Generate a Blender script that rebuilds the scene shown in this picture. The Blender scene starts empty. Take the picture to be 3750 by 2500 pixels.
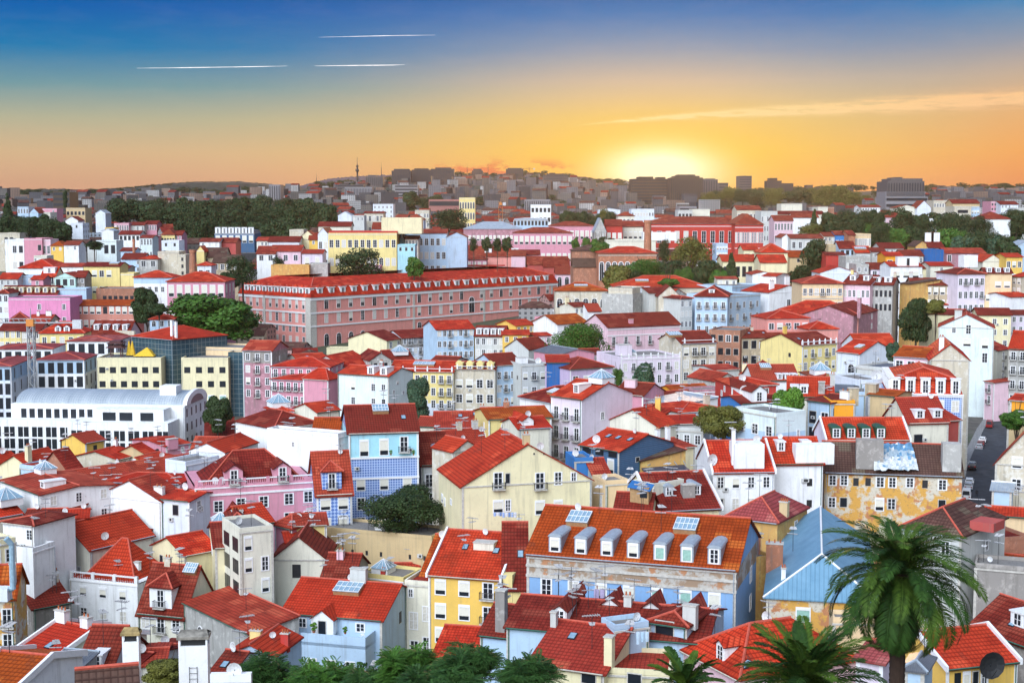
import bpy, bmesh, math, random
from mathutils import Vector, Matrix, noise
random.seed(7)
R=math.radians; pi=math.pi
S=bpy.context.scene; C=S.collection
# ---------------------------------------------------------------- camera
F=5261.0; CX,CY=1875.0,1250.0; ZC=85.0; YH=765.0
PITCH=math.atan((CY-YH)/F)
cam=bpy.data.cameras.new('camera'); co=bpy.data.objects.new('camera',cam); C.objects.link(co)
cam.sensor_width=36.0; cam.lens=36.0*F/3750.0; cam.clip_start=1.0; cam.clip_end=40000
co.location=(0,0,ZC); co.rotation_euler=(pi/2-PITCH,0,0)
S.camera=co
S.view_settings.view_transform='Standard'; S.view_settings.look='None'
S.view_settings.exposure=0.0; S.view_settings.gamma=1.0; S.view_settings.use_curve_mapping=False
S.render.resolution_x=1024; S.render.resolution_y=682
S.cycles.max_bounces=5; S.cycles.diffuse_bounces=2; S.cycles.volume_bounces=1; S.cycles.transparent_max_bounces=12
CP,SP=math.cos(PITCH),math.sin(PITCH)
def ray(u,v):                                   # photograph pixel -> direction with y = 1
    a=(u-CX)/F; b=(CY-v)/F
    y=CP+b*SP; z=-SP+b*CP
    return a/y, z/y
def P(u,v,d):
    a,z=ray(u,v); return Vector((a*d,d,ZC+z*d))
TX=(0,940,1880,2810); TY=(620,1090,1560,2030); TS=0.39966
def tp(t,x,y):                                  # survey sheet coordinates -> photograph pixel
    return TX[t[0]]+x*TS, TY[t[1]]+y*TS
def D(x,y): return x*1.5944,y*1.5944            # overview coordinates
SUN_AZ=math.atan((1512*1.5944-CX)/F/CP)
# ---------------------------------------------------------------- node helpers
class NT:
    def __init__(s,tree): s.t=tree; s.n=tree.nodes; s.l=tree.links
    def node(s,typ,**k):
        n=s.n.new(typ)
        for a,b in k.items(): setattr(n,a,b)
        return n
    def put(s,sock,v):
        if hasattr(v,'is_output'): s.l.new(v,sock)
        elif v is not None: sock.default_value=v
    def m(s,op,a,b=None,c=None,clamp=False):
        n=s.node('ShaderNodeMath',operation=op,use_clamp=clamp)
        s.put(n.inputs[0],a); s.put(n.inputs[1],b)
        if c is not None: s.put(n.inputs[2],c)
        return n.outputs[0]
    def mr(s,v,a,b,c=0.0,d=1.0,smooth=False):
        n=s.node('ShaderNodeMapRange'); n.interpolation_type='SMOOTHSTEP' if smooth else 'LINEAR'
        s.put(n.inputs[0],v)
        for i,q in enumerate((a,b,c,d)): s.put(n.inputs[i+1],q)
        return n.outputs[0]
    def mix(s,f,a,b,mode='MIX'):
        n=s.node('ShaderNodeMix',data_type='RGBA',blend_type=mode); n.clamp_factor=True
        s.put(n.inputs[0],f)
        s.put(n.inputs[6],a if hasattr(a,'is_output') else (*a,1)); s.put(n.inputs[7],b if hasattr(b,'is_output') else (*b,1))
        return n.outputs[2]
    def ramp(s,v,stops):
        n=s.node('ShaderNodeValToRGB'); e=n.color_ramp.elements
        while len(e)<len(stops): e.new(0.5)
        for i,(p,c) in enumerate(stops): e[i].position=p; e[i].color=(*c,1)
        s.put(n.inputs[0],v); return n.outputs[0]
    def noise(s,vec,scale,detail=2,rough=0.5):
        n=s.node('ShaderNodeTexNoise'); s.put(n.inputs['Vector'],vec); n.inputs['Scale'].default_value=scale
        n.inputs['Detail'].default_value=detail; n.inputs['Roughness'].default_value=rough
        return n.outputs[0]
    def mapping(s,vec,scale=(1,1,1),loc=(0,0,0)):
        n=s.node('ShaderNodeMapping'); s.put(n.inputs[0],vec); n.inputs['Scale'].default_value=scale; n.inputs['Location'].default_value=loc
        return n.outputs[0]
def lin(r,g,b):                                 # sRGB 0-255 -> linear
    f=lambda c:(c/255/12.92 if c<=10 else ((c/255+.055)/1.055)**2.4)
    return (f(r),f(g),f(b))
# ---------------------------------------------------------------- world: dusk sky
W=bpy.data.worlds.new('World'); S.world=W; W.use_nodes=True
w=NT(W.node_tree); w.n.clear()
tc=w.node('ShaderNodeTexCoord'); sx=w.node('ShaderNodeSeparateXYZ'); w.put(sx.inputs[0],tc.outputs['Generated'])
X,Y,Z=sx.outputs
az=w.m('ARCTAN2',X,Y); el=w.m('ARCSINE',Z)
eld=w.m('MULTIPLY',el,180/pi)                    # degrees
azd=w.m('MULTIPLY',w.m('SUBTRACT',az,SUN_AZ),180/pi)
e9=w.mr(eld,0.0,9.0)
side=w.ramp(e9,[(0,lin(240,176,146)),(.09,lin(240,184,146)),(.24,lin(226,192,148)),(.38,lin(188,186,156)),(.52,lin(118,160,168)),(.68,lin(10,124,180)),(.84,lin(0,100,178)),(1,lin(0,80,156))])
sunc=w.ramp(e9,[(0,lin(252,140,30)),(.12,lin(255,172,26)),(.25,lin(255,198,50)),(.40,lin(255,204,104)),(.55,lin(248,204,164)),(.70,lin(196,186,182)),(.85,lin(100,158,200)),(1,lin(20,116,182))])
rgt=w.ramp(e9,[(0,lin(245,132,84)),(.09,lin(255,146,84)),(.24,lin(255,166,92)),(.40,lin(240,176,118)),(.55,lin(206,178,150)),(.70,lin(150,158,172)),(.85,lin(70,140,188)),(1,lin(8,104,178))])
base=w.mix(w.mr(azd,3,17,smooth=True),side,rgt)
fs=w.m('EXPONENT',w.m('MULTIPLY',w.m('ADD',w.m('POWER',w.m('DIVIDE',azd,10.5),2),w.m('POWER',w.m('DIVIDE',eld,7.2),2)),-1.0))
col=w.mix(fs,base,sunc)
# glow round the sun (elevation 1.3 deg)
r2=w.m('SQRT',w.m('ADD',w.m('POWER',w.m('MULTIPLY',azd,.55),2),w.m('POWER',w.m('MULTIPLY',w.m('SUBTRACT',eld,1.45),1.25),2)))
g1=w.m('EXPONENT',w.m('MULTIPLY',r2,-0.58)); g2=w.m('EXPONENT',w.m('MULTIPLY',w.m('POWER',r2,2),-0.85))
col=w.mix(w.m('MULTIPLY',g1,0.95,clamp=True),col,(1.15,.80,.06))
col=w.mix(w.m('MULTIPLY',g2,1.5,clamp=True),col,(1.4,1.25,.75))
# long cirrus streak right of the sun, little clouds by the horizon
dirn=w.mapping(tc.outputs['Generated'],(30,30,260))
nz=w.noise(dirn,1.6,5,.6)
ls=w.m('SUBTRACT',eld,w.m('ADD',3.05,w.m('MULTIPLY',w.m('SQRT',w.mr(azd,-4,26,0,1)),1.35)))
wid=w.mr(azd,-3,10,0.03,0.27)
st=w.m('EXPONENT',w.m('MULTIPLY',w.m('POWER',w.m('DIVIDE',ls,wid),2),-1.0))
st=w.m('MULTIPLY',w.m('MULTIPLY',st,w.mr(nz,.28,.6)),w.mr(azd,-4,1,smooth=True))
col=w.mix(w.m('MULTIPLY',st,w.mr(azd,0,24,2.2,1.3),clamp=True),col,w.mix(w.mr(azd,-2,12),(1.0,.82,.35),lin(255,206,150)))
n2=w.noise(w.mapping(tc.outputs['Generated'],(26,26,70),(3,1,2)),2.2,4,.55)
band=w.m('MULTIPLY',w.mr(eld,1.0,1.35,smooth=True),w.mr(eld,1.5,2.15,1,0,smooth=True))
cl=w.m('MULTIPLY',w.m('MULTIPLY',band,w.mr(n2,.5,.6,smooth=True)),w.m('MULTIPLY',w.mr(azd,-10,-7.5,smooth=True),w.mr(azd,-4.5,-3,1,0,smooth=True)))
col=w.mix(w.m('MULTIPLY',cl,.9),col,lin(236,116,70))
n3=w.noise(w.mapping(tc.outputs['Generated'],(14,14,60),(7,3,5)),2.0,4,.6)
col=w.mix(w.m('MULTIPLY',w.mr(n3,.45,.75),.025),col,(1,.75,.5))
# sky overhead and behind the viewer, plus an added key-light lobe
zen=w.ramp(w.mr(eld,9,90),[(0,(0.02,.10,.36)),(.25,(.13,.27,.66)),(1,(.28,.38,.58))])
col2=w.mix(w.mr(eld,9,13,smooth=True),col,zen)
back=w.mr(Y,.55,-.2,smooth=True)
bk=w.ramp(w.mr(eld,0,90),[(0,(.34,.35,.40)),(.5,(.33,.38,.48)),(1,(.30,.38,.54))])
kx=w.m('SUBTRACT',1.0,w.m('ADD',w.m('ADD',w.m('MULTIPLY',X,-.36),w.m('MULTIPLY',Y,-.74)),w.m('MULTIPLY',Z,.57)))
key=w.m('MULTIPLY',w.m('EXPONENT',w.m('MULTIPLY',kx,-11.0)),9.4)  # added bright lobe behind the viewer to light the facades, no visible source
col3=w.mix(back,col2,bk)
va=w.node('ShaderNodeMix',data_type='RGBA',blend_type='ADD'); va.clamp_result=False; va.inputs[0].default_value=1.0; w.put(va.inputs[6],col3); kc=w.node('ShaderNodeCombineXYZ'); w.put(kc.inputs[0],key); w.put(kc.inputs[1],w.m('MULTIPLY',key,1.08)); w.put(kc.inputs[2],w.m('MULTIPLY',key,1.20)); w.put(va.inputs[7],kc.outputs[0]); col3=va.outputs[2]
col3=w.mix(w.mr(eld,-.6,-.05),(.25,.24,.25),col3)
bg=w.node('ShaderNodeBackground'); w.put(bg.inputs[0],col3); bg.inputs[1].default_value=1.0
wo=w.node('ShaderNodeOutputWorld'); w.l.new(bg.outputs[0],wo.inputs[0])
W.cycles.sampling_method='MANUAL'; W.cycles.sample_map_resolution=512
# ---------------------------------------------------------------- sun, almost on the horizon in front of the camera
sl=bpy.data.lights.new('sun','SUN'); sl.energy=1.5; sl.angle=R(3); sl.color=(1,.62,.30)
so=bpy.data.objects.new('sun',sl); C.objects.link(so)
sdir=Vector((math.sin(SUN_AZ),math.cos(SUN_AZ),math.tan(R(4.0))))
so.rotation_euler=sdir.to_track_quat('Z','Y').to_euler(); so.location=(300,900,400)
# ---------------------------------------------------------------- materials
MC={}
def newmat(key,fn):
    if key in MC: return MC[key]
    m=bpy.data.materials.new(key if isinstance(key,str) else str(key[0])); m.use_nodes=True
    t=NT(m.node_tree); b=t.n['Principled BSDF']; fn(t,b); MC[key]=m; return m
def plain(name,c,rough=.6,metal=0,var=.12,scale=3.0):
    def fn(t,b):
        tcn=t.node('ShaderNodeTexCoord'); n=t.noise(tcn.outputs['Object'],scale,3)
        c2=tuple(x*(1-2*var) for x in c)
        t.put(b.inputs['Base Color'],t.mix(t.mr(n,.35,.65),c2,c)); b.inputs['Roughness'].default_value=rough; b.inputs['Metallic'].default_value=metal
    return newmat((name,c,rough),fn)
WALLS=dict(W=(.84,.86,.87),V=(.70,.76,.84),C=(.80,.73,.47),c=(.74,.72,.60),Y=(.80,.52,.12),y=(.80,.66,.28),P=(.66,.30,.38),p=(.78,.55,.62),
 L=(.55,.44,.62),l=(.74,.66,.76),G=(.42,.42,.40),g=(.58,.60,.58),B=(.24,.42,.68),b=(.46,.62,.78),K=(.06,.13,.24),O=(.62,.36,.12),o=(.60,.46,.26),
 T=(.76,.32,.28),t=(.60,.26,.20),M=(.74,.28,.48),E=(.46,.38,.26),e=(.60,.54,.42),N=(.52,.78,.72),n=(.72,.82,.82),U=(.02,.12,.36),u=(.05,.22,.55),
 R=(.50,.05,.04),r=(.45,.09,.08),Q=(.38,.70,.80),q=(.80,.60,.36),m=(.42,.22,.26),Z=(.30,.28,.26),F=(.85,.36,.03),H=(.36,.17,.11),S=(.40,.17,.10))
DIRTY='GOEeZHmS'
def wallmat(k):
    c=WALLS[k]; dirt=.75 if k in DIRTY else .45
    def fn(t,b):
        uv=t.node('ShaderNodeTexCoord').outputs['Object']
        g=t.node('ShaderNodeNewGeometry').outputs['Position']
        n1=t.noise(g,.35,5,.6); n2=t.noise(t.mapping(g,(1.6,1.6,.12)),1.0,4,.6); n3=t.noise(g,2.2,4,.6)
        a=t.mix(t.mr(n1,.3,.7),tuple(x*.86 for x in c),c)
        gr=(.16,.15,.13)
        a=t.mix(t.m('MULTIPLY',t.mr(n2,.52,.78),dirt*.9,clamp=True),a,gr)
        a=t.mix(t.m('MULTIPLY',t.mr(n3,.56,.72),dirt*.7,clamp=True),a,tuple(x*.5+.1 for x in c))
        if k in DIRTY: a=t.mix(t.mr(t.noise(t.mapping(g,(1,1,.8),(5,2,8)),.8,6,.7),.52,.62,0,.5),a,tuple(min(.75,x*1.7) for x in c))
        t.put(b.inputs['Base Color'],a); b.inputs['Roughness'].default_value=.85; b.inputs['Specular IOR Level'].default_value=.2
        bm=t.node('ShaderNodeBump'); bm.inputs['Strength'].default_value=.25; t.put(bm.inputs['Height'],n3); t.l.new(bm.outputs[0],b.inputs['Normal'])
    return newmat('wall_'+k,fn)
def patchmat(A=(.60,.33,.07),B=(.58,.54,.44),Cc=(.46,.20,.09),nm='peeling_plaster',th=.48):                                  # peeling ochre plaster over brick
    def fn(t,b):
        g=t.node('ShaderNodeNewGeometry').outputs['Position']
        n1=t.noise(g,.42,6,.62); n2=t.noise(t.mapping(g,(1,1,1),(9,4,2)),.5,6,.6); n3=t.noise(g,3,4,.6)
        a=t.mix(t.mr(n1,th,th+.07),A,B); a=t.mix(t.mr(n2,.56,.6),a,Cc); a=t.mix(t.mr(n3,.55,.75),a,(.25,.18,.10))
        t.put(b.inputs['Base Color'],a); b.inputs['Roughness'].default_value=.9
    return newmat(nm,fn)
def tilewall(k):
    cs={'A':((.44,.56,.80),(.06,.14,.44),.42),'a':((.45,.58,.82),(.08,.17,.50),.55),'D':((.03,.09,.18),(.10,.20,.34),.3)}[k]
    def fn(t,b):
        uv=t.node('ShaderNodeUVMap').outputs[0]; s=t.node('ShaderNodeSeparateXYZ'); t.put(s.inputs[0],uv)
        p=cs[2]
        fu=t.m('ABSOLUTE',t.m('SUBTRACT',t.m('FRACT',t.m('DIVIDE',s.outputs[0],p)),.5)); fv=t.m('ABSOLUTE',t.m('SUBTRACT',t.m('FRACT',t.m('DIVIDE',s.outputs[1],p)),.5))
        gr=t.m('GREATER_THAN',t.m('MAXIMUM',fu,fv),.34); 
        if k=='a': gr=t.m('GREATER_THAN',t.m('ADD',fu,fv),.52)
        n=t.noise(uv,.6,4)
        a=t.mix(gr,cs[1],cs[0]); a=t.mix(t.mr(n,.3,.75,0,.35),a,(.30,.42,.62) if k!='D' else (.04,.08,.14))
        t.put(b.inputs['Base Color'],a); b.inputs['Roughness'].default_value=.4
    return newmat('glazed_tile_'+k,fn)
def corrug(name,c1,c2,p=.35):
    def fn(t,b):
        uv=t.node('ShaderNodeUVMap').outputs[0]; s=t.node('ShaderNodeSeparateXYZ'); t.put(s.inputs[0],uv)
        f=t.m('SINE',t.m('MULTIPLY',s.outputs[0],2*pi/p)); n=t.noise(uv,.5,5,.6)
        t.put(b.inputs['Base Color'],t.mix(t.mr(n,.35,.7),c1,c2)); b.inputs['Roughness'].default_value=.5
        bm=t.node('ShaderNodeBump'); bm.inputs['Strength'].default_value=.8; bm.inputs['Distance'].default_value=.06; t.put(bm.inputs['Height'],f); t.l.new(bm.outputs[0],b.inputs['Normal'])
    return newmat(name,fn)
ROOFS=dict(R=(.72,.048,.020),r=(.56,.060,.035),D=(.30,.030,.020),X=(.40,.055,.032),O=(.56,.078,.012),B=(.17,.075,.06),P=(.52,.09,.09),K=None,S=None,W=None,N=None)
def roofmat(k):
    if k=='K': return corrug('slate_sheet',(.10,.11,.13),(.16,.17,.19))
    if k=='S': return corrug('blue_metal_sheet',(.12,.26,.38),(.17,.33,.46),.5)
    if k=='W': return corrug('pale_metal_sheet',(.26,.31,.36),(.40,.45,.50),.6)
    if k=='N': return plain('navy_tarp',(.03,.05,.10),.5)
    if k=='F': return plain('flat_roof_felt',(.22,.21,.20),.9)
    c=ROOFS[k]
    def fn(t,b):
        uv=t.node('ShaderNodeUVMap').outputs[0]; s=t.node('ShaderNodeSeparateXYZ'); t.put(s.inputs[0],uv)
        u,v=s.outputs[0],s.outputs[1]; pu,pv=.42,.55
        cu=t.m('DIVIDE',u,pu); cv=t.m('DIVIDE',v,pv)
        cell=t.node('ShaderNodeCombineXYZ'); t.put(cell.inputs[0],t.m('FLOOR',cu)); t.put(cell.inputs[1],t.m('FLOOR',cv))
        wn=t.node('ShaderNodeTexWhiteNoise',noise_dimensions='2D'); t.l.new(cell.outputs[0],wn.inputs['Vector'])
        g=t.node('ShaderNodeNewGeometry').outputs['Position']
        oi=t.node('ShaderNodeObjectInfo')
        n1=t.noise(g,.22,5,.65); n2=t.noise(g,1.3,4,.6)
        dk=tuple(x*.34 for x in c); lt=(min(1,c[0]*1.2),c[1]*1.5+.006,c[2]*1.4+.004)
        a=t.mix(t.mr(n1,.35,.68),c,dk)
        a=t.mix(t.m('MULTIPLY',t.mr(n2,.45,.75),.6),a,lt)
        a=t.mix(t.m('MULTIPLY',wn.outputs[0],.38),a,dk)
        a=t.mix(t.m('MULTIPLY',oi.outputs['Random'],.58),a,(c[0]*.5,c[1]*.5,c[2]*.6))
        a=t.mix(t.m('MULTIPLY',t.m('FRACT',t.m('MULTIPLY',oi.outputs['Random'],7.3)),.26),a,(c[0]*.8,c[1]*1.7+.012,c[2]*1.4))
        n4=t.noise(t.mapping(g,(1,1,1),(31,7,3)),.55,6,.7)
        a=t.mix(t.m('MULTIPLY',t.mr(n4,.57,.72),.75),a,(.10,.045,.03))
        n5=t.noise(t.mapping(g,(1,1,1),(11,17,3)),1.1,6,.7)
        a=t.mix(t.m('MULTIPLY',t.mr(n5,.64,.76),.35),a,(.42,.26,.19))
        pc=t.node('ShaderNodeCombineXYZ'); t.put(pc.inputs[0],t.m('FLOOR',t.m('ADD',t.m('DIVIDE',u,1.9),t.m('MULTIPLY',oi.outputs['Random'],40)))); t.put(pc.inputs[1],t.m('FLOOR',t.m('DIVIDE',v,1.35)))
        pn=t.node('ShaderNodeTexWhiteNoise',noise_dimensions='2D'); t.l.new(pc.outputs[0],pn.inputs['Vector'])
        a=t.mix(t.m('MULTIPLY',t.m('GREATER_THAN',pn.outputs[0],.90),.55),a,(c[0]*1.05,c[1]*1.9+.012,c[2]*1.6+.01))
        a=t.mix(t.m('MULTIPLY',t.m('LESS_THAN',pn.outputs[0],.07),.5),a,dk)
        fv=t.m('FRACT',cv); fu=t.m('ABSOLUTE',t.m('SUBTRACT',t.m('FRACT',cu),.5))
        ln=t.m('MAXIMUM',t.mr(fv,.0,.40,1,0),t.mr(fu,.30,.5,0,.75))
        a=t.mix(t.m('MULTIPLY',ln,.9),a,tuple(x*.16 for x in c))
        t.put(b.inputs['Base Color'],a); b.inputs['Roughness'].default_value=.8; b.inputs['Specular IOR Level'].default_value=.12
        h=t.m('ADD',t.m('MULTIPLY',fv,-.6),t.m('MULTIPLY',fu,-1.2))
        bm=t.node('ShaderNodeBump'); bm.inputs['Strength'].default_value=.5; bm.inputs['Distance'].default_value=.08; t.put(bm.inputs['Height'],h); t.l.new(bm.outputs[0],b.inputs['Normal'])
    return newmat('clay_tile_'+k,fn)
def gridglass():
    def fn(t,b):
        uv=t.node('ShaderNodeUVMap').outputs[0]; s=t.node('ShaderNodeSeparateXYZ'); t.put(s.inputs[0],uv)
        g=t.m('MAXIMUM',t.m('GREATER_THAN',t.m('FRACT',t.m('DIVIDE',s.outputs[0],1.5)),.92),t.m('GREATER_THAN',t.m('FRACT',t.m('DIVIDE',s.outputs[1],1.4)),.92))
        n=t.noise(t.mapping(uv,(.3,.3,1)),1,3)
        t.put(b.inputs['Base Color'],t.mix(g,t.mix(n,(.015,.04,.06),(.06,.12,.15)),(.18,.22,.22))); b.inputs['Roughness'].default_value=.12
    return newmat('glass_grid',fn)
def wm(k):
    if k in ('A','a','D'): return tilewall(k)
    if k=='x': return gridglass()
    if k=='z': return patchmat()
    if k=='h': return patchmat((.30,.21,.14),(.44,.42,.38),(.42,.20,.10),'weathered_cornice',.47)
    return wallmat(k)
GLASS=plain('dark_glass',(.012,.018,.026),.3); WHITE=plain('white_paint',(.80,.81,.82),.5,0,.04); STONE=plain('stone_trim',(.55,.53,.48),.8)
SHUT=plain('roller_shutter',(.72,.70,.60),.6,0,.05); IRON=plain('dark_iron',(.02,.022,.025),.5); SKY_G=plain('skylight_glass',(.25,.38,.48),.15)
GREYM=plain('grey_zinc',(.34,.40,.46),.45); DKGREEN=plain('dark_green_paint',(.01,.09,.05),.5); GRSH=plain('green_shutter',(.30,.52,.44),.6)
BRICK=plain('orange_brick',(.45,.12,.04),.85); RIDGE=plain('ridge_tile',(.55,.10,.06),.8); CURT=plain('curtain',(.66,.64,.58),.8)
# ---------------------------------------------------------------- mesh builder
class MB:
    def __init__(s): s.v=[]; s.f=[]; s.u=[]; s.m=[]; s.mats=[]
    def mi(s,m):
        if m not in s.mats: s.mats.append(m)
        return s.mats.index(m)
    def face(s,pts,uv=None,m=None):
        i=len(s.v); s.v+= [tuple(p) for p in pts]; s.f.append(list(range(i,i+len(pts))))
        if uv is None:
            p0=Vector(pts[0]); e=(Vector(pts[1])-p0); L=e.length or 1; e/=L
            n=e.cross(Vector(pts[-1])-p0); n.normalize() if n.length else None
            g=n.cross(e); uv=[((Vector(p)-p0).dot(e),(Vector(p)-p0).dot(g)) for p in pts]
        s.u+=uv; s.m.append(s.mi(m) if m else 0)
    def box(s,x0,y0,z0,x1,y1,z1,m=None,bottom=False):
        a,b,c,d=(x0,y0),(x1,y0),(x1,y1),(x0,y1)
        for p,q in ((a,b),(b,c),(c,d),(d,a)):
            L=math.hypot(q[0]-p[0],q[1]-p[1])
            s.face([(*p,z0),(*q,z0),(*q,z1),(*p,z1)],[(0,z0),(L,z0),(L,z1),(0,z1)],m)
        s.face([(*a,z1),(*b,z1),(*c,z1),(*d,z1)],None,m)
        if bottom: s.face([(*d,z0),(*c,z0),(*b,z0),(*a,z0)],None,m)
    def cyl(s,p,q,r0,r1=None,n=6,m=None,cap=True):
        p=Vector(p); q=Vector(q); r1=r0 if r1 is None else r1
        ax=(q-p).normalized(); t=Vector((1,0,0)) if abs(ax.x)<.8 else Vector((0,1,0))
        e=ax.cross(t).normalized(); g=ax.cross(e)
        A=[p+(e*math.cos(2*pi*i/n)+g*math.sin(2*pi*i/n))*r0 for i in range(n)]
        B=[q+(e*math.cos(2*pi*i/n)+g*math.sin(2*pi*i/n))*r1 for i in range(n)]
        for i in range(n):
            j=(i+1)%n; s.face([A[i],B[i],B[j],A[j]],[(i,0),(i,1),(i+1,1),(i+1,0)],m)
        if cap: s.face(B,None,m); s.face(A[::-1],None,m)
    def mesh(s,name,mat=None,smooth=False):
        me=bpy.data.meshes.new(name); me.from_pydata(s.v,[],s.f)
        ul=me.uv_layers.new(name='UVMap'); fl=[c for uv in s.u for c in uv]; ul.data.foreach_set('uv',fl)
        for q in (s.mats or [mat]): me.materials.append(q)
        if mat and not s.mats: pass
        me.polygons.foreach_set('material_index',s.m)
        if smooth: me.polygons.foreach_set('use_smooth',[True]*len(s.f))
        me.update(); return me
def link(name,me,parent=None,loc=(0,0,0),rz=0,scale=None):
    o=bpy.data.objects.new(name,me); C.objects.link(o); o.location=loc; o.rotation_euler=(0,0,rz)
    if scale: o.scale=scale
    if parent: o.parent=parent
    return o
def tag(o,label,cat,group=None,kind=None):
    if label: o['label']=label
    if cat: o['category']=cat
    if group: o['group']=group
    if kind: o['kind']=kind
    return o
def struct(name,me): o=link(name,me); o['kind']='structure'; return o
# ---------------------------------------------------------------- terrain
ZP=[(-60,70),(20,66),(60,50),(100,36),(150,28),(185,25),(230,31),(300,29),(350,25),(440,26),(520,26),(600,27),(720,34),(745,44),(800,50),(900,54),(1000,58),(1200,63),(1500,70),(2000,76),(9999,76)]
RG=[(-400,446),(0,450),(300,452),(600,446),(700,440),(850,428),(950,421),(1040,413),(1250,414),(1300,420),(1360,424),(1450,432),(1620,450),(1850,443),(2000,440),(2352,440),(2800,436)]
def interp(T,x):
    if x<=T[0][0]: return T[0][1]
    for (a,b),(c,d) in zip(T,T[1:]):
        if x<=c: return b+(d-b)*(x-a)/(c-a)
    return T[-1][1]
def gz(x,y):
    z=interp(ZP,y)
    if y>1500:
        px=1176+x/y*3300; r=85+(480-interp(RG,px)); t=min(1,(y-1500)/1700); t=t*t*(3-2*t)
        z=z+(r-z)*t
        if y>3300: z-= (y-3300)*.06
    if y>300: z+=1.5*noise.noise(Vector((x*.004,y*.004,0)))
    return z
# ---------------------------------------------------------------- windows (shared meshes)
WC={}
def winmesh(typ,w_,h_):
    k=(typ,round(w_,1),round(h_,1))
    if k in WC: return WC[k]
    w2=w_/2; fr=MB(); pn=MB(); bl=None
    tr=STONE if typ in 'de' else WHITE
    def frame(t_=.14,pr=.07,m=tr):
        fr.box(-w2-t_,-pr,-t_,w2+t_,.02,0,m,True); fr.box(-w2-t_,-pr,h_,w2+t_,.02,h_+t_,m,True)
        fr.box(-w2-t_,-pr,0,-w2,.02,h_,m); fr.box(w2,-pr,0,w2+t_,.02,h_,m)
    if typ in 'aAq':
        n=8; th=.3 if typ=='A' else .16; yb=h_-w2
        arc=[(-w2*math.cos(pi*i/n),yb+w2*math.sin(pi*i/n)) for i in range(n+1)]
        o2=[(-(w2+th)*math.cos(pi*i/n),yb+(w2+th)*math.sin(pi*i/n)) for i in range(n+1)]
        ins=[(-w2,0)]+arc+[(w2,0)]; outs=[(-w2-th,0)]+o2+[(w2+th,0)]
        for i in range(len(ins)-1):
            fr.face([(outs[i][0],-.08,outs[i][1]),(ins[i][0],-.08,ins[i][1]),(ins[i+1][0],-.08,ins[i+1][1]),(outs[i+1][0],-.08,outs[i+1][1])],None,tr)
        for i in range(len(outs)-1):
            fr.face([(outs[i][0],-.08,outs[i][1]),(outs[i+1][0],-.08,outs[i+1][1]),(outs[i+1][0],.02,outs[i+1][1]),(outs[i][0],.02,outs[i][1])],None,tr)
        pn.face([(x,-.03,z) for x,z in ins[::-1]],None,CURT if typ=='q' else GLASS)
        if typ=='q': pn.box(-w2*.8,-.04,h_*.08,w2*.8,-.031,h_*.45,GLASS)
        fr.box(-.03,-.05,0,.03,-.031,h_,tr); fr.box(-w2,-.052,yb-.04,w2,-.031,yb+.04,tr)
    elif typ=='d':
        frame(.10,.05); pn.box(-w2,-.02,0,w2,.01,h_,GLASS)
    elif typ=='D':
        frame(.06,.03,IRON); pn.box(-w2,-.015,0,w2,.01,h_,GLASS); fr.box(-.03,-.03,0,.03,-.016,h_,IRON)
    elif typ=='v':
        fr.box(-w2-.05,-.03,-.05,w2+.05,.0,0,STONE,True); pn.box(-w2,-.01,0,w2,.01,h_,IRON)
    elif typ in 'rg':
        frame(); hh=h_*(.72 if typ=='r' else .98)
        fr.box(-w2,-.10,h_-.22,w2,-.001,h_-.001,WHITE,True); fr.box(-w2,-.045,h_-hh,w2,-.022,h_-.22,SHUT if typ=='r' else GRSH); pn.box(-w2,-.02,0,w2,.01,h_,GLASS)
    elif typ=='c':
        frame(); pn.box(-w2,-.02,0,w2,.01,h_,CURT); fr.box(-.04,-.04,0,.04,-.021,h_,WHITE); fr.box(-w2,-.04,h_*.5,w2,-.022,h_*.5+.06,WHITE)
    elif typ in 'sbe':
        frame(); pn.box(-w2,-.015,0,w2,.01,h_,GLASS)
        fr.box(-.05,-.045,0,.05,-.016,h_,WHITE); 
        for q in ((.33,.66) if h_>1.2 else (.5,)): fr.box(-w2,-.042,h_*q-.025,w2,-.016,h_*q+.025,WHITE)
        for sx_ in (-1,1): x=sx_*(w2-.03); fr.box(x-.03,-.043,0,x+.03,-.016,h_,WHITE)
        if typ=='b':
            bl=MB(); W_=w2+.35
            bl.box(-W_,-.75,-.22,W_,.0,-.08,STONE,True)
            bl.box(-W_,-.75,.85,W_,-.70,.90,IRON,True)
            for sx_ in (-1,1): bl.box(sx_*W_-.025,-.75,.85,sx_*W_+.025,0,.90,IRON,True)
            n=max(4,int(W_*2/.16))
            for i in range(n+1):
                x=-W_+2*W_*i/n; bl.box(x-.018,-.74,-.08,x+.018,-.71,.85,IRON)
            for y in (-.5,-.25):
                for sx_ in (-1,1): bl.box(sx_*W_-.018,y-.015,-.08,sx_*W_+.018,y+.015,.85,IRON)
    fm=fr.mesh('window_frame'); pm=pn.mesh('window_pane'); bm_=bl.mesh('balcony') if bl else None
    # one-mesh version for far copies
    al=MB(); 
    for q in (fr,pn,bl):
        if q:
            off=len(al.v); al.v+=q.v; al.f+=[[i+off for i in f] for f in q.f]; al.u+=q.u
            al.m+=[al.mi(q.mats[i]) for i in q.m]
    am=al.mesh('window'); WC[k]=(fm,pm,bm_,am); return WC[k]
NW=[0]
def window(parent,typ,x,y,z,w_,h_,rz,far):
    if typ in '-_': return
    if typ=='b' and h_<1.9: h_=2.0
    fm,pm,bm_,am=winmesh(typ,w_,h_); NW[0]+=1
    if far: return link('window',am,parent,(x,y,z),rz)
    o=link('window',fm,parent,(x,y,z),rz); link('pane',pm,o)
    if bm_: link('balcony',bm_,o)
    return o
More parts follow.
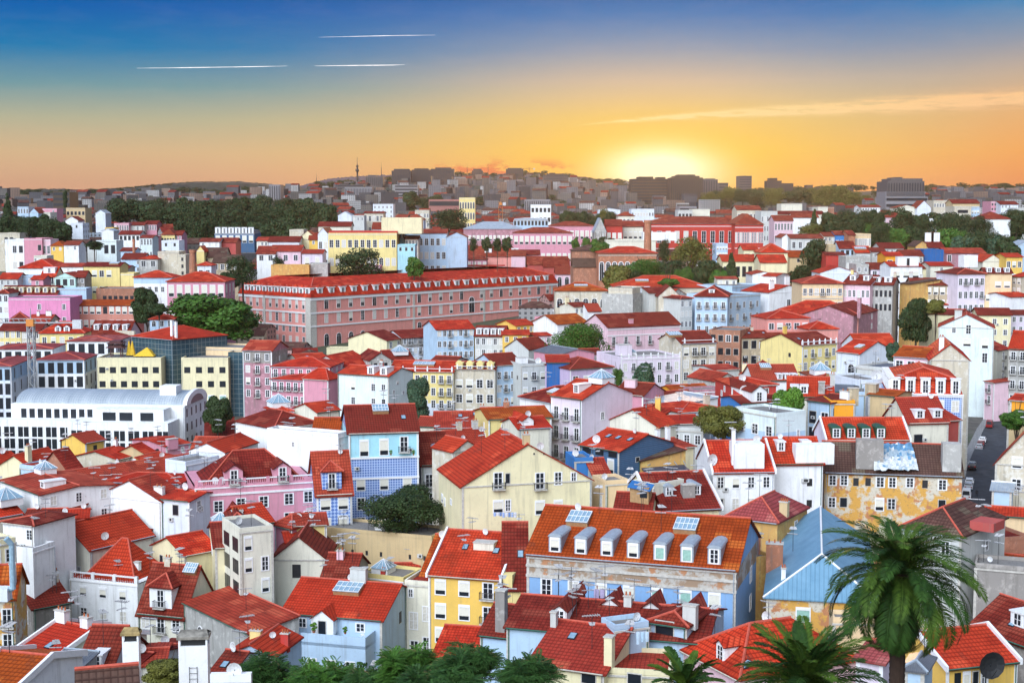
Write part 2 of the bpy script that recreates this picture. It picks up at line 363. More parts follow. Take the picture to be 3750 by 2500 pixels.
CAPM={'blue_metal_sheet':WHITE,'slate_sheet':GREYM,'pale_metal_sheet':WHITE,'navy_tarp':GREYM}
# ---------------------------------------------------------------- roof pieces
def slab(mb,pts,m,th=.16):
    mb.face(pts,None,m); lo=[(p[0],p[1],p[2]-th) for p in pts]
    mb.face(lo[::-1],None,m)
    for i in range(len(pts)):
        j=(i+1)%len(pts); mb.face([lo[i],lo[j],pts[j],pts[i]],None,m)
def cap(mb,a,b,m=None,r=.14):
    a=Vector(a); b=Vector(b)
    if m is None and mb.mats and mb.mats[0].name.split('.')[0] in CAPM: m=CAPM[mb.mats[0].name.split('.')[0]]
    if (b-a).length>.3: mb.cyl(a+Vector((0,0,.02)),b+Vector((0,0,.02)),r,r,5,m or RIDGE)
def chimney(parent,x,y,z0,z1,w_=.8,d_=.6,m=None,pots=2):
    mb=MB(); m=m or wm('W')
    mb.box(-w_/2,-d_/2,0,w_/2,d_/2,z1-z0,m); h=z1-z0
    mb.box(-w_/2-.08,-d_/2-.08,h,w_/2+.08,d_/2+.08,h+.12,STONE,True)
    for i in range(pots):
        px=(i+.5)/pots*w_-w_/2; mb.cyl((px,0,h+.12),(px,0,h+.5),.11,.09,6,BRICK)
    return link('chimney',mb.mesh('chimney'),parent,(x,y,z0))
ANT={}
def antenna(parent,x,y,z,h=3.0,k=0):
    k=k%3
    if k not in ANT:
        mb=MB(); m=plain('aluminium',(.42,.43,.45),.45)
        mb.cyl((0,0,-.6),(0,0,1),.03,.025,5,IRON)
        L=[(0,.94,.9,9),(1.1,.80,.7,6),(2.2,.7,.8,7)][k]
        a=L[0]
        for zz,sc in ((.96,1),(.72,.7)):
            dx,dy=math.cos(a),math.sin(a)
            mb.cyl((-dx*.7*sc,-dy*.7*sc,zz),(dx*.9*sc,dy*.9*sc,zz),.018,.018,4,m)
            for i in range(L[3]):
                t=-.6+1.4*i/L[3]; q=.42*sc*(1-.35*i/L[3])
                mb.cyl((dx*t*sc-dy*q,dy*t*sc+dx*q,zz),(dx*t*sc+dy*q,dy*t*sc-dx*q,zz),.012,.012,4,m,False)
            a+=1.3
        ANT[k]=mb.mesh('antenna')
    return link('antenna',ANT[k],parent,(x,y,z),random.uniform(0,6),(1.15,1.15,h))
DISH=[]
def dish(parent,x,y,z,s=.5,m=None):
    if not DISH:
        mb=MB(); n=12; mm=plain('dish_enamel',(.72,.73,.74),.5)
        rings=[[(r*math.cos(2*pi*i/n),-.25*(1-r*r)*-1-.25,r*math.sin(2*pi*i/n)) for i in range(n)] for r in (.0001,.5,1)]
        for a,b in zip(rings,rings[1:]):
            for i in range(n):
                j=(i+1)%n; mb.face([a[i],b[i],b[j],a[j]],None,mm)
        mb.cyl((0,-.05,0),(0,.5,-.9),.06,.06,5,IRON); mb.cyl((0,-.2,-.9),(0,-.9,-.1),.03,.03,4,IRON)
        DISH.append(mb.mesh('satellite_dish'))
    return link('satellite_dish',DISH[0],parent,(x,y,z+s*.9),random.uniform(-.7,.5),(s,s,s))
def dormer(root,typ,x,y0,z0,slope,far,w_=1.3,h_=1.5,rc=None,rz=0,back=None,wt='s'):
    mb=MB(); w2=w_/2
    body={'b':GREYM,'g':DKGREEN,'w':wm('W'),'t':wm('p' if rc is None else 'W'),'y':wm('y'),'P':wm('W'),'c':wm('C'),'T':wm('P'),'A':wm('a')}[typ]
    bk=back if back else (h_+.5)/max(slope,.25)
    top=h_; bk=min(bk,3.4) if typ in 'wyc' and not back else bk
    zb=lambda y:y*slope-.05
    # cheeks
    for s_ in (-1,1):
        x_=s_*w2
        q=[(x_,0,0),(x_,0,top),(x_,bk,top),(x_,bk,min(zb(bk),top))]
        mb.face(q if s_>0 else q[::-1],None,body)
    mb.face([(-w2,0,0),(w2,0,0),(w2,0,top),(-w2,0,top)],None,body)
    rm=MB()
    if typ in 'bg':
        n=6; col_=GREYM if typ=='b' else DKGREEN; pr=[(-(w2+.1)*math.cos(pi*i/n),top+.38*math.sin(pi*i/n)) for i in range(n+1)]
        for a,b in zip(pr,pr[1:]):
            rm.face([(a[0],-.15,a[1]),(b[0],-.15,b[1]),(b[0],bk,b[1]),(a[0],bk,a[1])][::-1],None,col_)
        rm.face([(a[0],-.15,a[1]) for a in pr][::-1],None,col_)
    elif typ in 'wyc':
        rm.box(-w2-.12,-.15,top,w2+.12,bk,top+.16,WHITE if typ=='w' else body,True)
        if typ=='y':
            rm.cyl((0,-.1,top+.1),(0,.3,top+.1),w2*.9,w2*.9,10,body)
    elif typ in 'tT':
        hh=w2*.75; r_=roofmat(rc or 'R')
        bk2=bk+hh/max(slope,.25)
        for s_ in (-1,1):
            e=(s_*(w2+.2),top-.1)
            q=[(e[0],-.25,e[1]),(0,-.25,top+hh),(0,bk2,top+hh),(e[0],bk,e[1])]
            slab(rm,q[::-1] if s_>0 else q,r_,.1)
        rm.face([(-w2,-.02,top),(w2,-.02,top),(0,-.02,top+hh)],None,body)
    elif typ in 'PA':
        hh=w2*.95; r_=roofmat(rc or 'R'); e=w2+.35; ym=min(bk*.6,w2)
        A,B=(-e,-.35,top),(e,-.35,top); Cc=(0,ym,top+hh); bk2=bk+hh/max(slope,.3)
        slab(rm,[A,B,Cc],r_,.1); slab(rm,[B,(e,bk,top),(0,bk2,top+hh),Cc],r_,.1); slab(rm,[(-e,bk,top),A,Cc,(0,bk2,top+hh)],r_,.1)
        cap(rm,A,Cc); cap(rm,B,Cc)
    o=link('dormer',mb.mesh('dormer'),root,(x,y0,z0),rz)
    link('dormer_roof',rm.mesh('dormer_roof'),o)
    window(o,wt,0,-.01,.22,min(w_*.62,1.0),h_*.78,0,True)
    return o
SURV=[]; FOOT=[]; LABELS={}; HOUSES=[]
def sector(px,d): return px
def house(t,xl,yl,xr,yr,d,dep,roof,ry,wc,rc,win='',swin='',label='',cat='house',ex='',raw=False,group=None):
    if raw: (ul,vl),(ur,vr)=(xl,yl),(xr,yr)
    else: (ul,vl),(ur,vr)=tp(t,xl,yl),tp(t,xr,yr)
    PL=P(ul,vl,d); ze=PL.z
    a_,z_=ray(ur,vr)
    if '!' in roof or d>540 or abs(vr-YH)<150: dr=d
    else: dr=(ze-ZC)/z_
    roof=roof.replace('!','')
    PR=Vector((a_*dr,dr,ze)); dx,dy=PR.x-PL.x,PR.y-PL.y
    if dx<=0: raise Exception('bad facade '+label)
    if abs(dy)>2.6*dx: dy=math.copysign(2.6*dx,dy)
    L=math.hypot(dx,dy); a=math.atan2(dy,dx); ca,sa=math.cos(a),math.sin(a)
    loc=lambda x,y:(PL.x+x*ca-y*sa,PL.y+x*sa+y*ca)
    zb=min(gz(*loc(x,y)) for x,y in ((0,0),(L,0),(0,dep),(L,dep)))-.5
    zb=min(zb,ze-3); H_=ze-zb
    root=bpy.data.objects.new(cat.replace(' ','_'),None); C.objects.link(root); root.location=(PL.x,PL.y,zb); root.rotation_euler=(0,0,a)
    nr=int(win.split(':')[0].split('x')[1]) if win and win[0].isdigit() else 2
    sp_=3.3 if d<450 else 4.5
    vis=max(3.5 if win else 2.5,nr*sp_+1) if '@' not in ex else 8
    if 'vis:' in ex: vis=float(ex.split('vis:')[1].split()[0])
    SURV.append((min(ul,ur)-4,max(ul,ur)+4,vl-30,vl+vis*F/d,d))
    root.empty_display_size=1
    tag(root,label,cat,group); LABELS.setdefault(label,0); LABELS[label]+=1
    cx,cy=loc(L/2,dep/2); FOOT.append((cx,cy,math.hypot(L,dep)/2,L,dep,a)); HOUSES.append(root)
    far=d>420
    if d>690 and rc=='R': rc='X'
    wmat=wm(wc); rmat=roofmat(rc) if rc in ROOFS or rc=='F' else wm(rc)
    W_=MB(); Rf=MB(); W_.mi(wmat)
    W_.box(0,0,0,L,dep,H_,wmat)
    oh=.35 if d<450 else .5
    rys=[float(q) for q in str(ry).split(',')] if ry not in (None,'') else [None]
    def rise(rp,ydepth,xfrac=0,lo=.6,hi=9):
        dd=PL.y+ydepth*ca+xfrac*L*sa
        v=rp if raw else TY[t[1]]+rp*TS
        r_=P(CX,v,dd).z-ze
        return max(lo,min(hi,r_))
    slope=.5; fz=lambda x,y:H_; yr_=dep/2
    if roof=='g' or roof=='s':
        yr_=dep/2 if roof=='g' else dep
        rs=rise(rys[0],yr_); slope=rs/yr_; fz=lambda x,y:H_+slope*y if y<=yr_ else H_+rs-slope*(y-yr_)
        ex0=.15 if 'pv' in ex else oh
        e=-oh; zE=H_-oh*slope
        slab(Rf,[(-ex0,e,zE),(L+ex0,e,zE),(L+ex0,yr_,H_+rs),(-ex0,yr_,H_+rs)],rmat)
        if roof=='g':
            slab(Rf,[(L+ex0,dep+oh,zE),(-ex0,dep+oh,zE),(-ex0,yr_,H_+rs),(L+ex0,yr_,H_+rs)],rmat)
            for x_ in (0,L): 
                q=[(x_,0,H_),(x_,dep,H_),(x_,yr_,H_+rs-.1)]; W_.face(q if x_ else q[::-1],None,wmat)
        else:
            for x_ in (0,L): 
                q=[(x_,0,H_),(x_,dep,H_),(x_,dep,H_+rs-.1)]; W_.face(q if x_ else q[::-1],None,wmat)
            W_.face([(L,dep,H_),(0,dep,H_),(0,dep,H_+rs-.1),(L,dep,H_+rs-.1)],None,wmat)
        if d<450: cap(Rf,(-ex0,yr_,H_+rs),(L+ex0,yr_,H_+rs))
        if 'pv' in ex:
            pm=WHITE
            for x_ in (-.3,L+.02):
                zz=.35
                A=[(x_,-oh-.1,zE),(x_,yr_,H_+rs+.0),(x_,dep+oh,zE)] if roof=='g' else [(x_,-oh-.1,zE),(x_,dep,H_+rs)]
                for p,q in zip(A,A[1:]):
                    b_=[(p[0],p[1],p[2]-.2),(q[0],q[1],q[2]-.2),(q[0],q[1],q[2]+zz),(p[0],p[1],p[2]+zz)]
                    c_=[(v[0]+.28,v[1],v[2]) for v in b_]
                    W_.face(b_[::-1],None,pm); W_.face(c_,None,pm); W_.face([b_[3],c_[3],c_[2],b_[2]][::-1],None,pm); W_.face([b_[0],b_[3],c_[3],c_[0]],None,pm)
    elif roof=='f':
        rs=rise(rys[0],0,.5); sl=rs/(L/2); slope=sl; zE=H_-oh*sl; yr_=dep
        slab(Rf,[(-oh,dep,zE),(-oh,-.25,zE),(L/2,-.25,H_+rs),(L/2,dep,H_+rs)],rmat)
        slab(Rf,[(L+oh,-.25,zE),(L+oh,dep,zE),(L/2,dep,H_+rs),(L/2,-.25,H_+rs)],rmat)
        W_.face([(0,0,H_),(L,0,H_),(L/2,0,H_+rs-.1)],None,wmat); W_.face([(L,dep,H_),(0,dep,H_),(L/2,dep,H_+rs-.1)],None,wmat)
        if d<450: cap(Rf,(L/2,-.25,H_+rs),(L/2,dep,H_+rs))
        fz=lambda x,y:H_+sl*min(x,L-x)
    elif roof in 'hkp':
        i=.9 if roof=='p' else -oh; zE=H_-(.6 if roof=='p' else .0)
        x0,x1,y0,y1=i,L-i,i,dep-i
        if roof=='k':
            rs=rise(rys[0],(L)*.35,.5); m_=(x1-x0)/2; A,B=((x0+x1)/2,y0+m_*.8),((x0+x1)/2,y1)
        else:
            rs=rise(rys[0],dep/2,.5)
            m_=min(x1-x0,y1-y0)/2
            if x1-x0>=y1-y0: A,B=(x0+m_*.9,(y0+y1)/2),(x1-m_*.9,(y0+y1)/2)
            else: A,B=((x0+x1)/2,y0+m_*.9),((x0+x1)/2,y1-m_*.9)
        zr=H_+rs; slope=(zr-zE)/m_ if m_ else .5; yr_=A[1]; A=(*A,zr); B=(*B,zr)
        c0,c1,c2,c3=(x0,y0,zE),(x1,y0,zE),(x1,y1,zE),(x0,y1,zE)
        if x1-x0>=y1-y0 and roof!='k': fs_=[[c0,c1,B,A],[c1,c2,B],[c2,c3,A,B],[c3,c0,A]]
        else: fs_=[[c0,c1,A],[c1,c2,B,A],[c2,c3,B],[c3,c0,A,B]]
        for q in fs_: slab(Rf,q,rmat)
        if d<650:
            rr=.14 if d<420 else .22
            for p,q in ((A,B),(c0,A),(c1,A if fs_[0]==[c0,c1,A] else B)): cap(Rf,p,q,None,rr)
        fz=lambda x,y:zE+slope*max(0,min(x-x0,x1-x,y-y0,y1-y))
    elif roof=='m':
        rb=rise(rys[0],1.2); ins=1.1; zt=H_+rb
        rt=rise(rys[1],dep*.35,0,rb+.4,rb+9)
        c=[(0,0),(L,0),(L,dep),(0,dep)]; ci=[(ins,ins),(L-ins,ins),(L-ins,dep-ins),(ins,dep-ins)]
        for q in range(4):
            p0,p1=c[q],c[(q+1)%4]; q0,q1=ci[q],ci[(q+1)%4]
            Rf.face([(*p0,H_+.1),(*p1,H_+.1),(*q1,zt),(*q0,zt)],None,rmat)
        m_=min(L,dep)*.35; o=.7
        if L>=dep: A,B=(m_,dep/2,H_+rt),(L-m_,dep/2,H_+rt)
        else: A,B=(L/2,m_,H_+rt),(L/2,dep-m_,H_+rt)
        c0,c1,c2,c3=(o,o,zt),(L-o,o,zt),(L-o,dep-o,zt),(o,dep-o,zt)
        fs_=[[c0,c1,B,A],[c1,c2,B],[c2,c3,A,B],[c3,c0,A]] if L>=dep else [[c0,c1,A],[c1,c2,B,A],[c2,c3,B],[c3,c0,A,B]]
        for q in fs_: slab(Rf,q,rmat,.2)
        for p,q in ((A,B),(c0,A),(c1,B if L>=dep else A)): cap(Rf,p,q,None,.2)
        slope=rb/ins; yr_=ins; fz=lambda x,y:H_+slope*min(y,ins)
    elif roof=='v':
        rs=rise(rys[0],dep/2); n=12; r_=dep/2*.8
        pr=[(dep/2-r_*math.cos(pi*i/n),H_+rs*math.sin(pi*i/n)) for i in range(n+1)]
        for p,q in zip(pr,pr[1:]): Rf.face([(.5,p[0],p[1]),(L-.5,p[0],p[1]),(L-.5,q[0],q[1]),(.5,q[0],q[1])],None,rmat)
        for x_ in (.5,L-.5): Rf.face([(x_,p[0],p[1]) for p in (pr if x_>1 else pr[::-1])],None,WHITE)
        ro=lambda q,x_:[(x_,dep/2-r_*q*math.cos(pi*i/n),H_+rs*q*math.sin(pi*i/n)) for i in range(n+1)]
        A1,A2=ro(1.16,L+.35),ro(.72,L+.35); A3=ro(1.16,L-.6)
        for i in range(n): Rf.face([A1[i],A1[i+1],A2[i+1],A2[i]][::-1],None,WHITE); Rf.face([A1[i],A3[i],A3[i+1],A1[i+1]],None,WHITE)
        Rf.face(ro(.72,L+.3),None,GLASS)
        slope=1; fz=lambda x,y:H_+rs*.6
    if roof in 'np':
        pm=wmat; hp=.75
        for q in ((0,0,L,.25),(0,dep-.25,L,dep),(0,.25,.25,dep-.25),(L-.25,.25,L,dep-.25)):
            if 'bal' in ex and q[1]==0: continue
            W_.box(q[0],q[1],H_-.05,q[2],q[3],H_+.0+ (0 if roof=='p' else .5),pm)
        if roof=='n': Rf.box(.3,.3,H_-.3,L-.3,dep-.3,H_+.08,roofmat('F') if rc not in 'RDrOKWSNB' else rmat)
        fz=lambda x,y:H_+.08
    # cornice and plinth trims
    tm=WHITE if wc in 'WVYyPpTMRlALKaxtm' else STONE
    if wc not in 'xzO' and 'nt' not in ex:
        W_.box(-.08,-.12,H_-.32,L+.08,-.001,H_-.12,tm,True)
        if d<420 or L>40:
            for x_ in (-.03,L-.30): W_.box(x_,-.06,0,x_+.33,-.001,H_-.33,tm)
    wobj=link('wall',W_.mesh('wall'),root)
    if Rf.f: link('roof',Rf.mesh('roof'),root)
    # windows
    def grid(spec,Lf,side):
        p=spec.split(':'); nC,nR=map(int,p[0].split('x')); ty=p[1] if len(p)>1 and p[1] else 's'
        q=[float(v) for v in p[2].split(',')] if len(p)>2 else []
        dflt=[1.0 if 'b' not in ty else 1.0,1.55,.9,3.15,0,1]; q=q+dflt[len(q):]
        ww,wh,top,sp,xa,xb=q
        st=(xb-xa)*Lf/nC; ww=min(ww,st*.6)
        for r_ in range(nR):
            for c_ in range(nC):
                tt=ty[(r_*nC+c_)%len(ty)] if len(ty)>=nC else ty[(r_*3+c_)%len(ty)]
                if tt in '-': continue
                if tt=='s' and random.random()<.3 and not far: tt=random.choice('crc')
                if tt=='s' and far and random.random()<.25: tt='c'
                hh=wh if tt!='b' else max(wh,2.0)
                z=H_-top-wh-r_*sp if tt!='b' else H_-top-wh-r_*sp-(hh-wh)
                if z<.6: continue
                u_=xa*Lf+(c_+.5)*st
                if side=='f': window(root,tt,u_,-.0,z,ww,hh,0,far)
                elif side=='l': window(root,tt,-.0,dep-u_,z,ww,hh,-pi/2,far)
                elif side=='r': window(root,tt,L,u_,z,ww,hh,pi/2,far)
    if win and win!='-': grid(win,L,'f')
    # which side faces the camera
    nl=Vector((-ca,-sa)); left=(Vector((0,0))-Vector((PL.x,PL.y))).dot(nl)>0
    right=(Vector((0,0))-Vector((PR.x,PR.y))).dot(-nl)>0
    if swin and swin!='-' and (left or right): grid(swin,dep,'l' if left else 'r')
    if not swin and 'nt' not in ex and wc not in 'xUu' and (left or right) and d<420 and random.random()<.75:
        for i in range(random.choice((1,2,3,4))):
            y_=random.uniform(.15,.85)*dep; z_=H_-random.uniform(1.8,5.5); q=random.choice('svsdr')
            window(root,q,-.0 if left else L,y_,z_,random.choice((.5,.8,.9)),random.choice((.7,1.1,1.4)),-pi/2 if left else pi/2,far)
    if d<460 and win and L>5 and 'x' not in wc:
        for i in range(random.choice((0,1,2))):
            b=MB(); b.box(-.4,-.32,0,.4,-.02,.55,plain('ac_casing',(.60,.61,.60),.5),True); b.cyl((.08,-.335,.28),(.08,-.32,.28),.2,.2,8,IRON)
            link('air_conditioner',b.mesh('air_conditioner'),root,(random.uniform(.05,.95)*L,0,H_-random.choice((2.9,3.4,6.2))))
    # plane hit for picked windows
    nrm=Vector((sa,-ca))
    def hit(px,py):
        u,v=tp(t,px,py); aa,zz=ray(u,v); k=(PL.x*nrm.x+PL.y*nrm.y)/(aa*nrm.x+nrm.y)
        q=Vector((aa*k-PL.x,k-PL.y)); return q.x*ca+q.y*sa, ZC+zz*k-zb
    sd=False
    for tok in ex.split():
        p=tok.split(':')
        k=p[0]
        if k=='@':
            x_,z_=hit(float(p[2]),float(p[3])); w2,h2=float(p[4]),float(p[5]); window(root,p[1],x_,0,z_-h2/2,w2,h2,0,far)
        elif k=='dm':
            n=int(p[1]); v=float(p[3]) if len(p)>3 else .2; w2=float(p[4]) if len(p)>4 else 1.3; h2=float(p[5]) if len(p)>5 else 1.5
            xa=float(p[6]) if len(p)>6 else 0; xb=float(p[7]) if len(p)>7 else 1; wt=p[8] if len(p)>8 else 's'
            for i in range(n):
                x_=L*(xa+(xb-xa)*(i+.5)/n); y_=v*yr_ if roof!='m' else .15
                zz=fz(x_,y_) if roof in 'gsm' else H_+slope*max(y_,0)
                dormer(root,p[2],x_,y_,zz-.05 if roof!='m' else H_+.25,slope if roof!='m' else 3,far,w2,h2,rc if rc in 'RDrOP' else 'R',0,1.2 if roof=='m' else None,wt[i%len(wt)])
        elif k=='dms':     # dormers on the visible side of a mansard
            n=int(p[1]); w2=float(p[3]); h2=float(p[4])
            for i in range(n):
                y_=dep*(i+.5)/n
                dormer(root,p[2],.15 if left else L-.15,y_,H_+.25,3,far,w2,h2,rc,-pi/2 if left else pi/2,1.2)
        elif k=='sk':
            x_,v=float(p[1])*L,float(p[2]); y_=v*yr_; b=MB(); wd,ln=.8,1.1
            th=math.atan(slope); b.box(-wd/2,-ln/2,-.1,wd/2,ln/2,.12,IRON); b.box(-wd/2+.08,-ln/2+.08,.12,wd/2-.08,ln/2-.08,.14,SKY_G)
            o=link('skylight',b.mesh('skylight'),root,(x_,y_,fz(x_,y_))); o.rotation_euler=(th,0,0)
        elif k=='SK':
            x_,v=float(p[1])*L,float(p[2]); y_=v*yr_; wd=float(p[3]) if len(p)>3 else 2.4; ln=float(p[4]) if len(p)>4 else 2.2
            th=math.atan(slope)*.75; b=MB(); b.box(-wd/2,-ln/2,-.5,wd/2,ln/2,.3,plain('rusty_kerb',(.40,.22,.10),.8)); b.box(-wd/2-.05,-ln/2-.05,.3,wd/2+.05,ln/2+.05,.36,SKY_G)
            for i in range(6): x2=-wd/2+wd*i/5; b.box(x2-.03,-ln/2,.36,x2+.03,ln/2,.42,WHITE)
            for i in (-.98,0,.98): b.box(-wd/2,i*ln/2-.03,.362,wd/2,i*ln/2+.03,.425,WHITE)
            o=link('glass_skylight',b.mesh('glass_skylight'),root,(x_,y_,fz(x_,y_)+.2)); o.rotation_euler=(th,0,0)
        elif k=='ch':
            x_,y_=float(p[1])*L,float(p[2])*dep; h2=float(p[3]); w2=float(p[4]) if len(p)>4 else .8; mk=wm(p[5]) if len(p)>5 else wm('W'); d2=float(p[6]) if len(p)>6 else .7
            z0=fz(x_,y_)-.8; chimney(root,x_,y_,z0,z0+.8+h2,w2,d2,mk,int(p[7]) if len(p)>7 else 2)
        elif k=='py':
            x_,y_=float(p[1])*L,float(p[2])*dep; s2=float(p[3]); z0=fz(x_,y_)-.3; b=MB(); b.box(-s2,-s2,0,s2,s2,1.1,WHITE)
            for i in range(4):
                c_=[(-s2-.15,-s2-.15),(s2+.15,-s2-.15),(s2+.15,s2+.15),(-s2-.15,s2+.15)]; A=(*c_[i],1.1); B=(*c_[(i+1)%4],1.1); b.face([A,B,(0,0,1.1+s2*.9)],None,SKY_G)
                cap(b,A,(0,0,1.12+s2*.9),WHITE,.05)
                for q in (.33,.66): cap(b,tuple(A[j]+(B[j]-A[j])*q for j in range(3)),(0,0,1.12+s2*.9),WHITE,.03)
            link('roof_lantern',b.mesh('roof_lantern'),root,(x_,y_,z0))
        elif k=='w': window(root,p[1],float(p[2]),float(p[3]),H_+float(p[4]),float(p[5]),float(p[6]),0,far)
        elif k=='dz': dormer(root,p[1],float(p[2]),float(p[3]),H_+float(p[4]),.5,far,float(p[5]),float(p[6]),'R',0,float(p[7]),p[8])
        elif k=='di': dish(root,float(p[1])*L,float(p[2])*dep,fz(float(p[1])*L,float(p[2])*dep),float(p[3]) if len(p)>3 else .5)
        elif k=='an':
            for i in range(int(p[1])):
                x_,y_=random.uniform(.1,.9)*L,random.uniform(.2,.7)*dep; antenna(root,x_,y_,fz(x_,y_),random.uniform(2,4),i)
            sd=True
        elif k=='box':      # attached block: x0,y0,x1,y1 (m), z from eave, height, material
            x0,y0,x1,y1,z0,h2=map(float,p[1].split(',')); b=MB(); b.box(x0,y0,max(.2,z0+H_) if z0>-50 else 0,x1,y1,H_+z0+h2 if z0>-50 else H_+h2,wm(p[2])); link('annex',b.mesh('annex'),root)
        elif k=='bal':
            b=MB(); rd=p[1] if len(p)>1 else ''; n=max(2,int(L/3.2)); 
            b.box(0,0,H_,L,.3,H_+.12,wmat); b.box(0,0,H_+.85,L,.3,H_+1.02,WHITE,True)
            for i in range(n+1): x_=(L-.5)*i/n; b.box(x_,-.03,H_+.12,x_+.5,.33,H_+1.1,WHITE if rd else wmat)
            m_=roofmat('R') if rd else wm('P'); k2=int(L/.28)
            for i in range(k2): x_=L*(i+.5)/k2; b.cyl((x_,.15,H_+.12),(x_,.15,H_+.85),.09,.07,5,m_,False)
            link('balustrade',b.mesh('balustrade'),root)
        elif k=='urn':
            n=int(p[1]); b=MB()
            for i in range(n):
                x_=L*(i+.1)/(n-.8) if n>1 else L/2; b.box(x_-.2,-.05,H_,x_+.2,.3,H_+1.0,WHITE); b.cyl((x_,.12,H_+1.0),(x_,.12,H_+1.5),.22,.05,6,WHITE)
            b.box(0,-.05,H_+.7,L,.15,H_+.85,WHITE,True)
            link('parapet_ornament',b.mesh('parapet_ornament'),root)
        elif k=='band':     # string courses at offsets below the eave
            b=MB()
            for z_ in p[1].split(','): b.box(-.1,-.14,H_-float(z_)-.22,L+.1,-.005,H_-float(z_)+.1,tm,True)
            link('string_course',b.mesh('string_course'),root)
        elif k=='top':      # differently coloured top storey
            b=MB(); h2=float(p[1]); b.box(-.012,-.011,H_-h2,L+.012,dep*.98,H_-.33,wm(p[2])); link('upper_storey',b.mesh('upper_storey'),root)
        elif k=='low':
            b=MB(); h2=float(p[1]); b.box(-.012,-.011,0,L+.012,dep*.98,H_-h2,wm(p[2])); link('lower_storey',b.mesh('lower_storey'),root)
    if d<330 and not sd:
        for i in range(random.choice((0,1,1,2)) if L>4 else random.choice((0,1))):
            x_,y_=random.uniform(.1,.9)*L,random.uniform(.3,.6)*dep; antenna(root,x_,y_,fz(x_,y_),random.uniform(1.8,3.6),i+int(x_))
    if d<620 and 'ch:' not in ex and 'nc' not in ex and L>4 and roof in 'gsfh':
        for i in range(random.choice((1,1,2))):
            x_=random.choice((.04,.3,.62,.95))*L; y_=yr_ if roof=='g' else dep*.5; z0=fz(x_,y_)-.9; chimney(root,x_,y_,z0,z0+.9+random.uniform(.7,1.5),random.uniform(.6,1.5),.6,wm(random.choice(('W',wc if wc in WALLS else 'W','g','e','R','y'))),random.choice((0,2,3)))
    if d<260 and random.random()<.45:
        x_=random.uniform(.1,.9)*L; dish(root,x_,dep*.45,fz(x_,dep*.45)+.2,random.uniform(.35,.6))
    if d<420 and L>3.5:      # gutter and downpipe
        b=MB(); mg=random.choice((GREYM,plain('green_pipe',(.03,.14,.10),.5),plain('cream_pipe',(.55,.52,.44),.6)))
        if roof in 'gsh': b.cyl((0,-oh-.06,H_-.14),(L,-oh-.06,H_-.14),.07,.07,5,mg)
        x_=random.choice((.22,L-.22)); b.cyl((x_,-.17,.2),(x_,-.17,H_-.3),.05,.05,5,mg,False); link('downpipe',b.mesh('downpipe'),root)
    return root
DATA=[]
def L(txt):
    t=None
    for ln in txt.strip().split('\n'):
        ln=ln.strip()
        if not ln or ln[0]=='#': continue
        if ln[0]=='>': t=(int(ln[1]),int(ln[2])); continue
        p=[q.strip() for q in ln.split('|')]; p+=['']*(9-len(p))
        g=[float(v) for v in p[0].split()]; ro=p[1].split(); co_=p[2].split()
        DATA.append((t,g,ro,co_,p[3],p[4],p[5],p[6] or 'house',p[7]))
def build_data():
    for t,g,ro,co_,win,sw,lab,cat,ex in DATA:
        house(t,*g,ro[0],ro[1] if len(ro)>1 else None,co_[0],co_[1],win,sw,lab,cat,ex)
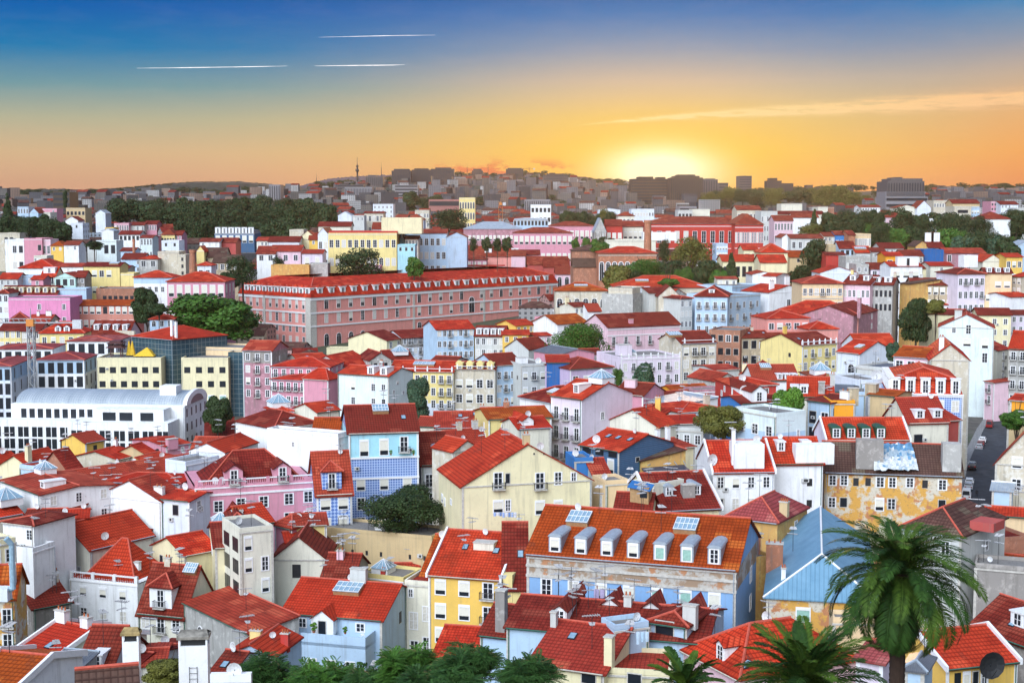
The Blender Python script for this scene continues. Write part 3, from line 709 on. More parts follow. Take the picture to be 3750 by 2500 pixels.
L('''
>03
640 215 1258 275 200 11 | p -150 | W R | 3x3:rrrsss:1.0,1.3,1.0,3.1,.05,.93 | 2x2:s | white three-window house with red-backed balustrade round its hipped crimson roof | | bal:r ch:.75:.35:2:1.4:W:.7:0 pv an:3
1265 525 1680 565 192 9 | g 70 | c D | 3x2:sbs:1.1,1.6,.5,3.1 | 1x1:v | weathered cream house with a tall yellow tower dormer and a small iron balcony | | dm:1:P:.12:3.4:2.9:.22:.7:b SK:.86:.9:1.8:1.6 di:.4:.3 an:2
1690 430 2290 715 190 7 | s 285 | G r | 2x1:a:1.1,1.5,2.4,3 | | grimy grey house under a crimson lean-to tile roof beside the yellow tower dormer | | nc an:1
300 490 650 425 190 9 | g 300 | Z D | 1x1:D:1.4,1.4,.9,3,.6,1 | 2x2:s | dingy stucco house with dark brick-red roof left of the red-balustraded white house | | an:2
40 950 385 1035 152 15 | g 600 | c R | | | low cream house with bright red roof edged in white and one skylight, bottom left | | pv sk:.55:.45 ch:.1:.5:1.2:1.6:W:.8:3 ch:.75:.5:1:1.2:W:.8:2 an:2
360 1080 640 1108 142 5 | s 860 | G K | | | little shed with dark corrugated sheet roof beside the bright red roof | shed | nc
680 1120 980 1130 148 12 | g 640 | g D | | | dark red tiled roof house with one long grey dormer behind the slim white chimney | | dm:1:w:.18:1.2:1.4:.35:.8 an:2
1000 1100 1130 1115 150 11 | g 880 | g D | | | narrow dark-tiled house squeezed against the slim white chimney | | nc
1280 1010 1500 1000 152 8 | g 935 | c r | | | small house with rosy tiles behind the garden bushes, bottom left | | nc
1350 950 1560 960 162 8 | g 840 | W D | | | low dark-roofed outbuilding right of the slim white chimney | outbuilding | nc an:1
1905 1110 2080 1130 152 9 | g 868 | g D | | | dark crimson roof with a single skylight right of the wide white chimney | house | sk:.4:.45 nc
2085 890 2505 925 158 8 | f 815 | b R | 2x1:ss:1.1,1.3,1.2,3,0,.6 | | pale blue corrugated cottage with red gable roof beside the terrace house | cottage | an:1
-160 395 130 385 165 7 | g 95 | z O | 2x3:sb:1,1.6,1.5,3 | | peeling ochre corner house with orange roof at the left edge of the view | | nt ch:.9:.2:2.4:.7:W:.5:0 an:1
105 70 325 25 196 6 | n | Z F | 1x2:s:1.2,1.4,2.5,3,.4,1 | | black-stained grey house rising behind the dark brick-red roof | | 
-300 1160 165 1210 112 9 | g 880 | W O | | | orange-tiled roof with crumbling white verge in the bottom left corner | | pv an:1 nc
>03
740 1172 1225 1128 84 .8 | s 1100 | H B | | | rusty brown corrugated awning between the two white chimneys at the bottom edge | awning | nt nc
1925 1172 2300 1168 84 .5 | n | W F | | | white rendered roof ridge at the bottom edge beside the wide chimney | parapet | nt nc
>13
135 35 640 35 198 10 | f -168 | c D | | | blank cream gable wall with one barred vent left of the ochre wall | | @:v:365:150:1.2:1.9 nc an:2
600 205 880 215 194 9 | g -20 | Z D | | | small dark-roofed house bristling with aerials before the ochre wall | | ch:.4:.4:1:1:p:.8 an:6
235 520 1148 592 185 14 | g 205 | b R | | 1x1:v | pale blue-white house with a walled roof terrace, white plastic chairs and red roof | | SK:.53:.72:3.6:2.4 ch:.58:.5:1.7:2.2:g:.9:0 @:s:420:622:1.0:1.1 @:s:950:668:1.1:1.0 box:-1.2,-3.6,13,-.02,-30,27.4:b box:-1.2,-3.6,13,-3.35,-3,1.5:b box:-1.2,-3.35,-.95,-.05,-3,1.5:b box:12.75,-3.35,13,-.05,-3,1.5:b w:s:.3:-3.62:-6.3:1.1:1.5 w:s:3:-3.62:-6.5:1.2:1.9 w:s:5.7:-3.62:-6.3:1.1:1.5 w:s:8.3:-3.62:-6.3:1.1:1.5 w:s:10.9:-3.62:-6.3:1.1:1.5 dz:t:6.2:-1.4:-2.6:3.1:2.5:2.6:d an:2 di:.5:.5:.5
955 195 1345 240 203 6 | n | y F | | | yellow-green parapet house with glass lantern behind the terrace house | | py:.3:.5:1.3 ch:.4:.3:.6:.7:R
1225 225 1480 222 206 7 | g 75 | y r | | | little bright yellow hut with rosy hipped roof left of the yellow skylight house | | nc
1355 262 1735 295 190 10 | n | c r | | | plain cream block with red parapet tiles and two tall white-framed windows | | @:s:1412:350:.6:1.0 @:c:1560:542:1.1:1.9 @:c:1438:605:1.1:2.2 @:s:1560:820:1.1:1.8 @:s:1445:850:1.1:1.8 box:13.2,0,16,6,-9.8,9.5:R
1575 175 2230 222 185 17 | g -236 | Y R | 3x3:rrb:1.3,1.9,.7,3.2 | 1x2:s | deep yellow house with red roof, cream verges and two dark skylights | | pv sk:.35:.62 sk:.80:.58 ch:.62:.34:.5:2.8:c:1.8:0 box:10.1,0,11.4,17,-3,3.6:y an:2
1480 262 1570 268 192 18 | g -190 | y O | | | slim yellow strip house with orange tiles left of the deep yellow house | | nc
2265 300 2470 300 182 14 | g -300 | y D | | | narrow house with dark red roof between the yellow and the long blue building | | sk:.75:.5 nc an:1
1610 955 2060 985 165 14 | g 640 | C R | | | low house with rusty red roof right of the cream block, trees in front | | nc
2050 722 2440 765 156 10 | g 440 | b D | 1x2:s:1,1.2,1.5,3,.55,1 | | pale blue stained house with grey chimney behind the bottom trees | | ch:.42:.1:4.4:1.1:Z:1.0:0 di:.45:.1:.5 an:3
>23
125 -20 2040 128 165 17 | g -456 | B O | 7x2:ssrrggr:1.15,1.9,3.0,4,.03,.97 | 1x2:s:1.2,1.7,2.5,3.4,.3,1 | long faded-blue building with seven curved grey dormers and two big glass skylights | apartment block | top:2.7:h dm:7:b:.05:1.5:1.9:.07:.96:rrrrggs SK:.19:.72:2.6:2.6 SK:.72:.72:2.6:2.6 band:.4,1.4,2.6 nc an:5
-60 650 1760 805 146 13 | g 360 | b D | | | long rambling dark-red roof with little tiled gables in front of the blue building | | dm:1:t:.16:1.5:1.6:.22:.3 dm:4:t:.86:1.8:.2:.15:1:- ch:.56:.45:1.0:.8:g an:12
150 985 830 1078 136 15 | g 590 | C r | | | cream-walled house with a broad worn crimson roof and two tiny skylights | | @:d:690:1130:1.4:1.0 @:d:1110:1150:1.3:1.2 ch:1.0:.10:2.6:.8:C:.9:0 ch:.0:.42:1.4:.6:g:.6:0 sk:.33:.66 an:2
835 1082 1440 1112 134 7 | n | C r | 1x1:s:1.5,1.5,.8,3,.3,.6 | | cream garden wall house with a tiled coping and bluish yard behind | | an:1
1240 605 1590 655 143 7 | h 480 | b D | | | small blue-grey house with dark open window and hipped red roof over a yard | | @:d:1385:700:1.9:2.0 ch:.96:.2:1.6:1.4:g:.8:0 nc
930 690 1240 650 139 3 | n | b F | | | narrow blue-grey staircase wall with washing hung in the corner | | 
1550 862 2080 1135 141 14 | h 600 | p R | | | pink-white house with broad bright red hip roof, white dormer and skylight | | dm:1:t:.12:1.4:1.8:.42:.75 sk:.9:.3 di:.45:.5:.6 nc an:2
>33
-10 385 1010 440 160 32 | k 5 | z S | 4x2:-g-g-g-g:1.4,1.5,1.1,3,.0,.9 | 3x2:g | ochre peeling building under a huge hipped blue sheet-metal roof | warehouse | nt nc ch:.15:.1:1.2:.5:W ch:.05:.35:3:2.0:S:1.2:3
-110 60 60 40 172 6 | n | O F | | | brick and plaster chimney block left of the blue metal roof | outbuilding | ch:.5:.5:2.5:2:S:1.2:3
1640 1030 2290 962 130 10 | g 700 | Y R | 4x1:Dsds:.9,1.9,.7,3,.1,.6 | | mustard yellow house with red roof and black satellite dish, bottom right | | pv nc an:1
1860 640 2500 870 152 9 | g 365 | Z D | | | dark red roof with a long timber dormer at the lower right edge | | dm:1:w:.35:2.0:1.5:.3:.75 sk:.45:.4 sk:.75:.25 nc
1900 112 2480 160 170 5 | n | Z F | | | mould-blackened grey wall house below an orange roof at the right edge | | an:2
2035 92 2520 150 184 9 | g -20 | G O | | | orange-tiled house with two roof windows at the right edge behind the palm | | sk:.4:.5 nc
600 615 1620 640 148 3 | n | q F | | | plain peach-coloured wall house half hidden by the big palm | | 
820 945 1060 985 118 4 | s 880 | l P | | | lilac stair hut with small pink tiled roof under the palm | hut | nc
1255 1040 1440 1065 116 4 | h 975 | b K | | | little pale blue box hut with green roof under the palm | hut | nc
>02
780 150 960 118 292 7 | g 72 | Y r | 1x1:v | | tiny golden yellow rooftop hut in front of the white curved-roof building | hut | nc
700 505 1085 305 240 9 | g 225 | H r | | | long house whose ragged brown eave of loose tiles faces the viewer | | nc an:2
460 480 700 545 243 26 | f 412 | g r | | | grey gable-ended house with long bright red roof running back | | nc
1080 300 1345 203 262 10 | g 225 | e R | 5x2:sbsbs:1.0,1.7,.6,3.1 | | weathered cream house with a row of small balconies and bright red roof | | an:1
1372 272 1505 216 264 8 | g 170 | o R | 1x1:s | | narrow ochre and white house left of the pink chimney house | | nc
1520 180 1740 150 272 12 | g 128 | P R | | | pink stucco house with a broad pink chimney stack and small crimson roofs | | ch:.25:.0:1.2:2.2:P:1:0 @:s:1672:212:.5:.8
1500 345 1700 290 254 6 | s 285 | O R | | | low orange-ochre wall house beneath the pink house | | nc
1735 212 2060 232 254 12 | f 148 | W R | | | white asymmetric gable wall left of the rose palace roof | | nc an:2
1700 352 2010 292 241 5 | n | V F | | | blank white parapet house carrying television aerials | | an:3
-60 425 255 360 252 9 | g 290 | c R | | | small house with two bright red roofs at the left edge, mid height | | nc an:1
180 375 345 395 246 6 | n | b F | | | low blue-grey shed roof beside dark beams, left side | shed | 
345 425 640 352 246 10 | g 262 | C R | | | cream cottage with tall white chimney and grey roof box, left side | | ch:.15:.3:2.6:1:C an:1
400 602 690 560 232 10 | g 490 | W D | | | white house with sunken dark red roof behind the white railing | | nc an:2
0 490 370 622 222 12 | g 425 | W r | | 3x2:s:.9,1.3,.6,3 | white house with glass lantern and dark green dormered side at left | | dm:1:w:.3:1.6:1.0:.6:.95 py:.12:.55:1.3 nc
710 580 965 640 228 10 | g 500 | W O | | | white house with weathered orange-brown roof beside the white loggia | | nc
560 640 905 655 219 6 | f 590 | W r | | | low white gable wall in front of the orange-brown roof | | nc an:2
970 502 1645 520 226 8 | h 425 | W R | 4x1:DDDs:2.0,1.5,.4,3 | | white rooftop loggia house with broad bright red hipped roof | | nc
905 620 1480 682 219 6 | f 490 | W r | | | big blank white gable wall with a skylight on its slope | | ch:.85:.3:.8:1.6:W nc an:1
1480 655 1735 680 214 8 | g 620 | V R | 1x1:d | | small white annex with red skirt roof right of the blank white gable | | nc
822 1125 1400 990 203 10 | g 888 | c R | 2x1:s:1,1.4,2,3 | 2x1:s:.5,1.2,3,3 | cream house with one great smooth bright red roof and blank gable | | nc an:1 di:.3:.1:.6
900 905 1370 955 218 13 | g 665 | G D | | 1x1:s | grey gabled house with long dark red roof behind the great smooth roof | | di:.12:.3:.7 an:3
590 840 800 830 208 6 | g 762 | c R | | | small red roof abutting the great smooth red roof on its left | | nc
30 870 310 905 197 8 | h 822 | W D | 1x1:s:1.1,1.3,.8,3,.7,1 | | white hut with tiled hip roof and brown corner window, left edge | | nc
-150 850 195 790 206 9 | g 680 | c R | | | red roof with a large glass lantern at the left edge | | py:.85:.3:1.8 nc
230 842 570 832 207 7 | g 765 | H D | | | long dark red roof over a brown wall left of the great smooth roof | | nc
450 875 620 870 202 4 | g 822 | V D | | | little dark-tiled lean-to above a green door | shed | nc
450 742 745 748 214 7 | g 685 | b D | | | pale blue-white house with two small dark red roofs and a dish | | nc di:.7:.5:.5 ch:.9:.3:1:1:C
-60 1075 300 1078 212 9 | g 900 | g D | | | dark crimson roof with an orange tiled edge at the left edge | | nc an:2
-100 1095 145 1050 178 6 | n | C F | 2x1:s | | cream wall with orange-painted coping at the left edge | | 
300 1150 560 1040 192 5 | n | W F | | | low white parapet house tucked below the hip-roofed hut | | an:1
1970 1105 2300 1085 196 13 | g 880 | C D | 1x2:s:1.1,1.4,1.5,3,.4,1 | 1x1:s | cream house with steep dark-red roof, glass turret and white chimney pots | | py:.3:.8:1.2 ch:.75:.6:1.6:1.6:W:1:4 dm:1:P:.5:2.4:1.6:.5:.9 nc
2195 968 2500 935 190 8 | n | c F | 2x4:s-r:.9,1.8,.8,3 | 2x5:DD:2.6,1.8,1.2,3 | cream block with green-framed window and glazed balconies | | an:1
1690 1176 1990 1120 201 9 | g 1010 | C R | | | cream side house with bright red roof meeting the glass turret house | | nc
2250 660 2420 650 240 6 | g 640 | p r | | | sliver of pinkish house behind the rose palace | | nc
>12
160 20 560 -30 264 13 | h -155 | W D | 3x1:bbb:1.1,1.9,.8,3.1,.15,1 | | white house with three tall windows and long iron balcony, dark-red hip roof | | nc
255 205 480 190 243 9 | g 112 | p r | | | rosy tiled roof right of the glass pyramid and brick-red chimneys | | nc an:3
515 62 745 62 252 9 | g -80 | e O | 2x1:s:.8,1,1.0,3 | | stained white house with orange roof beside the tall blue-tiled block | | nc
-567 565 545 497 216 15 | p 215 | P D | | | rose-pink palace with stone balustrade, tiny gabled dormers and crimson roof | mansion | bal dm:2:T:.02:2.7:2.2:.12:.92:b @:s:-350:735:1.3:1.6 @:s:-143:710:1.3:1.6 @:s:65:690:1.3:1.6 @:s:295:665:1.3:1.6 @:s:472:645:1.3:1.6 @:s:60:835:1.3:1.6 @:s:295:840:1.3:1.6 @:s:475:825:1.3:1.6 @:s:-350:880:1.3:1.6 band:1.2 py:.42:.5:1.8 an:4 di:.18:.1:.6 di:.23:.1:.6
548 622 872 606 217 10 | g 235 | a r | 2x3:rr:1.4,1.7,.8,3.1 | | narrow blue-and-white tiled house with a pyramid-roofed tiled dormer | | dm:1:A:.1:3.0:2.8:.15:.75:b nc @:b:790:880:1.3:2.0
842 60 1482 42 232 15 | g -190 | A D | 3x5:---rrrssrbrsrrs:1.25,1.9,4.4,3.25 | | tall blue-tiled block with turquoise top storey and balconies | apartment block | top:4.3:Q SK:.5:.78:2.6:2.4 sk:.82:.5 @:r:985:200:1.3:2.6 @:r:1167:190:1.3:2.6 @:b:1350:165:1.2:2.4 band:4.2,7.6 nc
745 95 842 70 231 14 | n | W F | | | thin white party-wall slice left of the tall blue-tiled block | house | 
1510 350 1790 335 237 12 | g 58 | g D | 2x3:bs:1.2,1.9,1.8,3.2 | | beige house with big dark roof and one barrel dormer right of the blue block | | dm:1:b:.2:1.4:1.6:.4:.8:r nc
1830 205 2285 165 254 10 | g 40 | g r | | | weathered rosy roof behind the pale yellow gable house | | an:3 di:.7:.4:.5
1800 225 2045 195 226 6 | f 125 | e R | | | small beige gabled attic beside the pale yellow gable house | | nc
1880 545 3070 482 201 15 | f 160 | C R | | | big pale yellow gable house with two little balconies and washing line | | @:b:2213:498:1.2:2.2 @:d:2300:478:.6:1.4 @:b:2595:500:1.2:2.2 @:s:2762:478:1.0:1.7 @:s:2905:465:.7:1.2 @:r:2213:735:1.3:1.7 @:s:2302:725:.7:1.5 @:r:2595:745:1.2:1.9 @:r:2762:730:1.1:1.6 @:v:2542:252:.25:.25 @:v:2633:252:.25:.25 ch:.5:.05:1.2:.9:o:1:2 nc an:3
-100 905 150 868 202 8 | g 735 | W R | 1x1:-| | white house with bright red roof and open glazed balcony | | nc an:1
165 900 325 935 208 5 | h 798 | P r | | | tiny rose house with round-hipped crimson roof under the pink palace | | nc
330 905 640 892 206 5 | s 850 | y r | | | low yellow-cream house with narrow red tiled strip roof | | nc di:.2:.5:.5 an:1
275 1060 545 1045 202 8 | g 985 | c R | | | small cream house with bright red roof left of the ochre wall | | nc
555 945 1605 1035 215 7 | n | o F | 8x1:v-vvv-vv:.4,.7,2.6,3 | | long blank ochre wall streaked with black damp in front of the dark tree | outbuilding | nt an:6 ch:.5:.5:.3:2:W:2:0
>22
615 165 970 225 231 13 | g 15 | D R | 3x1:DDD:1.7,.9,.3,3 | | dark blue-tiled house with bright orange-red roof and three skylights | | @:r:893:370:1.2:2.3 sk:.3:.6 sk:.55:.6 sk:.85:.6 di:.28:.1:.7 nc an:1
1000 250 1215 400 234 8 | s 150 | O B | 2x1:s:1,1.8,3,3 | | derelict ochre house with collapsed brown tiles beside the dark blue one | | nt nc
1215 402 1590 392 226 14 | s 235 | Z N | | | roofless grey ruin covered with navy tarpaulins and loose battens | ruin | nc
1290 772 1900 742 197 15 | g 432 | C D | | | cream house with crimson roof and two small barrel dormers | | dm:2:b:.35:1.2:1.4:.1:.95 ch:.6:.18:1.5:1.8:Z:1.2:0 an:3 pv
1100 520 1290 560 203 6 | n | c F | | | cream stepped parapet left of the twin barrel dormers | house | 
930 778 1250 792 192 8 | g 600 | C D | | | deep dark red roof holding the blue-topped shed | | nc
735 440 880 432 217 7 | g 295 | g r | | | small red roof patch right of the sky-blue parapet | | nc an:2
560 318 730 312 219 6 | n | u F | | | sky-blue rooftop parapet box next to the pale yellow gable | house | 
845 530 1060 515 207 5 | n | q F | | | low peach wall between the gable house and the dark red roof | house | 
1830 415 2390 408 206 12 | g 132 | W R | 4x2:esss:.9,1.5,.9,3.2 | 1x2:v | white house with red roof and a big white box dormer with chimney | | box:3.2,0.3,7.6,4,.3,3.6:W ch:.36:.12:5:.5:W:.6:0 pv di:.0:.1:.9 an:1
1960 825 2420 880 186 11 | h 618 | O P | | | rose-tiled hipped roof house with rough ochre wall behind the long blue building | | nc an:2 ch:.95:.3:1.6:1.1:o:.8:4
1345 22 1740 45 262 9 | n | g F | 4x1:s | | grey-white cluttered back house with washing, left of the bushy tree | | 
1420 205 1660 178 244 6 | s 150 | C r | | | low dark-red strip roof between two slim white chimneys | | nc ch:.0:.5:2.6:.7:W ch:.3:.4:3:.7:W
>32
40 338 508 332 210 9 | g 102 | W R | 2x3:-v:.8,1.1,2.4,3.2 | | tall cream-white house with steep red roof and two rounded white dormers | | dm:2:w:.45:1.2:1.4:.0:1.0 box:3.6,-.05,9.4,2,-.3,3.0:W nc
528 412 1785 452 215 13 | g 135 | z B | | | derelict ochre building with peeling plaster and tarpaulined brown roof | ruin | nt @:s:598:495:1.0:1.4 @:s:703:495:1.0:1.4 @:s:1035:512:1.1:1.4 @:s:1146:515:1.0:1.4 @:s:1307:517:1.0:1.3 @:s:1605:537:1.1:1.4 @:s:592:697:1.0:1.4 @:d:698:697:1.0:1.4 @:r:1028:715:1.1:1.8 @:e:1138:712:1.1:1.5 @:d:1600:712:1:1.2 @:v:812:510:.8:1.2 @:v:923:510:.8:1.2 @:v:1445:530:.8:1.2 box:4.6,.5,8.6,3,.4,4.4:Z box:17.2,.5,19.9,3,.4,4.2:G nc
1215 925 1780 1010 176 14 | h 700 | g B | 2x1:s | | brown-red hipped roof house with two red roof boxes behind the palm tip | | box:2,3.5,5.5,7,.2,1.3:r box:7.5,3.5,10.5,7,.2,1.1:r nc
545 118 1300 118 236 10 | g -80 | l R | | | pale pink house with a red roof and four dark green barrel dormers | | dm:4:g:.05:1.6:1.7:.03:.75 pv nc
2090 330 2900 388 216 12 | f -100 | e r | 2x2:s-:1.3,1.6,-1,3.4 | | stained white gable house with orange scar at the right edge | | nc
2000 800 2700 850 202 6 | g 735 | q R | | | beige house with bright red roof slope at the right edge, aerials in front | | nc an:5
1600 1090 2420 1035 186 8 | n | H D | | | brown-walled terrace with white coping and iron railing, lower right | outbuilding | nt an:3
2060 575 2240 588 210 3 | s 540 | b W | | | pale corrugated lean-to beside the street at right | shed | nc
>01
100 968 1690 990 338 17 | v 830 | W W | 10x1:DDDDDDDDDD:1.5,2.1,1.2,3.9,.05,.53 | 5x5:D:.8,1.8,1,3.4 | large white modern building with long barrel-vaulted metal roof | office building | nt vis:19 box:-8,-4,17.1,-.03,-40,36.7:W box:17.1,-8,41,-.03,-40,37:W box:22,-5,39,-.04,-3.3,3:W box:35,4,39,8,.1,4:W w:D:-6.2:-4.02:-7.15:1.05:2.2 w:D:-4.8:-4.02:-7.15:1.05:2.2 w:D:-2.8:-4.02:-7.15:1.05:2.2 w:D:-1.4:-4.02:-7.15:1.05:2.2 w:D:0.6:-4.02:-7.15:1.05:2.2 w:D:2:-4.02:-7.15:1.05:2.2 w:D:4:-4.02:-7.15:1.05:2.2 w:D:5.4:-4.02:-7.15:1.05:2.2 w:D:7.4:-4.02:-7.15:1.05:2.2 w:D:8.8:-4.02:-7.15:1.05:2.2 w:D:10.8:-4.02:-7.15:1.05:2.2 w:D:12.2:-4.02:-7.15:1.05:2.2 w:D:14.2:-4.02:-7.15:1.05:2.2 w:D:15.6:-4.02:-7.15:1.05:2.2 w:D:-6.2:-4.02:-9.95:1.05:2.2 w:D:-4.8:-4.02:-9.95:1.05:2.2 w:D:-2.8:-4.02:-9.95:1.05:2.2 w:D:-1.4:-4.02:-9.95:1.05:2.2 w:D:0.6:-4.02:-9.95:1.05:2.2 w:D:2:-4.02:-9.95:1.05:2.2 w:D:4:-4.02:-9.95:1.05:2.2 w:D:5.4:-4.02:-9.95:1.05:2.2 w:D:7.4:-4.02:-9.95:1.05:2.2 w:D:8.8:-4.02:-9.95:1.05:2.2 w:D:10.8:-4.02:-9.95:1.05:2.2 w:D:12.2:-4.02:-9.95:1.05:2.2 w:D:14.2:-4.02:-9.95:1.05:2.2 w:D:15.6:-4.02:-9.95:1.05:2.2 w:D:-6.2:-4.02:-12.8:1.05:2.2 w:D:-4.8:-4.02:-12.8:1.05:2.2 w:D:-2.8:-4.02:-12.8:1.05:2.2 w:D:-1.4:-4.02:-12.8:1.05:2.2 w:D:0.6:-4.02:-12.8:1.05:2.2 w:D:2:-4.02:-12.8:1.05:2.2 w:D:4:-4.02:-12.8:1.05:2.2 w:D:5.4:-4.02:-12.8:1.05:2.2 w:D:7.4:-4.02:-12.8:1.05:2.2 w:D:8.8:-4.02:-12.8:1.05:2.2 w:D:10.8:-4.02:-12.8:1.05:2.2 w:D:12.2:-4.02:-12.8:1.05:2.2 w:D:14.2:-4.02:-12.8:1.05:2.2 w:D:15.6:-4.02:-12.8:1.05:2.2 w:D:-6.2:-4.02:-15.6:1.05:2.2 w:D:-4.8:-4.02:-15.6:1.05:2.2 w:D:-2.8:-4.02:-15.6:1.05:2.2 w:D:-1.4:-4.02:-15.6:1.05:2.2 w:D:0.6:-4.02:-15.6:1.05:2.2 w:D:2:-4.02:-15.6:1.05:2.2 w:D:4:-4.02:-15.6:1.05:2.2 w:D:5.4:-4.02:-15.6:1.05:2.2 w:D:7.4:-4.02:-15.6:1.05:2.2 w:D:8.8:-4.02:-15.6:1.05:2.2 w:D:10.8:-4.02:-15.6:1.05:2.2 w:D:12.2:-4.02:-15.6:1.05:2.2 w:D:14.2:-4.02:-15.6:1.05:2.2 w:D:15.6:-4.02:-15.6:1.05:2.2 w:D:18.6:-8.02:-7.15:1.05:2.2 w:D:20:-8.02:-7.15:1.05:2.2 w:D:22:-8.02:-7.15:1.05:2.2 w:D:23.4:-8.02:-7.15:1.05:2.2 w:D:25.4:-8.02:-7.15:1.05:2.2 w:D:26.8:-8.02:-7.15:1.05:2.2 w:D:28.8:-8.02:-7.15:1.05:2.2 w:D:30.2:-8.02:-7.15:1.05:2.2 w:D:32.2:-8.02:-7.15:1.05:2.2 w:D:33.6:-8.02:-7.15:1.05:2.2 w:D:35.6:-8.02:-7.15:1.05:2.2 w:D:37:-8.02:-7.15:1.05:2.2 w:D:39:-8.02:-7.15:1.05:2.2 w:D:40.4:-8.02:-7.15:1.05:2.2 w:D:18.6:-8.02:-9.95:1.05:2.2 w:D:20:-8.02:-9.95:1.05:2.2 w:D:22:-8.02:-9.95:1.05:2.2 w:D:23.4:-8.02:-9.95:1.05:2.2 w:D:25.4:-8.02:-9.95:1.05:2.2 w:D:26.8:-8.02:-9.95:1.05:2.2 w:D:28.8:-8.02:-9.95:1.05:2.2 w:D:30.2:-8.02:-9.95:1.05:2.2 w:D:32.2:-8.02:-9.95:1.05:2.2 w:D:33.6:-8.02:-9.95:1.05:2.2 w:D:35.6:-8.02:-9.95:1.05:2.2 w:D:37:-8.02:-9.95:1.05:2.2 w:D:39:-8.02:-9.95:1.05:2.2 w:D:40.4:-8.02:-9.95:1.05:2.2 w:D:18.6:-8.02:-12.8:1.05:2.2 w:D:20:-8.02:-12.8:1.05:2.2 w:D:22:-8.02:-12.8:1.05:2.2 w:D:23.4:-8.02:-12.8:1.05:2.2 w:D:25.4:-8.02:-12.8:1.05:2.2 w:D:26.8:-8.02:-12.8:1.05:2.2 w:D:28.8:-8.02:-12.8:1.05:2.2 w:D:30.2:-8.02:-12.8:1.05:2.2 w:D:32.2:-8.02:-12.8:1.05:2.2 w:D:33.6:-8.02:-12.8:1.05:2.2 w:D:35.6:-8.02:-12.8:1.05:2.2 w:D:37:-8.02:-12.8:1.05:2.2 w:D:39:-8.02:-12.8:1.05:2.2 w:D:40.4:-8.02:-12.8:1.05:2.2 w:D:18.6:-8.02:-15.6:1.05:2.2 w:D:20:-8.02:-15.6:1.05:2.2 w:D:22:-8.02:-15.6:1.05:2.2 w:D:23.4:-8.02:-15.6:1.05:2.2 w:D:25.4:-8.02:-15.6:1.05:2.2 w:D:26.8:-8.02:-15.6:1.05:2.2 w:D:28.8:-8.02:-15.6:1.05:2.2 w:D:30.2:-8.02:-15.6:1.05:2.2 w:D:32.2:-8.02:-15.6:1.05:2.2 w:D:33.6:-8.02:-15.6:1.05:2.2 w:D:35.6:-8.02:-15.6:1.05:2.2 w:D:37:-8.02:-15.6:1.05:2.2 w:D:39:-8.02:-15.6:1.05:2.2 w:D:40.4:-8.02:-15.6:1.05:2.2 w:D:26:-5.02:-2.9:3:1.8 w:D:30:-5.02:-2.9:3:1.8 w:D:35:-5.02:-2.9:3:1.8
335 568 770 566 400 15 | h 492 | W P | 5x4:D:1.9,2.9,.9,3.9 | 3x4:D:1,2.6,.9,3.9 | white hotel cube with pink-red hipped roof and grey top floor | hotel | top:4:b nc
-180 628 100 626 386 26 | h 565 | V P | 4x5:D:1.9,2.9,.9,3.9 | 4x5:D:1,2.6,.9,3.9 | white hotel wing cut by the left edge with red roof | hotel | top:4:b nc
-60 470 480 466 445 18 | h 415 | W P | 6x3:D:2.1,3,.9,4 | | long white hotel block with pink-red roof behind the crane mast | hotel | nc
612 396 1060 396 440 20 | h 345 | W P | 5x3:D:2.2,3,.9,4 | 3x3:D:1,2.6,.9,4 | white block with pinkish roof behind the square-windowed cream block | hotel | nc
885 565 1475 565 402 14 | n | C F | 6x3:DDDDDD:1.6,1.6,2.2,4.0 | | cream block with a grid of square black windows and a rooftop pagoda | office building | nt
1660 565 2090 565 403 14 | n | C F | 4x4:DDDD-DDDDggg:1.6,1.6,2.2,4.0 | | second cream block with square windows, some with green blinds | office building | nt
1210 352 1582 384 416 20 | h 255 | x R | | | dark glass tower block under a broad red pyramid roof | office building | ch:.85:.1:4.5:.8:W:.5:0 ch:.95:.1:4.5:.8:W:.5:0 nt
2090 515 2230 516 406 14 | n | x F | | | dark glass slice right of the second cream block | office building | nt
1808 462 2225 475 415 12 | n | q F | 7x1:D------:.8,2.6,1,3,.0,.4 | | peach and white block behind the second cream block | office building | 
2225 478 2490 484 401 12 | g 388 | m r | 3x4:sbs:1.1,1.8,1.0,3.4 | | mauve town house with grey mansard front and pink gable side | | top:3.6:Z nc
695 66 1230 72 560 14 | g 15 | t O | 9x2:rrrrDrrrr:3,2.6,.8,5.2 | | long salmon school building with orange tiled roof and air conditioners | school | nc
75 12 640 2 548 16 | n | M F | 5x2:--s-s:1.2,2,2,5 | | large blank magenta-pink wall building, left side | apartment block | 
365 325 770 322 482 12 | h 218 | y R | 5x3:srsbr:1.3,1.9,1.4,3.5 | | yellow house with bright red hipped roof right of the crane | | dm:2:t:.1:2:1.8:.3:.7
-10 296 192 296 486 12 | g 232 | y D | 4x3:ssss:1.2,2,.5,3.6 | | pale yellow row house with dark roof left of the crane mast | | nc
195 300 362 300 484 12 | g 226 | e D | 3x3:sss:1.2,2,.5,3.6 | | beige row house with three tall windows just behind the crane mast | | nc
820 332 1170 334 500 14 | g 205 | p D | | 1x2:s | crimson-roofed house with four pale dormers in a row | | dm:4:w:.3:1.8:1.8 nc
1372 198 1592 196 522 12 | h 150 | b R | 3x2:ass:1.3,2,.6,3.5 | | light blue mansard house at the left foot of the big round tree | | top:.1:b nc
100 212 270 208 530 12 | h 130 | g D | | | small dark hipped roof in front of the magenta building | | nc
255 215 450 215 526 12 | g 150 | e r | 2x1:s | | low house with faded red roof and white chimneys before the magenta building | | ch:.3:.4:1.4:1:W ch:.8:.4:1.6:2:W
-30 -40 78 -35 566 14 | h -80 | n D | 2x3:ss:1.4,2.2,1,4.4 | | pale grey-green house at the left edge beside the magenta building | | nc
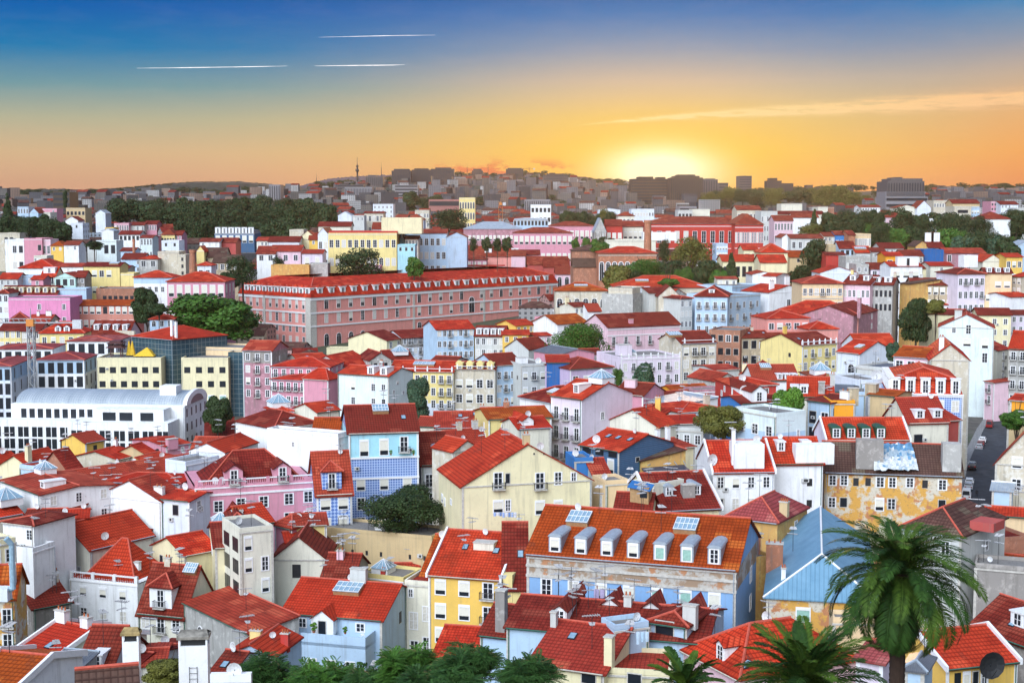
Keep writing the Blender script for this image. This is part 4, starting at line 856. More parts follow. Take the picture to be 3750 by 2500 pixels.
1230 320 1300 300 498 8 | n | e F | | | pale stained side wall between the crimson roof and the glass tower | house | 
>11
640 470 955 440 560 6 | n | C F | | | long cream retaining wall house below the rose hospital | outbuilding | nt
1192 388 1335 368 486 16 | g 308 | C D | 2x2:s:1.3,1.8,1,3.3 | | cream gabled house with dark roof below the rose hospital | | nc
1335 366 1665 348 492 13 | g 296 | V D | 7x4:sbsbsbs:1.1,1.8,.4,3.4 | | blue-white row house with black mansard storey below the rose hospital | | top:3.6:Z nc
1650 288 1990 278 478 16 | g 208 | b R | 7x4:ssbssbs:1.1,1.8,.6,3.6 | | pale blue apartment house with coral roof below the rose hospital | apartment block | nc top:3.4:b
2000 345 2265 348 473 12 | g 250 | g D | 5x3:sssss:1.1,1.9,1,3.7 | | grey-beige house with four arched dormers in its dark red roof | | dm:4:w:.1:1.8:1.8 nc
2252 335 2490 335 468 12 | g 290 | Y R | 3x3:s | | ochre-yellow house right of the grey-beige dormered house | | nc
135 628 668 636 380 15 | h 542 | P R | 7x2:bbbbb-b:1.0,1.9,.8,3.4 | 3x2:b | pink corner palace with red hip roof and a lower hipped wing | mansion | nc
130 742 585 762 370 12 | h 700 | P R | 7x3:bbbbbbb:1.0,1.9,.8,3.6 | 2x3:b | pink street wing with long row of balconies and dark shopfronts | mansion | nc
425 738 655 752 366 6 | h 645 | P R | | | small red pyramid roof porch on the pink corner palace | house | nc
745 690 1208 718 362 12 | g 612 | n R | 4x2:s-ss:1.1,1.7,2.2,3.7,.2,1 | | mint-white plain house with red roof and two white dormers | | dm:2:w:.1:2:1.8:.5:1
1218 668 1800 678 402 14 | g 570 | y R | 8x5:bssbssbb:1.1,2.0,1.2,3.5 | | cream ornate apartment house with white parapet knobs and red roof | apartment block | urn:6 low:9:V SK:.5:.6:6:2.5 nc
1808 652 2185 656 401 14 | g 580 | e D | 4x4:rrssssss:1.7,2.2,3,4.2 | | grey ornate block with four yellow arched dormers on its attic | apartment block | dm:4:y:.05:1.9:1.5 urn:2 nc
2190 620 2440 604 403 13 | g 515 | b D | 4x5:sbsb:1.1,1.9,2,3.7 | | pale blue-grey block right of the grey ornate one | apartment block | nc
385 572 655 560 404 13 | g 515 | c R | | | bright red roof peeping over the pink corner palace | | sk:.4:.5 nc
830 640 1065 590 392 13 | g 530 | g R | | | coral-red roof left of the grey ruin gable | | nc
1040 570 1230 562 398 12 | f 500 | G D | 2x1:d | | grey ruined gable between red roofs | ruin | nc
1205 575 1440 565 412 12 | g 480 | g D | | | dark roofed house with glass lantern below the white row | | py:.6:.3:2 nc
1580 590 1800 600 415 10 | g 530 | g D | | | small dark roof and light gable left of the big dish | | nc
555 1045 760 1022 302 9 | g 965 | c R | | | orange-red roof below the mint-white house | | nc
1455 1170 1640 1176 272 9 | g 1085 | c r | | | low coral roof beneath the dark cypress | | nc
1640 1185 2105 1180 268 12 | g 1042 | c r | | | wide faded coral roof with three small vents, centre | | sk:.5:.7 sk:.8:.8
2125 1108 2700 1088 257 12 | g 1008 | y O | 2x1:a | | yellow gabled house with orange roof left of the tall pale pink house | | nc ch:.4:.5:1:1:S
180 1045 330 1035 305 8 | h 985 | W R | | | small white house with lantern at the street corner | | py:.5:.5:2 nc
>21
348 890 628 926 265 14 | g 740 | l R | 3x4:bbb:1.1,2.2,2.0,3.6 | 1x3:s:.8,1.3,3,4.4,.3,.5 | tall pale pink house with blank gable, glass lantern and balconies | | dm:1:w:.25:1.4:1.6:.4:.8 py:.8:.5:1.7 nc
60 905 350 960 288 12 | h 805 | W D | | | mauve-red roof with white railing left of the pale pink house | | SK:.7:.6:2:2 nc
50 1195 338 1180 247 9 | g 1095 | c R | | | bright red double roof below the yellow gabled house | | dm:1:t:.2:2:1:.1:.6:- nc
310 590 518 590 386 14 | s 552 | U R | | | building with one deep blue sheeted wall and red strip roof | house | nt nc
520 655 915 632 381 14 | h 540 | L D | 4x3:sss:1.6,1.6,2,3.9 | | lilac corner building with dark red hip roof | | nc
985 560 1535 540 402 18 | n | l F | 7x4:sbsbsbs:1.1,2.1,1.4,3.6 | | white ornate apartment house with curved parapet and many balconies | apartment block | urn:9 ch:.25:.5:3:4:l:3:0 py:.35:.6:2
1545 418 1858 408 407 16 | g 308 | e D | 4x5:sbbs:1.4,2.1,1.4,3.5 | | tall cream-grey apartment house with paired arched balconies | apartment block | urn:2 SK:.0:.7:4:3 nc
70 622 310 612 400 14 | n | g F | 3x3:rbr:1.3,2,2,4.2 | | grey-white block left of the deep blue wall | apartment block | ch:.3:.4:1.6:3:W:2:0 di:.8:.2:.9
1795 305 2078 315 436 14 | n | H F | 4x3:DdsdDDdd:1.8,1.9,1.1,4 | | brown derelict block with empty window holes | ruin | nt
2090 365 2620 355 434 12 | g 302 | E D | 7x3:ddaaaaa:1.7,2.4,1.0,4.6 | | weathered stone factory with tall arched windows and skylights | factory | nt sk:.1:.6 sk:.2:.6 sk:.45:.6
865 265 1525 238 470 16 | g 148 | p D | 6x2:bbbbb-:1.2,2.6,3.6,5.0 | 2x2:s | pink institution with long iron balcony and dark red roof | mansion | band:1,3 nc ch:.35:.1:1.2:1.6:P
405 238 680 222 486 14 | g 155 | W O | 2x1:a | | white house with orange roof behind the bright green tree | | nc
190 482 425 520 426 12 | g 432 | P K | | | pink gabled house with grey slate roof left of the bright green tree | | nc
600 515 815 510 422 10 | g 468 | p D | 2x1:s | | pinkish house with dark red roof right of the bright green tree | | nc
140 470 330 450 440 10 | g 375 | g D | | | grey house with dark purple-red roof left of the bright green tree | | nc
-100 345 110 320 478 12 | n | Y R | 3x3:s:1,1.5,1.2,3.6 | | ochre-brown tall house left of the dark roofs, centre | | 
22 252 190 240 492 10 | g 203 | Y R | 3x1:s | | yellow cottage with coral roof by the rose courtyard wall | cottage | nc
200 345 345 340 470 10 | g 320 | p R | 3x1:s | | low pinkish house with three small windows below the courtyard wall | | nc
195 185 410 195 505 8 | n | P F | | | faded rose courtyard wall with tall vents below the hospital end | outbuilding | nt
870 -80 1090 -75 525 14 | n | e F | | | blank weathered beige side wall block | apartment block | 
1095 -20 1330 -60 520 12 | n | G F | 1x2:-d | | grey-blue tenement with open loggias | apartment block | 
1330 -20 1530 -20 515 14 | f -110 | e D | | | mottled grey gable wall with peeling plaster | house | nc
1532 8 1640 4 506 12 | h -20 | g D | 3x3:sss:1,1.8,1,3.6 | | slim grey house left of the light blue apartments | | nc
1665 -14 1962 -10 500 18 | h -110 | b D | 4x4:bbbb:1.2,2.1,2,4.2 | | light blue apartment house with dark red roof and long balconies | apartment block | nc dm:1:w:.3:2:1.4
1962 -8 2265 -30 504 18 | n | b F | 5x4:sb:1.2,2,2.2,4.2 | | grey-blue tall apartment house with stacked balconies | apartment block | 
560 80 690 75 510 10 | g 42 | c D | 3x1:s | | small cream house with dark red roof between chimneys | | ch:.0:.5:1.8:1.4:C nc
690 120 800 118 505 10 | g 50 | W r | | | small white gable with red roof above the orange-roofed house | | nc
925 872 1190 892 302 10 | g 765 | P D | | | dark red roof with cracked pink chimney wall right of the pale pink house | | ch:.35:.3:1.5:2.6:p:1:0
1180 935 1480 985 302 12 | s 860 | W W | 3x1:sds | | white ramshackle house with patched metal roof | | nc di:.9:.2:.8
1430 962 1725 942 306 12 | g 862 | L D | 3x1:s | | lilac house with dark red roof and white skylights | | SK:.75:.4:2:1.6 nc
1660 862 1925 850 336 6 | n | m F | | | mauve blank wall behind the lilac house | house | 
1490 868 1830 850 346 10 | g 802 | F O | | | orange plastered house with faded orange roof below the tall cream-grey block | | nc
1855 660 2070 650 366 12 | g 632 | g r | | | grey garage with coral roof left of the cream chimneys | garage | nc
1845 760 2070 745 356 12 | f 690 | G r | | | grey gabled shed with red-brown roof | shed | nc
2000 800 2420 792 304 12 | h 722 | R R | 2x1:-e | | vivid red house with red hip roof and white chimney | | di:.3:.2:.8 nc
2075 695 2400 705 345 12 | f 615 | C R | | | pale yellow gable house behind the vivid red house | | ch:.1:.3:1.6:1.4:C nc
2090 965 2520 950 264 10 | g 895 | u D | 3x1:s:1.6,1.8,.6,3 | | bright blue house with white-framed gables and dark red roof | | dm:1:t:.1:3:2:.1:.7 di:.3:.5:1 nc
2030 1020 2410 1085 252 7 | n | n F | 3x2:rss:1.4,1.6,2,3 | | pale turquoise house with blue shutters behind the bushy tree | | low:3:b
1530 1048 1945 1015 270 12 | h 950 | W R | 3x1:d-d | | white house with spreading bright red hip roof, right of centre | | nc ch:.9:.4:1.8:1.2:e
1500 1150 1760 1140 262 6 | s 1090 | g R | | | grey wall house with red strip roof below the spreading red roof | | nc
1115 1088 1330 1098 264 9 | h 985 | y R | 2x1:s | | small yellow house with red roof and a square yellow chimney | | ch:.75:.5:2.2:1:Y nc
1335 1180 1500 1150 257 12 | g 1018 | c R | | | steep bright red roof slope right of the square yellow chimney | | nc
>31
0 192 385 186 440 14 | h 112 | T R | 5x1:srssr:1.6,1.8,1.5,4 | | brick-red hospital annex with low hipped red roof | | nc
30 140 835 158 458 22 | h 28 | T R | | | huge plain red roof of the brick-red annex | hospital | nc
385 290 650 286 430 10 | h 215 | T R | | | small red pyramid-roofed block of the brick-red annex | hospital | nc
460 205 765 180 450 10 | n | m W | 4x2:r:2.5,1.6,1,3 | | mauve workshop with pale metal roof and ribbon windows | | 
790 160 1012 110 446 16 | g 70 | m D | 2x2:-s | | mauve gable building with two tall flues | factory | ch:.12:-.05:5.5:1.2:m:1:0 nc
320 435 640 412 382 16 | g 328 | y D | 5x4:sbsbs:1.0,1.9,1.4,3.4 | | butter-yellow apartment house with white balustrade and urns | apartment block | urn:7 sk:.2:.5 nc ch:.1:.5:2:1:Y
850 462 1200 458 374 14 | g 330 | V R | 4x1:AAAA:3.2,3.4,2.8,4 | | white arcaded building with a great red roof and large arched windows | market hall | ch:.08:-.05:1:2.4:W:.8:0 nc
640 488 845 510 368 13 | g 378 | V R | 1x1:a:2,3,3,3,.3,1 | | white baroque-gabled house with red roof beside the arcaded building | | SK:.7:.4:2:2 nc
812 635 1150 668 312 12 | n | g K | | | low grey block with dark flat roof in front of the arches | outbuilding | 
1105 884 1795 900 274 20 | m 738,620 | A R | 5x3:s:1.2,2.0,1.0,3.6 | 8x4:b:1.1,2.0,1.0,3.6 | blue-patterned tile mansion with steep red mansard and five white dormers | apartment block | dm:5:w:0:1.8:2.9 dms:8:w:1.6:2.8 band:-.2
1160 532 1480 552 314 12 | g 440 | p O | 3x1:s:1.6,1.2,1,3 | | beige-pink house with broad orange-brown roof behind the mansard | | nc
1490 560 1855 568 302 22 | f 425 | e R | | | grey-white gable house with red roof behind the mansard, right | | nc ch:.3:.1:2.6:1:W
1570 262 2080 274 410 14 | f 150 | n r | | 5x4:b | big white gabled apartment house towering above the street | apartment block | @:s:1710:295:1:1.5 @:s:1843:290:1.3:2.4 @:r:1830:410:2:2 @:r:1995:420:1.6:2.6 @:s:1992:550:1.4:2.6 nc ch:.35:.05:2:2:g
1395 142 1765 155 436 14 | g 95 | C D | 3x2:--s:1,1.5,3,3.6 | | cream-yellow house with dark roof above the big white gable | | nc
2110 480 2220 460 420 12 | g 400 | c r | 1x4:b | | narrow pale house with long balconies beside the street | | nc
2215 462 2640 482 398 14 | g 300 | G R | 5x4:bbb:1.2,2.1,1,4.0 | | grey stone apartment house with iron balconies and red roof at the right edge | apartment block | nc
1620 60 1945 55 484 12 | g 12 | W R | 4x1:s:1.4,1.6,1,3 | | white house with coral roof, upper right | | nc
1950 72 2260 70 482 12 | g 20 | W R | | | long white house with bright red roof, upper right | | nc
1935 152 2235 155 450 12 | g 88 | C D | 3x3:-ss:1.1,1.6,1.4,3.4 | | cream house with outdoor iron stairs, upper right | | nc
2232 150 2420 150 455 12 | g 108 | l D | 3x3:s | | lilac-white house at the right edge with a long row of windows | | nc
-120 755 290 752 322 12 | g 612 | W r | | | white house with coral roof, skylight and grey dormer strip | | SK:.35:.8:2.4:2.2 dm:3:w:.05:1.2:1.1:.5:1 nc
-60 690 90 690 352 10 | g 615 | C D | | | small house with dark purplish roof behind the coral one | | nc
190 895 600 905 272 12 | g 718 | c R | 2x3:s:1.2,1.8,1.4,3.4 | | cream house with bright red roof, attic dormers and white fins | | dm:2:w:.12:1.6:1.4:.05:.45 ch:.75:.1:2:1.2:Z:1:0 ch:1.0:.3:2:.9:g nc
365 932 585 962 264 7 | s 885 | b D | 2x2:ds:1.6,2.2,2,3 | | light blue house with small dark red roof next to the orange one | | ch:.95:.6:1.4:2:W nc
580 965 805 965 260 7 | n | F F | | | bright orange rooftop block with terrace | house | ch:1.02:.3:2.4:1.8:E:1.2:0
455 735 690 732 304 12 | h 680 | W D | | | white house with dark red hip roof and flat lantern, right of centre | | py:.4:.4:1.8 nc
690 755 900 742 300 10 | g 708 | G R | 1x1:s | | grey house with small coral roof and square skylight box | | SK:.1:.8:2.4:1.6 nc
850 775 1085 765 290 12 | n | V F | | | white flat-roofed house with large dish beside the blue mansion | | di:.75:.1:1.2
560 850 730 860 285 10 | g 790 | Z K | | | grey gabled shed with metal roof beside the white fin | shed | nc
730 880 900 885 282 10 | n | b F | | | bluish white terrace house in front of the grey gable shed | | an:1
930 880 1170 900 268 8 | g 850 | o O | | | rough ochre chimney house with broken orange tiles | | ch:-.02:.2:1.5:2.2:E:1.4:0
1295 1142 1660 1132 252 10 | g 915 | c r | 2x2:d-:1.6,2.2,2.2,4 | 1x1:- | cream house with brick-red roof and two triangular dormers, black-stained gable | | dm:2:w:.15:1.8:1.4:.1:1 nc
1560 1130 1765 1112 258 12 | g 1000 | r r | | | dark coral roofs squeezed against the blue-tiled street front | | nc
0 1010 145 1000 268 8 | g 915 | u D | | | deep red roof strip above the bright blue house | house | nc
2225 930 2440 946 262 8 | g 880 | F R | | | bright orange house with coral roof above the street at the right edge | | nc
2200 1130 2500 1152 246 8 | s 1050 | o O | | | ochre house with rough orange roof and shrubs at the right edge | | nc
1990 760 2095 780 400 12 | s 720 | p r | 1x2:b | | narrow pink house with a red roof squeezed between tall white blocks | | nc
''')
L('''
>00
175 905 505 895 645 26 | h 820 | W R | | | big flat-looking bright red roof, upper left | | nc
490 890 760 885 642 14 | g 856 | W r | 1x1:s | | long white wall under a thin rosy roof, upper left | | nc
765 886 1095 880 622 14 | g 848 | y D | 4x3:rrsr:2,2.6,2.0,7,.0,.8 | | stained yellow house with dark red roof above the brown brick hall | apartment block | SK:.8:.5:4:3 nc
500 985 690 985 602 14 | f 945 | N r | 3x2:dds:2,2.6,1,8 | | mint-green gable house, upper left | | nc
378 978 503 975 612 12 | g 890 | c R | 2x2:bs:2,2.6,.6,6 | | cream house with crimson roof left of the mint gable | | dm:1:w:.3:5:2.4 nc
1225 990 1575 985 602 16 | h 928 | W R | 6x2:s:1.3,2,4,7 | | white three-storey house with red roof and roof terrace, upper left | | nc top:2.6:b
1530 1028 2060 1022 560 20 | h 940 | P R | 7x2:rrrrrrr:2.2,4.4,1.4,9 | 3x2:r:2,4.4,1.4,9 | rose-pink school with bright red hip roof and tall white windows | school | nc
1445 762 1640 760 655 14 | n | e F | | | blank stained concrete block behind the brick chimney | apartment block | 
1640 790 1700 790 650 10 | n | e F | 1x3:v | | cream narrow tower left of the brick chimney | apartment block | 
1808 880 1935 878 606 10 | h 848 | V R | 2x1:s:1.6,2,2,4 | | small white box house with red roof right of the brick chimney | | nc
0 1145 515 1138 577 14 | g 1062 | g D | | | long dark red roof with a row of seven little dormers, left edge | | dm:7:c:.2:2:2 nc
880 660 1065 655 762 14 | n | n F | 3x5:-ddddd:4,4.4,2,12 | | white concrete tower block with dark loggias, upper left | tower block | 
800 700 880 700 770 10 | n | g F | | | grey side slab left of the white tower block | tower block | 
220 640 385 650 762 18 | n | P F | 2x3:-d:2,3,3,9,.4,1 | 3x3:s:2,3,3,9 | rose-red apartment block, upper left | apartment block | 
385 650 462 652 764 14 | n | p F | 2x3:s:2,4,3,9 | | pale pink slice right of the rose-red block | apartment block | 
45 650 218 655 766 16 | n | W F | 3x4:-sd:3,3.6,3,8.5 | | white apartment block left of the rose-red block | apartment block | 
-20 590 180 595 800 16 | n | e F | 4x2:-dd:3,3,2,7 | | beige stepped block at the left edge | apartment block | 
880 1102 1232 1096 588 16 | n | H F | 6x1:DDDDDD:4.6,6,2.6,9,.15,1 | | low brown hall with big gridded windows | factory | nt
520 1100 790 1098 580 8 | n | b F | | | grey-blue retaining wall block under the mint gable | outbuilding | 
1270 820 1445 822 650 14 | h 785 | G R | 2x2:s:2,2.4,1,6 | | grey house with coral roof left of the blank concrete block | | nc
1115 820 1310 815 662 14 | g 765 | b D | 2x2:-s | | bluish house with dark crimson roof, upper left | | nc
1100 905 1172 905 640 12 | g 878 | G D | | | small grey house with dark roof beside the stained yellow one | | nc
-10 1000 160 1000 600 12 | g 945 | g R | 3x1:s | | scarlet-roofed house with pale gables at the left edge | | nc
160 985 310 985 606 12 | n | b F | 2x1:s | | pale blue-grey block between red roofs, upper left | apartment block | 
285 1005 395 1005 598 10 | g 970 | P R | 1x1:s | | small rose house left of the cream and mint gables | | nc
690 985 775 985 604 10 | g 925 | Z D | 2x2:s | | dark stained house right of the mint gable | | nc
1105 960 1225 960 612 10 | n | y F | | | pale yellow stained wall block right of the stained yellow house | apartment block | 
1800 745 1870 745 668 10 | f 700 | y R | | | yellow-cream gable right of the brick chimney | | nc
1860 800 2060 780 672 14 | g 715 | E B | 3x2:d | | rough brown gabled tenement, upper left of centre | tenement | nt nc
1950 850 2180 830 664 14 | g 780 | E B | 4x2:s:1.6,2.4,1,5 | | weathered stone tenement with small windows behind dark trees | tenement | nt nc
1830 660 2010 660 720 14 | g 628 | W R | 3x1:s | | white house with crimson roof in front of the navy mansard | | nc
2010 665 2160 665 725 14 | g 625 | r R | | | deep red roof in front of the navy mansard | | nc
1965 592 2330 600 825 22 | m 560,540 | K K | 6x1:r:3,4,1,6 | | long navy mansard building with a row of white dormers | hotel | dm:6:w:0:3:3.4 nc
1475 600 1600 590 850 16 | h 545 | y R | 5x2:d:2.4,2.6,2,6 | | ochre house with brown roof before the wood, upper left | | nc
1600 600 1665 595 852 14 | g 560 | P D | 2x3:s | | salmon house at the edge of the wood | | nc
1330 620 1440 610 840 14 | n | P F | | | pink block with slender flue, upper left | apartment block | 
1285 625 1395 625 800 14 | g 600 | n R | 4x3:sss:2,3,1,7 | | white block with dotted coral roof, upper left | apartment block | nc
1090 595 1280 590 870 14 | g 560 | W D | 5x1:d:2,2.6,1,6 | | white house with several red gables, upper left | | nc
1320 500 1435 490 960 16 | g 470 | P D | 5x3:s:2,3,1,7 | | rose house with balconies by the wood, upper left | | nc
1180 510 1320 510 955 16 | g 482 | g D | 6x3:s:2,3.4,1,8 | | pale grey house with many windows by the wood | | nc
1045 500 1180 500 950 16 | n | P F | 6x4:s:2,3.4,1,8 | | brown-pink apartment block by the wood | apartment block | 
930 562 1040 560 900 14 | f 545 | W W | | | blank white block with grey roof, upper left | apartment block | 
960 540 1042 540 930 12 | n | Y F | 3x1:s | | small bright yellow house, upper left | | 
645 500 757 500 900 14 | n | V F | 1x1:d | 3x3:D | blank white-blue block by the dark trees, upper left | apartment block | 
600 465 715 480 940 14 | f 430 | W R | | | white gable house above the dark trees, upper left | | nc
390 365 520 355 980 14 | n | P F | 2x2:-s | | pink apartment block, far left | apartment block | 
350 400 460 390 960 14 | n | c F | 3x3:d-d:3,3.4,2,8 | | cream block with dark balconies, far left | apartment block | 
270 395 350 400 950 14 | f 355 | b R | | | blue-grey gable house, far left | | nc
875 400 965 400 980 14 | f 370 | V W | | | white-blue stepped gable block, far left of centre | apartment block | nc
605 360 780 380 1000 16 | n | o F | 5x3:d:2,2.4,2,6 | | ochre tenement with many balconies, far left | tenement | 
160 350 260 340 1010 14 | n | b F | 4x4:s:2,3,1,7 | | bluish apartment house beside the tall pine, far left | apartment block | 
1480 660 1640 660 720 12 | n | V D | 2x1:d | | low pale blue and red block left of the concrete block | | 
1105 745 1230 745 700 12 | g 715 | b D | | | pale blue house with dark roof in front of the thin flue | | nc
585 690 720 700 735 12 | g 655 | W R | 2x1:s | | white gabled house with small red roofs, upper left | | nc
465 700 580 700 745 12 | h 655 | Y O | 2x1:s | | yellow house with orange roof right of the rose-red block | | nc
310 800 430 795 690 10 | n | c F | 4x1:s | | small cream rooftop house below the rose-red block | | 
>10
560 590 655 590 716 26 | f 535 | V R | 2x3:s:2.2,3.4,4,9 | | white gable end of the long cream hospital | hospital | nc
655 592 1282 558 712 24 | n | y R | 11x4:ssssssssss:2.6,3.6,3,9 | | long pale yellow hospital building with blue-grey windows | hospital | box:26,4,46,18,0,8:C box:0,3,34,20,0,1.4:R
1425 582 1740 578 742 20 | g 545 | b R | 6x3:sssss:2,3.4,3,7 | | light blue palace with coral roof and rows of windows, upper centre | mansion | nc
1740 618 1925 618 738 20 | f 575 | b R | 3x1:- | | plain light blue gable wing of the palace | mansion | nc
1375 462 1530 450 850 20 | h 408 | b R | 4x3:s:2.2,3.6,2,8 | | pale blue villa with red hip roof, upper centre | villa | nc
1160 490 1335 480 835 18 | g 440 | e D | 3x1:s | | beige house with crimson roof left of the pale blue villa | | nc
1190 520 1310 510 815 16 | f 460 | W R | | | curved white gable, upper centre | | nc
1060 545 1190 540 810 14 | g 485 | W R | | | white house with red roof left of the curved white gable | | nc
1272 540 1360 538 730 14 | n | Q F | 3x3:s:1.8,3,2,8 | | aqua apartment slice right of the long yellow hospital | apartment block | 
1360 635 1480 635 722 14 | g 605 | e R | 4x2:s:1.6,2.6,1,6 | | small beige house with red roof next to the aqua slice | | nc
1290 700 1450 700 690 14 | n | Q F | 3x1:d | | pale aqua low block on a grey wall | apartment block | 
1895 545 2430 548 860 26 | h 478 | m W | 14x2:r:2.4,3,4,8 | | rose-brown hospital wing with pale blue metal roof | hospital | nc
1750 800 2490 778 800 22 | h 702 | T R | | | red-roofed convent wing with small gables | convent | dm:3:w:.35:4:2.6 nc
1828 826 2112 824 780 16 | h 772 | P R | 6x1:rrrrrr:2.6,5,1.4,6 | | salmon convent house with six white windows | convent | nc
1525 842 1828 848 770 16 | n | R R | 3x1:-s | | brick-red convent block with stepped walls | convent | 
1700 888 2275 880 765 8 | n | R R | | | long low red terrace wall behind the hospital roof | outbuilding | 
890 894 1128 894 700 12 | n | P F | 4x1:rr-r:1.8,3,2,6 | | small two-tone red rooftop house behind the hospital roof | | 
0 652 102 650 716 14 | g 618 | c r | 3x1:s | | cream house with coral roof before the dark wood | | nc
108 660 390 655 712 14 | g 612 | V D | | | dark red roof with three white slanting gables | | nc
0 770 168 766 700 16 | g 700 | W R | 2x1:s:2,2.4,1,6 | | white house with crimson roof, upper left of centre | | nc
128 748 402 745 702 16 | g 692 | p r | 3x1:s:2,2.6,2,6 | | pinkish house with pale red roof, upper left of centre | | nc
415 768 602 768 692 14 | g 732 | l r | 2x1:r:2,4,2,6 | | lilac house with flat rosy roof before the yellow hospital | | nc
372 640 560 650 722 14 | f 560 | C R | | | blank cream gable with vent left of the yellow hospital | | nc
480 640 560 640 719 10 | g 580 | Y R | 1x1:s | | bright yellow slice with red roof beside the cream gable | | nc
130 885 480 870 648 8 | n | O F | | | old ochre stone wall at the foot of the gardens | outbuilding | nt
480 870 650 880 652 10 | n | G F | | | grey rendered wall beside the yellow hospital foot | outbuilding | 
720 970 890 968 690 8 | n | p F | | | pink parapet strip behind the hospital roof | outbuilding | 
565 520 860 525 800 14 | g 478 | c D | | | long crimson roof behind the yellow hospital, left | | nc
875 430 985 430 880 14 | n | g F | 3x1:s | | grey ornate house behind the yellow hospital | | 
985 400 1160 405 900 18 | g 385 | e R | 5x3:s:2,3,2,7 | | beige apartment house behind the yellow hospital | apartment block | nc
1065 325 1250 322 1000 18 | n | V F | 5x3:s | | white stepped apartment block, far centre left | apartment block | 
745 420 870 420 900 14 | f 385 | V W | | | white gabled house at the edge of the wood | | nc
1450 380 1580 370 950 16 | n | e F | 5x4:s:2,2.4,2,6 | | beige flat-topped block behind the villa | apartment block | 
1855 265 2000 262 1100 18 | n | y F | 6x3:a:3,5,3,8 | | ornate yellow block far behind the wood | apartment block | 
300 560 430 552 760 14 | n | e F | 2x2:- | | beige block half hidden before the wood | apartment block | 
>20
0 582 545 576 840 26 | h 530 | P R | 11x3:r:3,4.6,2,10 | | long rose hospital pavilion with dark red roof and white windows | hospital | nc
330 518 745 518 880 22 | h 475 | P R | 9x2:rr:2.6,5,3,9 | | rose pavilion with coral roof behind the long rose one | hospital | nc
745 560 850 520 760 24 | f 445 | G W | | | bare grey gable beside the deep red house | | nc
850 515 1000 518 764 20 | g 458 | R R | 3x2:rrr:2.2,4,4,8 | | deep red house with three white windows | | nc
1005 522 1190 520 782 18 | g 470 | c R | 4x2:r:2.2,3.6,3,8 | | cream house with long red roof left of the slim brick chimney | | nc
960 425 1110 422 850 16 | h 388 | c R | 4x1:a:2,4,2,6 | | square cream tower house with coral pyramid roof | | nc
1215 495 2032 500 805 30 | h 432 | R R | 10x2:sssssssss:2.4,6.4,4.4,13 | | red and white palace with grand cornice, west front | palace | band:0,1.6,14 low:20:g nc
2032 505 2292 506 792 34 | h 405 | R R | 12x2:ssssssssssss:1.4,5.6,4.4,12.5 | | side wing of the red and white palace with close-set windows | palace | band:0,1.6,13 low:21:V nc
780 766 1312 770 625 20 | h 708 | S R | 9x1:AAAAAAAAA:5,8,4,9 | | brick-red hall with nine tall arched windows | factory | band:0,1 nc
850 655 1305 660 690 18 | n | c F | 8x1:DDDDDDDD:4,3.6,5,6 | | low white modern building before the palace | office building | box:18,3,34,12,0,4:W
538 745 850 742 655 18 | h 690 | H B | | | dark brown hip roof with skylight left of the brick-red hall | | nc
-20 790 110 795 790 16 | g 735 | p R | | | pink house with scarlet roof, upper centre | | nc
130 870 500 860 775 18 | g 795 | r R | | | broad dull red roof behind the hospital end | hospital | nc
110 780 240 790 800 16 | g 735 | m D | | | dark plum roof house, upper centre | | nc
280 890 510 885 760 14 | g 812 | r D | | | brownish red roof with pale gable, upper centre | | nc
550 890 765 895 640 14 | g 812 | H B | | | nearly black corrugated roof left of the brick-red hall | shed | nc
390 958 592 952 738 18 | g 885 | p R | 3x1:aar:2,6,1.6,7 | | pale pink wing with two arched windows at the hospital end | hospital | nc
592 968 712 965 736 14 | g 890 | L R | 1x1:s:3,3,2,6 | | lilac wing with coral roof at the hospital end | hospital | nc
685 925 835 925 745 14 | n | L F | 3x1:s:2.4,3,4,6 | | lilac flat-roofed block at the garden edge | | 
385 1112 862 1090 542 18 | h 1035 | e O | 6x1:a:2,3.4,3,7 | | stone-beige building with orange hip roof below the gardens | | SK:.5:.5:5:2 nc
930 1082 1800 1078 548 26 | h 975 | e R | | | very wide orange-red roof below the garden trees | | SK:.3:.5:5:2 nc
1098 1098 1275 1098 530 10 | n | V F | | | low white box in front of the very wide orange-red roof | outbuilding | 
1245 1128 1390 1125 524 12 | g 1078 | g D | | | small dark crimson roof on a grey house, centre | | nc
1390 1176 1620 1165 526 14 | f 1095 | G R | | | grey gable with thin red roof, centre | | nc
1920 840 2310 842 622 18 | g 778 | C R | 7x1:d:2,4.4,2.4,6 | | pale cream house with red roof right of the garden trees | | nc
2110 735 2240 732 660 16 | g 690 | C R | 2x1:d:3,4,2,6 | | cream house with red hip roof behind the pale cream one | | nc
1870 1000 2050 990 560 14 | g 985 | c r | 3x1:s | | small cream house with awning below the garden trees | | nc
2005 1080 2275 1060 540 16 | n | b F | 3x1:-s | | pale blue-white ramshackle block, right of centre | | nc
2190 960 2400 955 566 16 | f 935 | W r | 2x1:-s | | white gabled house with red brick roof, right of centre | | nc
1860 690 1965 690 700 14 | n | b F | 4x2:r | | glazed pale blue annexe at the foot of the palace | | 
2050 370 2270 372 930 22 | g 330 | e R | 6x2:s:2.4,4,3,8 | | beige house with ornate rooflights behind the palace | | nc
2270 390 2420 392 905 22 | n | g F | 6x5:s:1.8,3,3,6 | | tall grey-white apartment block behind the palace | apartment block | 
160 330 345 330 1050 20 | n | W F | 5x3:d:3,3,2,7 | | white flat block with dark windows, far centre | apartment block | 
0 470 320 475 930 20 | m 455,448 | b W | 10x1:d:2,3,0,6 | | pale blue zinc-roofed building with a row of dormer windows | | nc
780 370 980 365 960 16 | f 355 | V W | | | pale low gabled block, far centre | | nc
1080 370 1290 370 930 18 | n | V F | 8x3:s:1.6,2,2,6 | | white ornate block behind the square tower house | apartment block | 
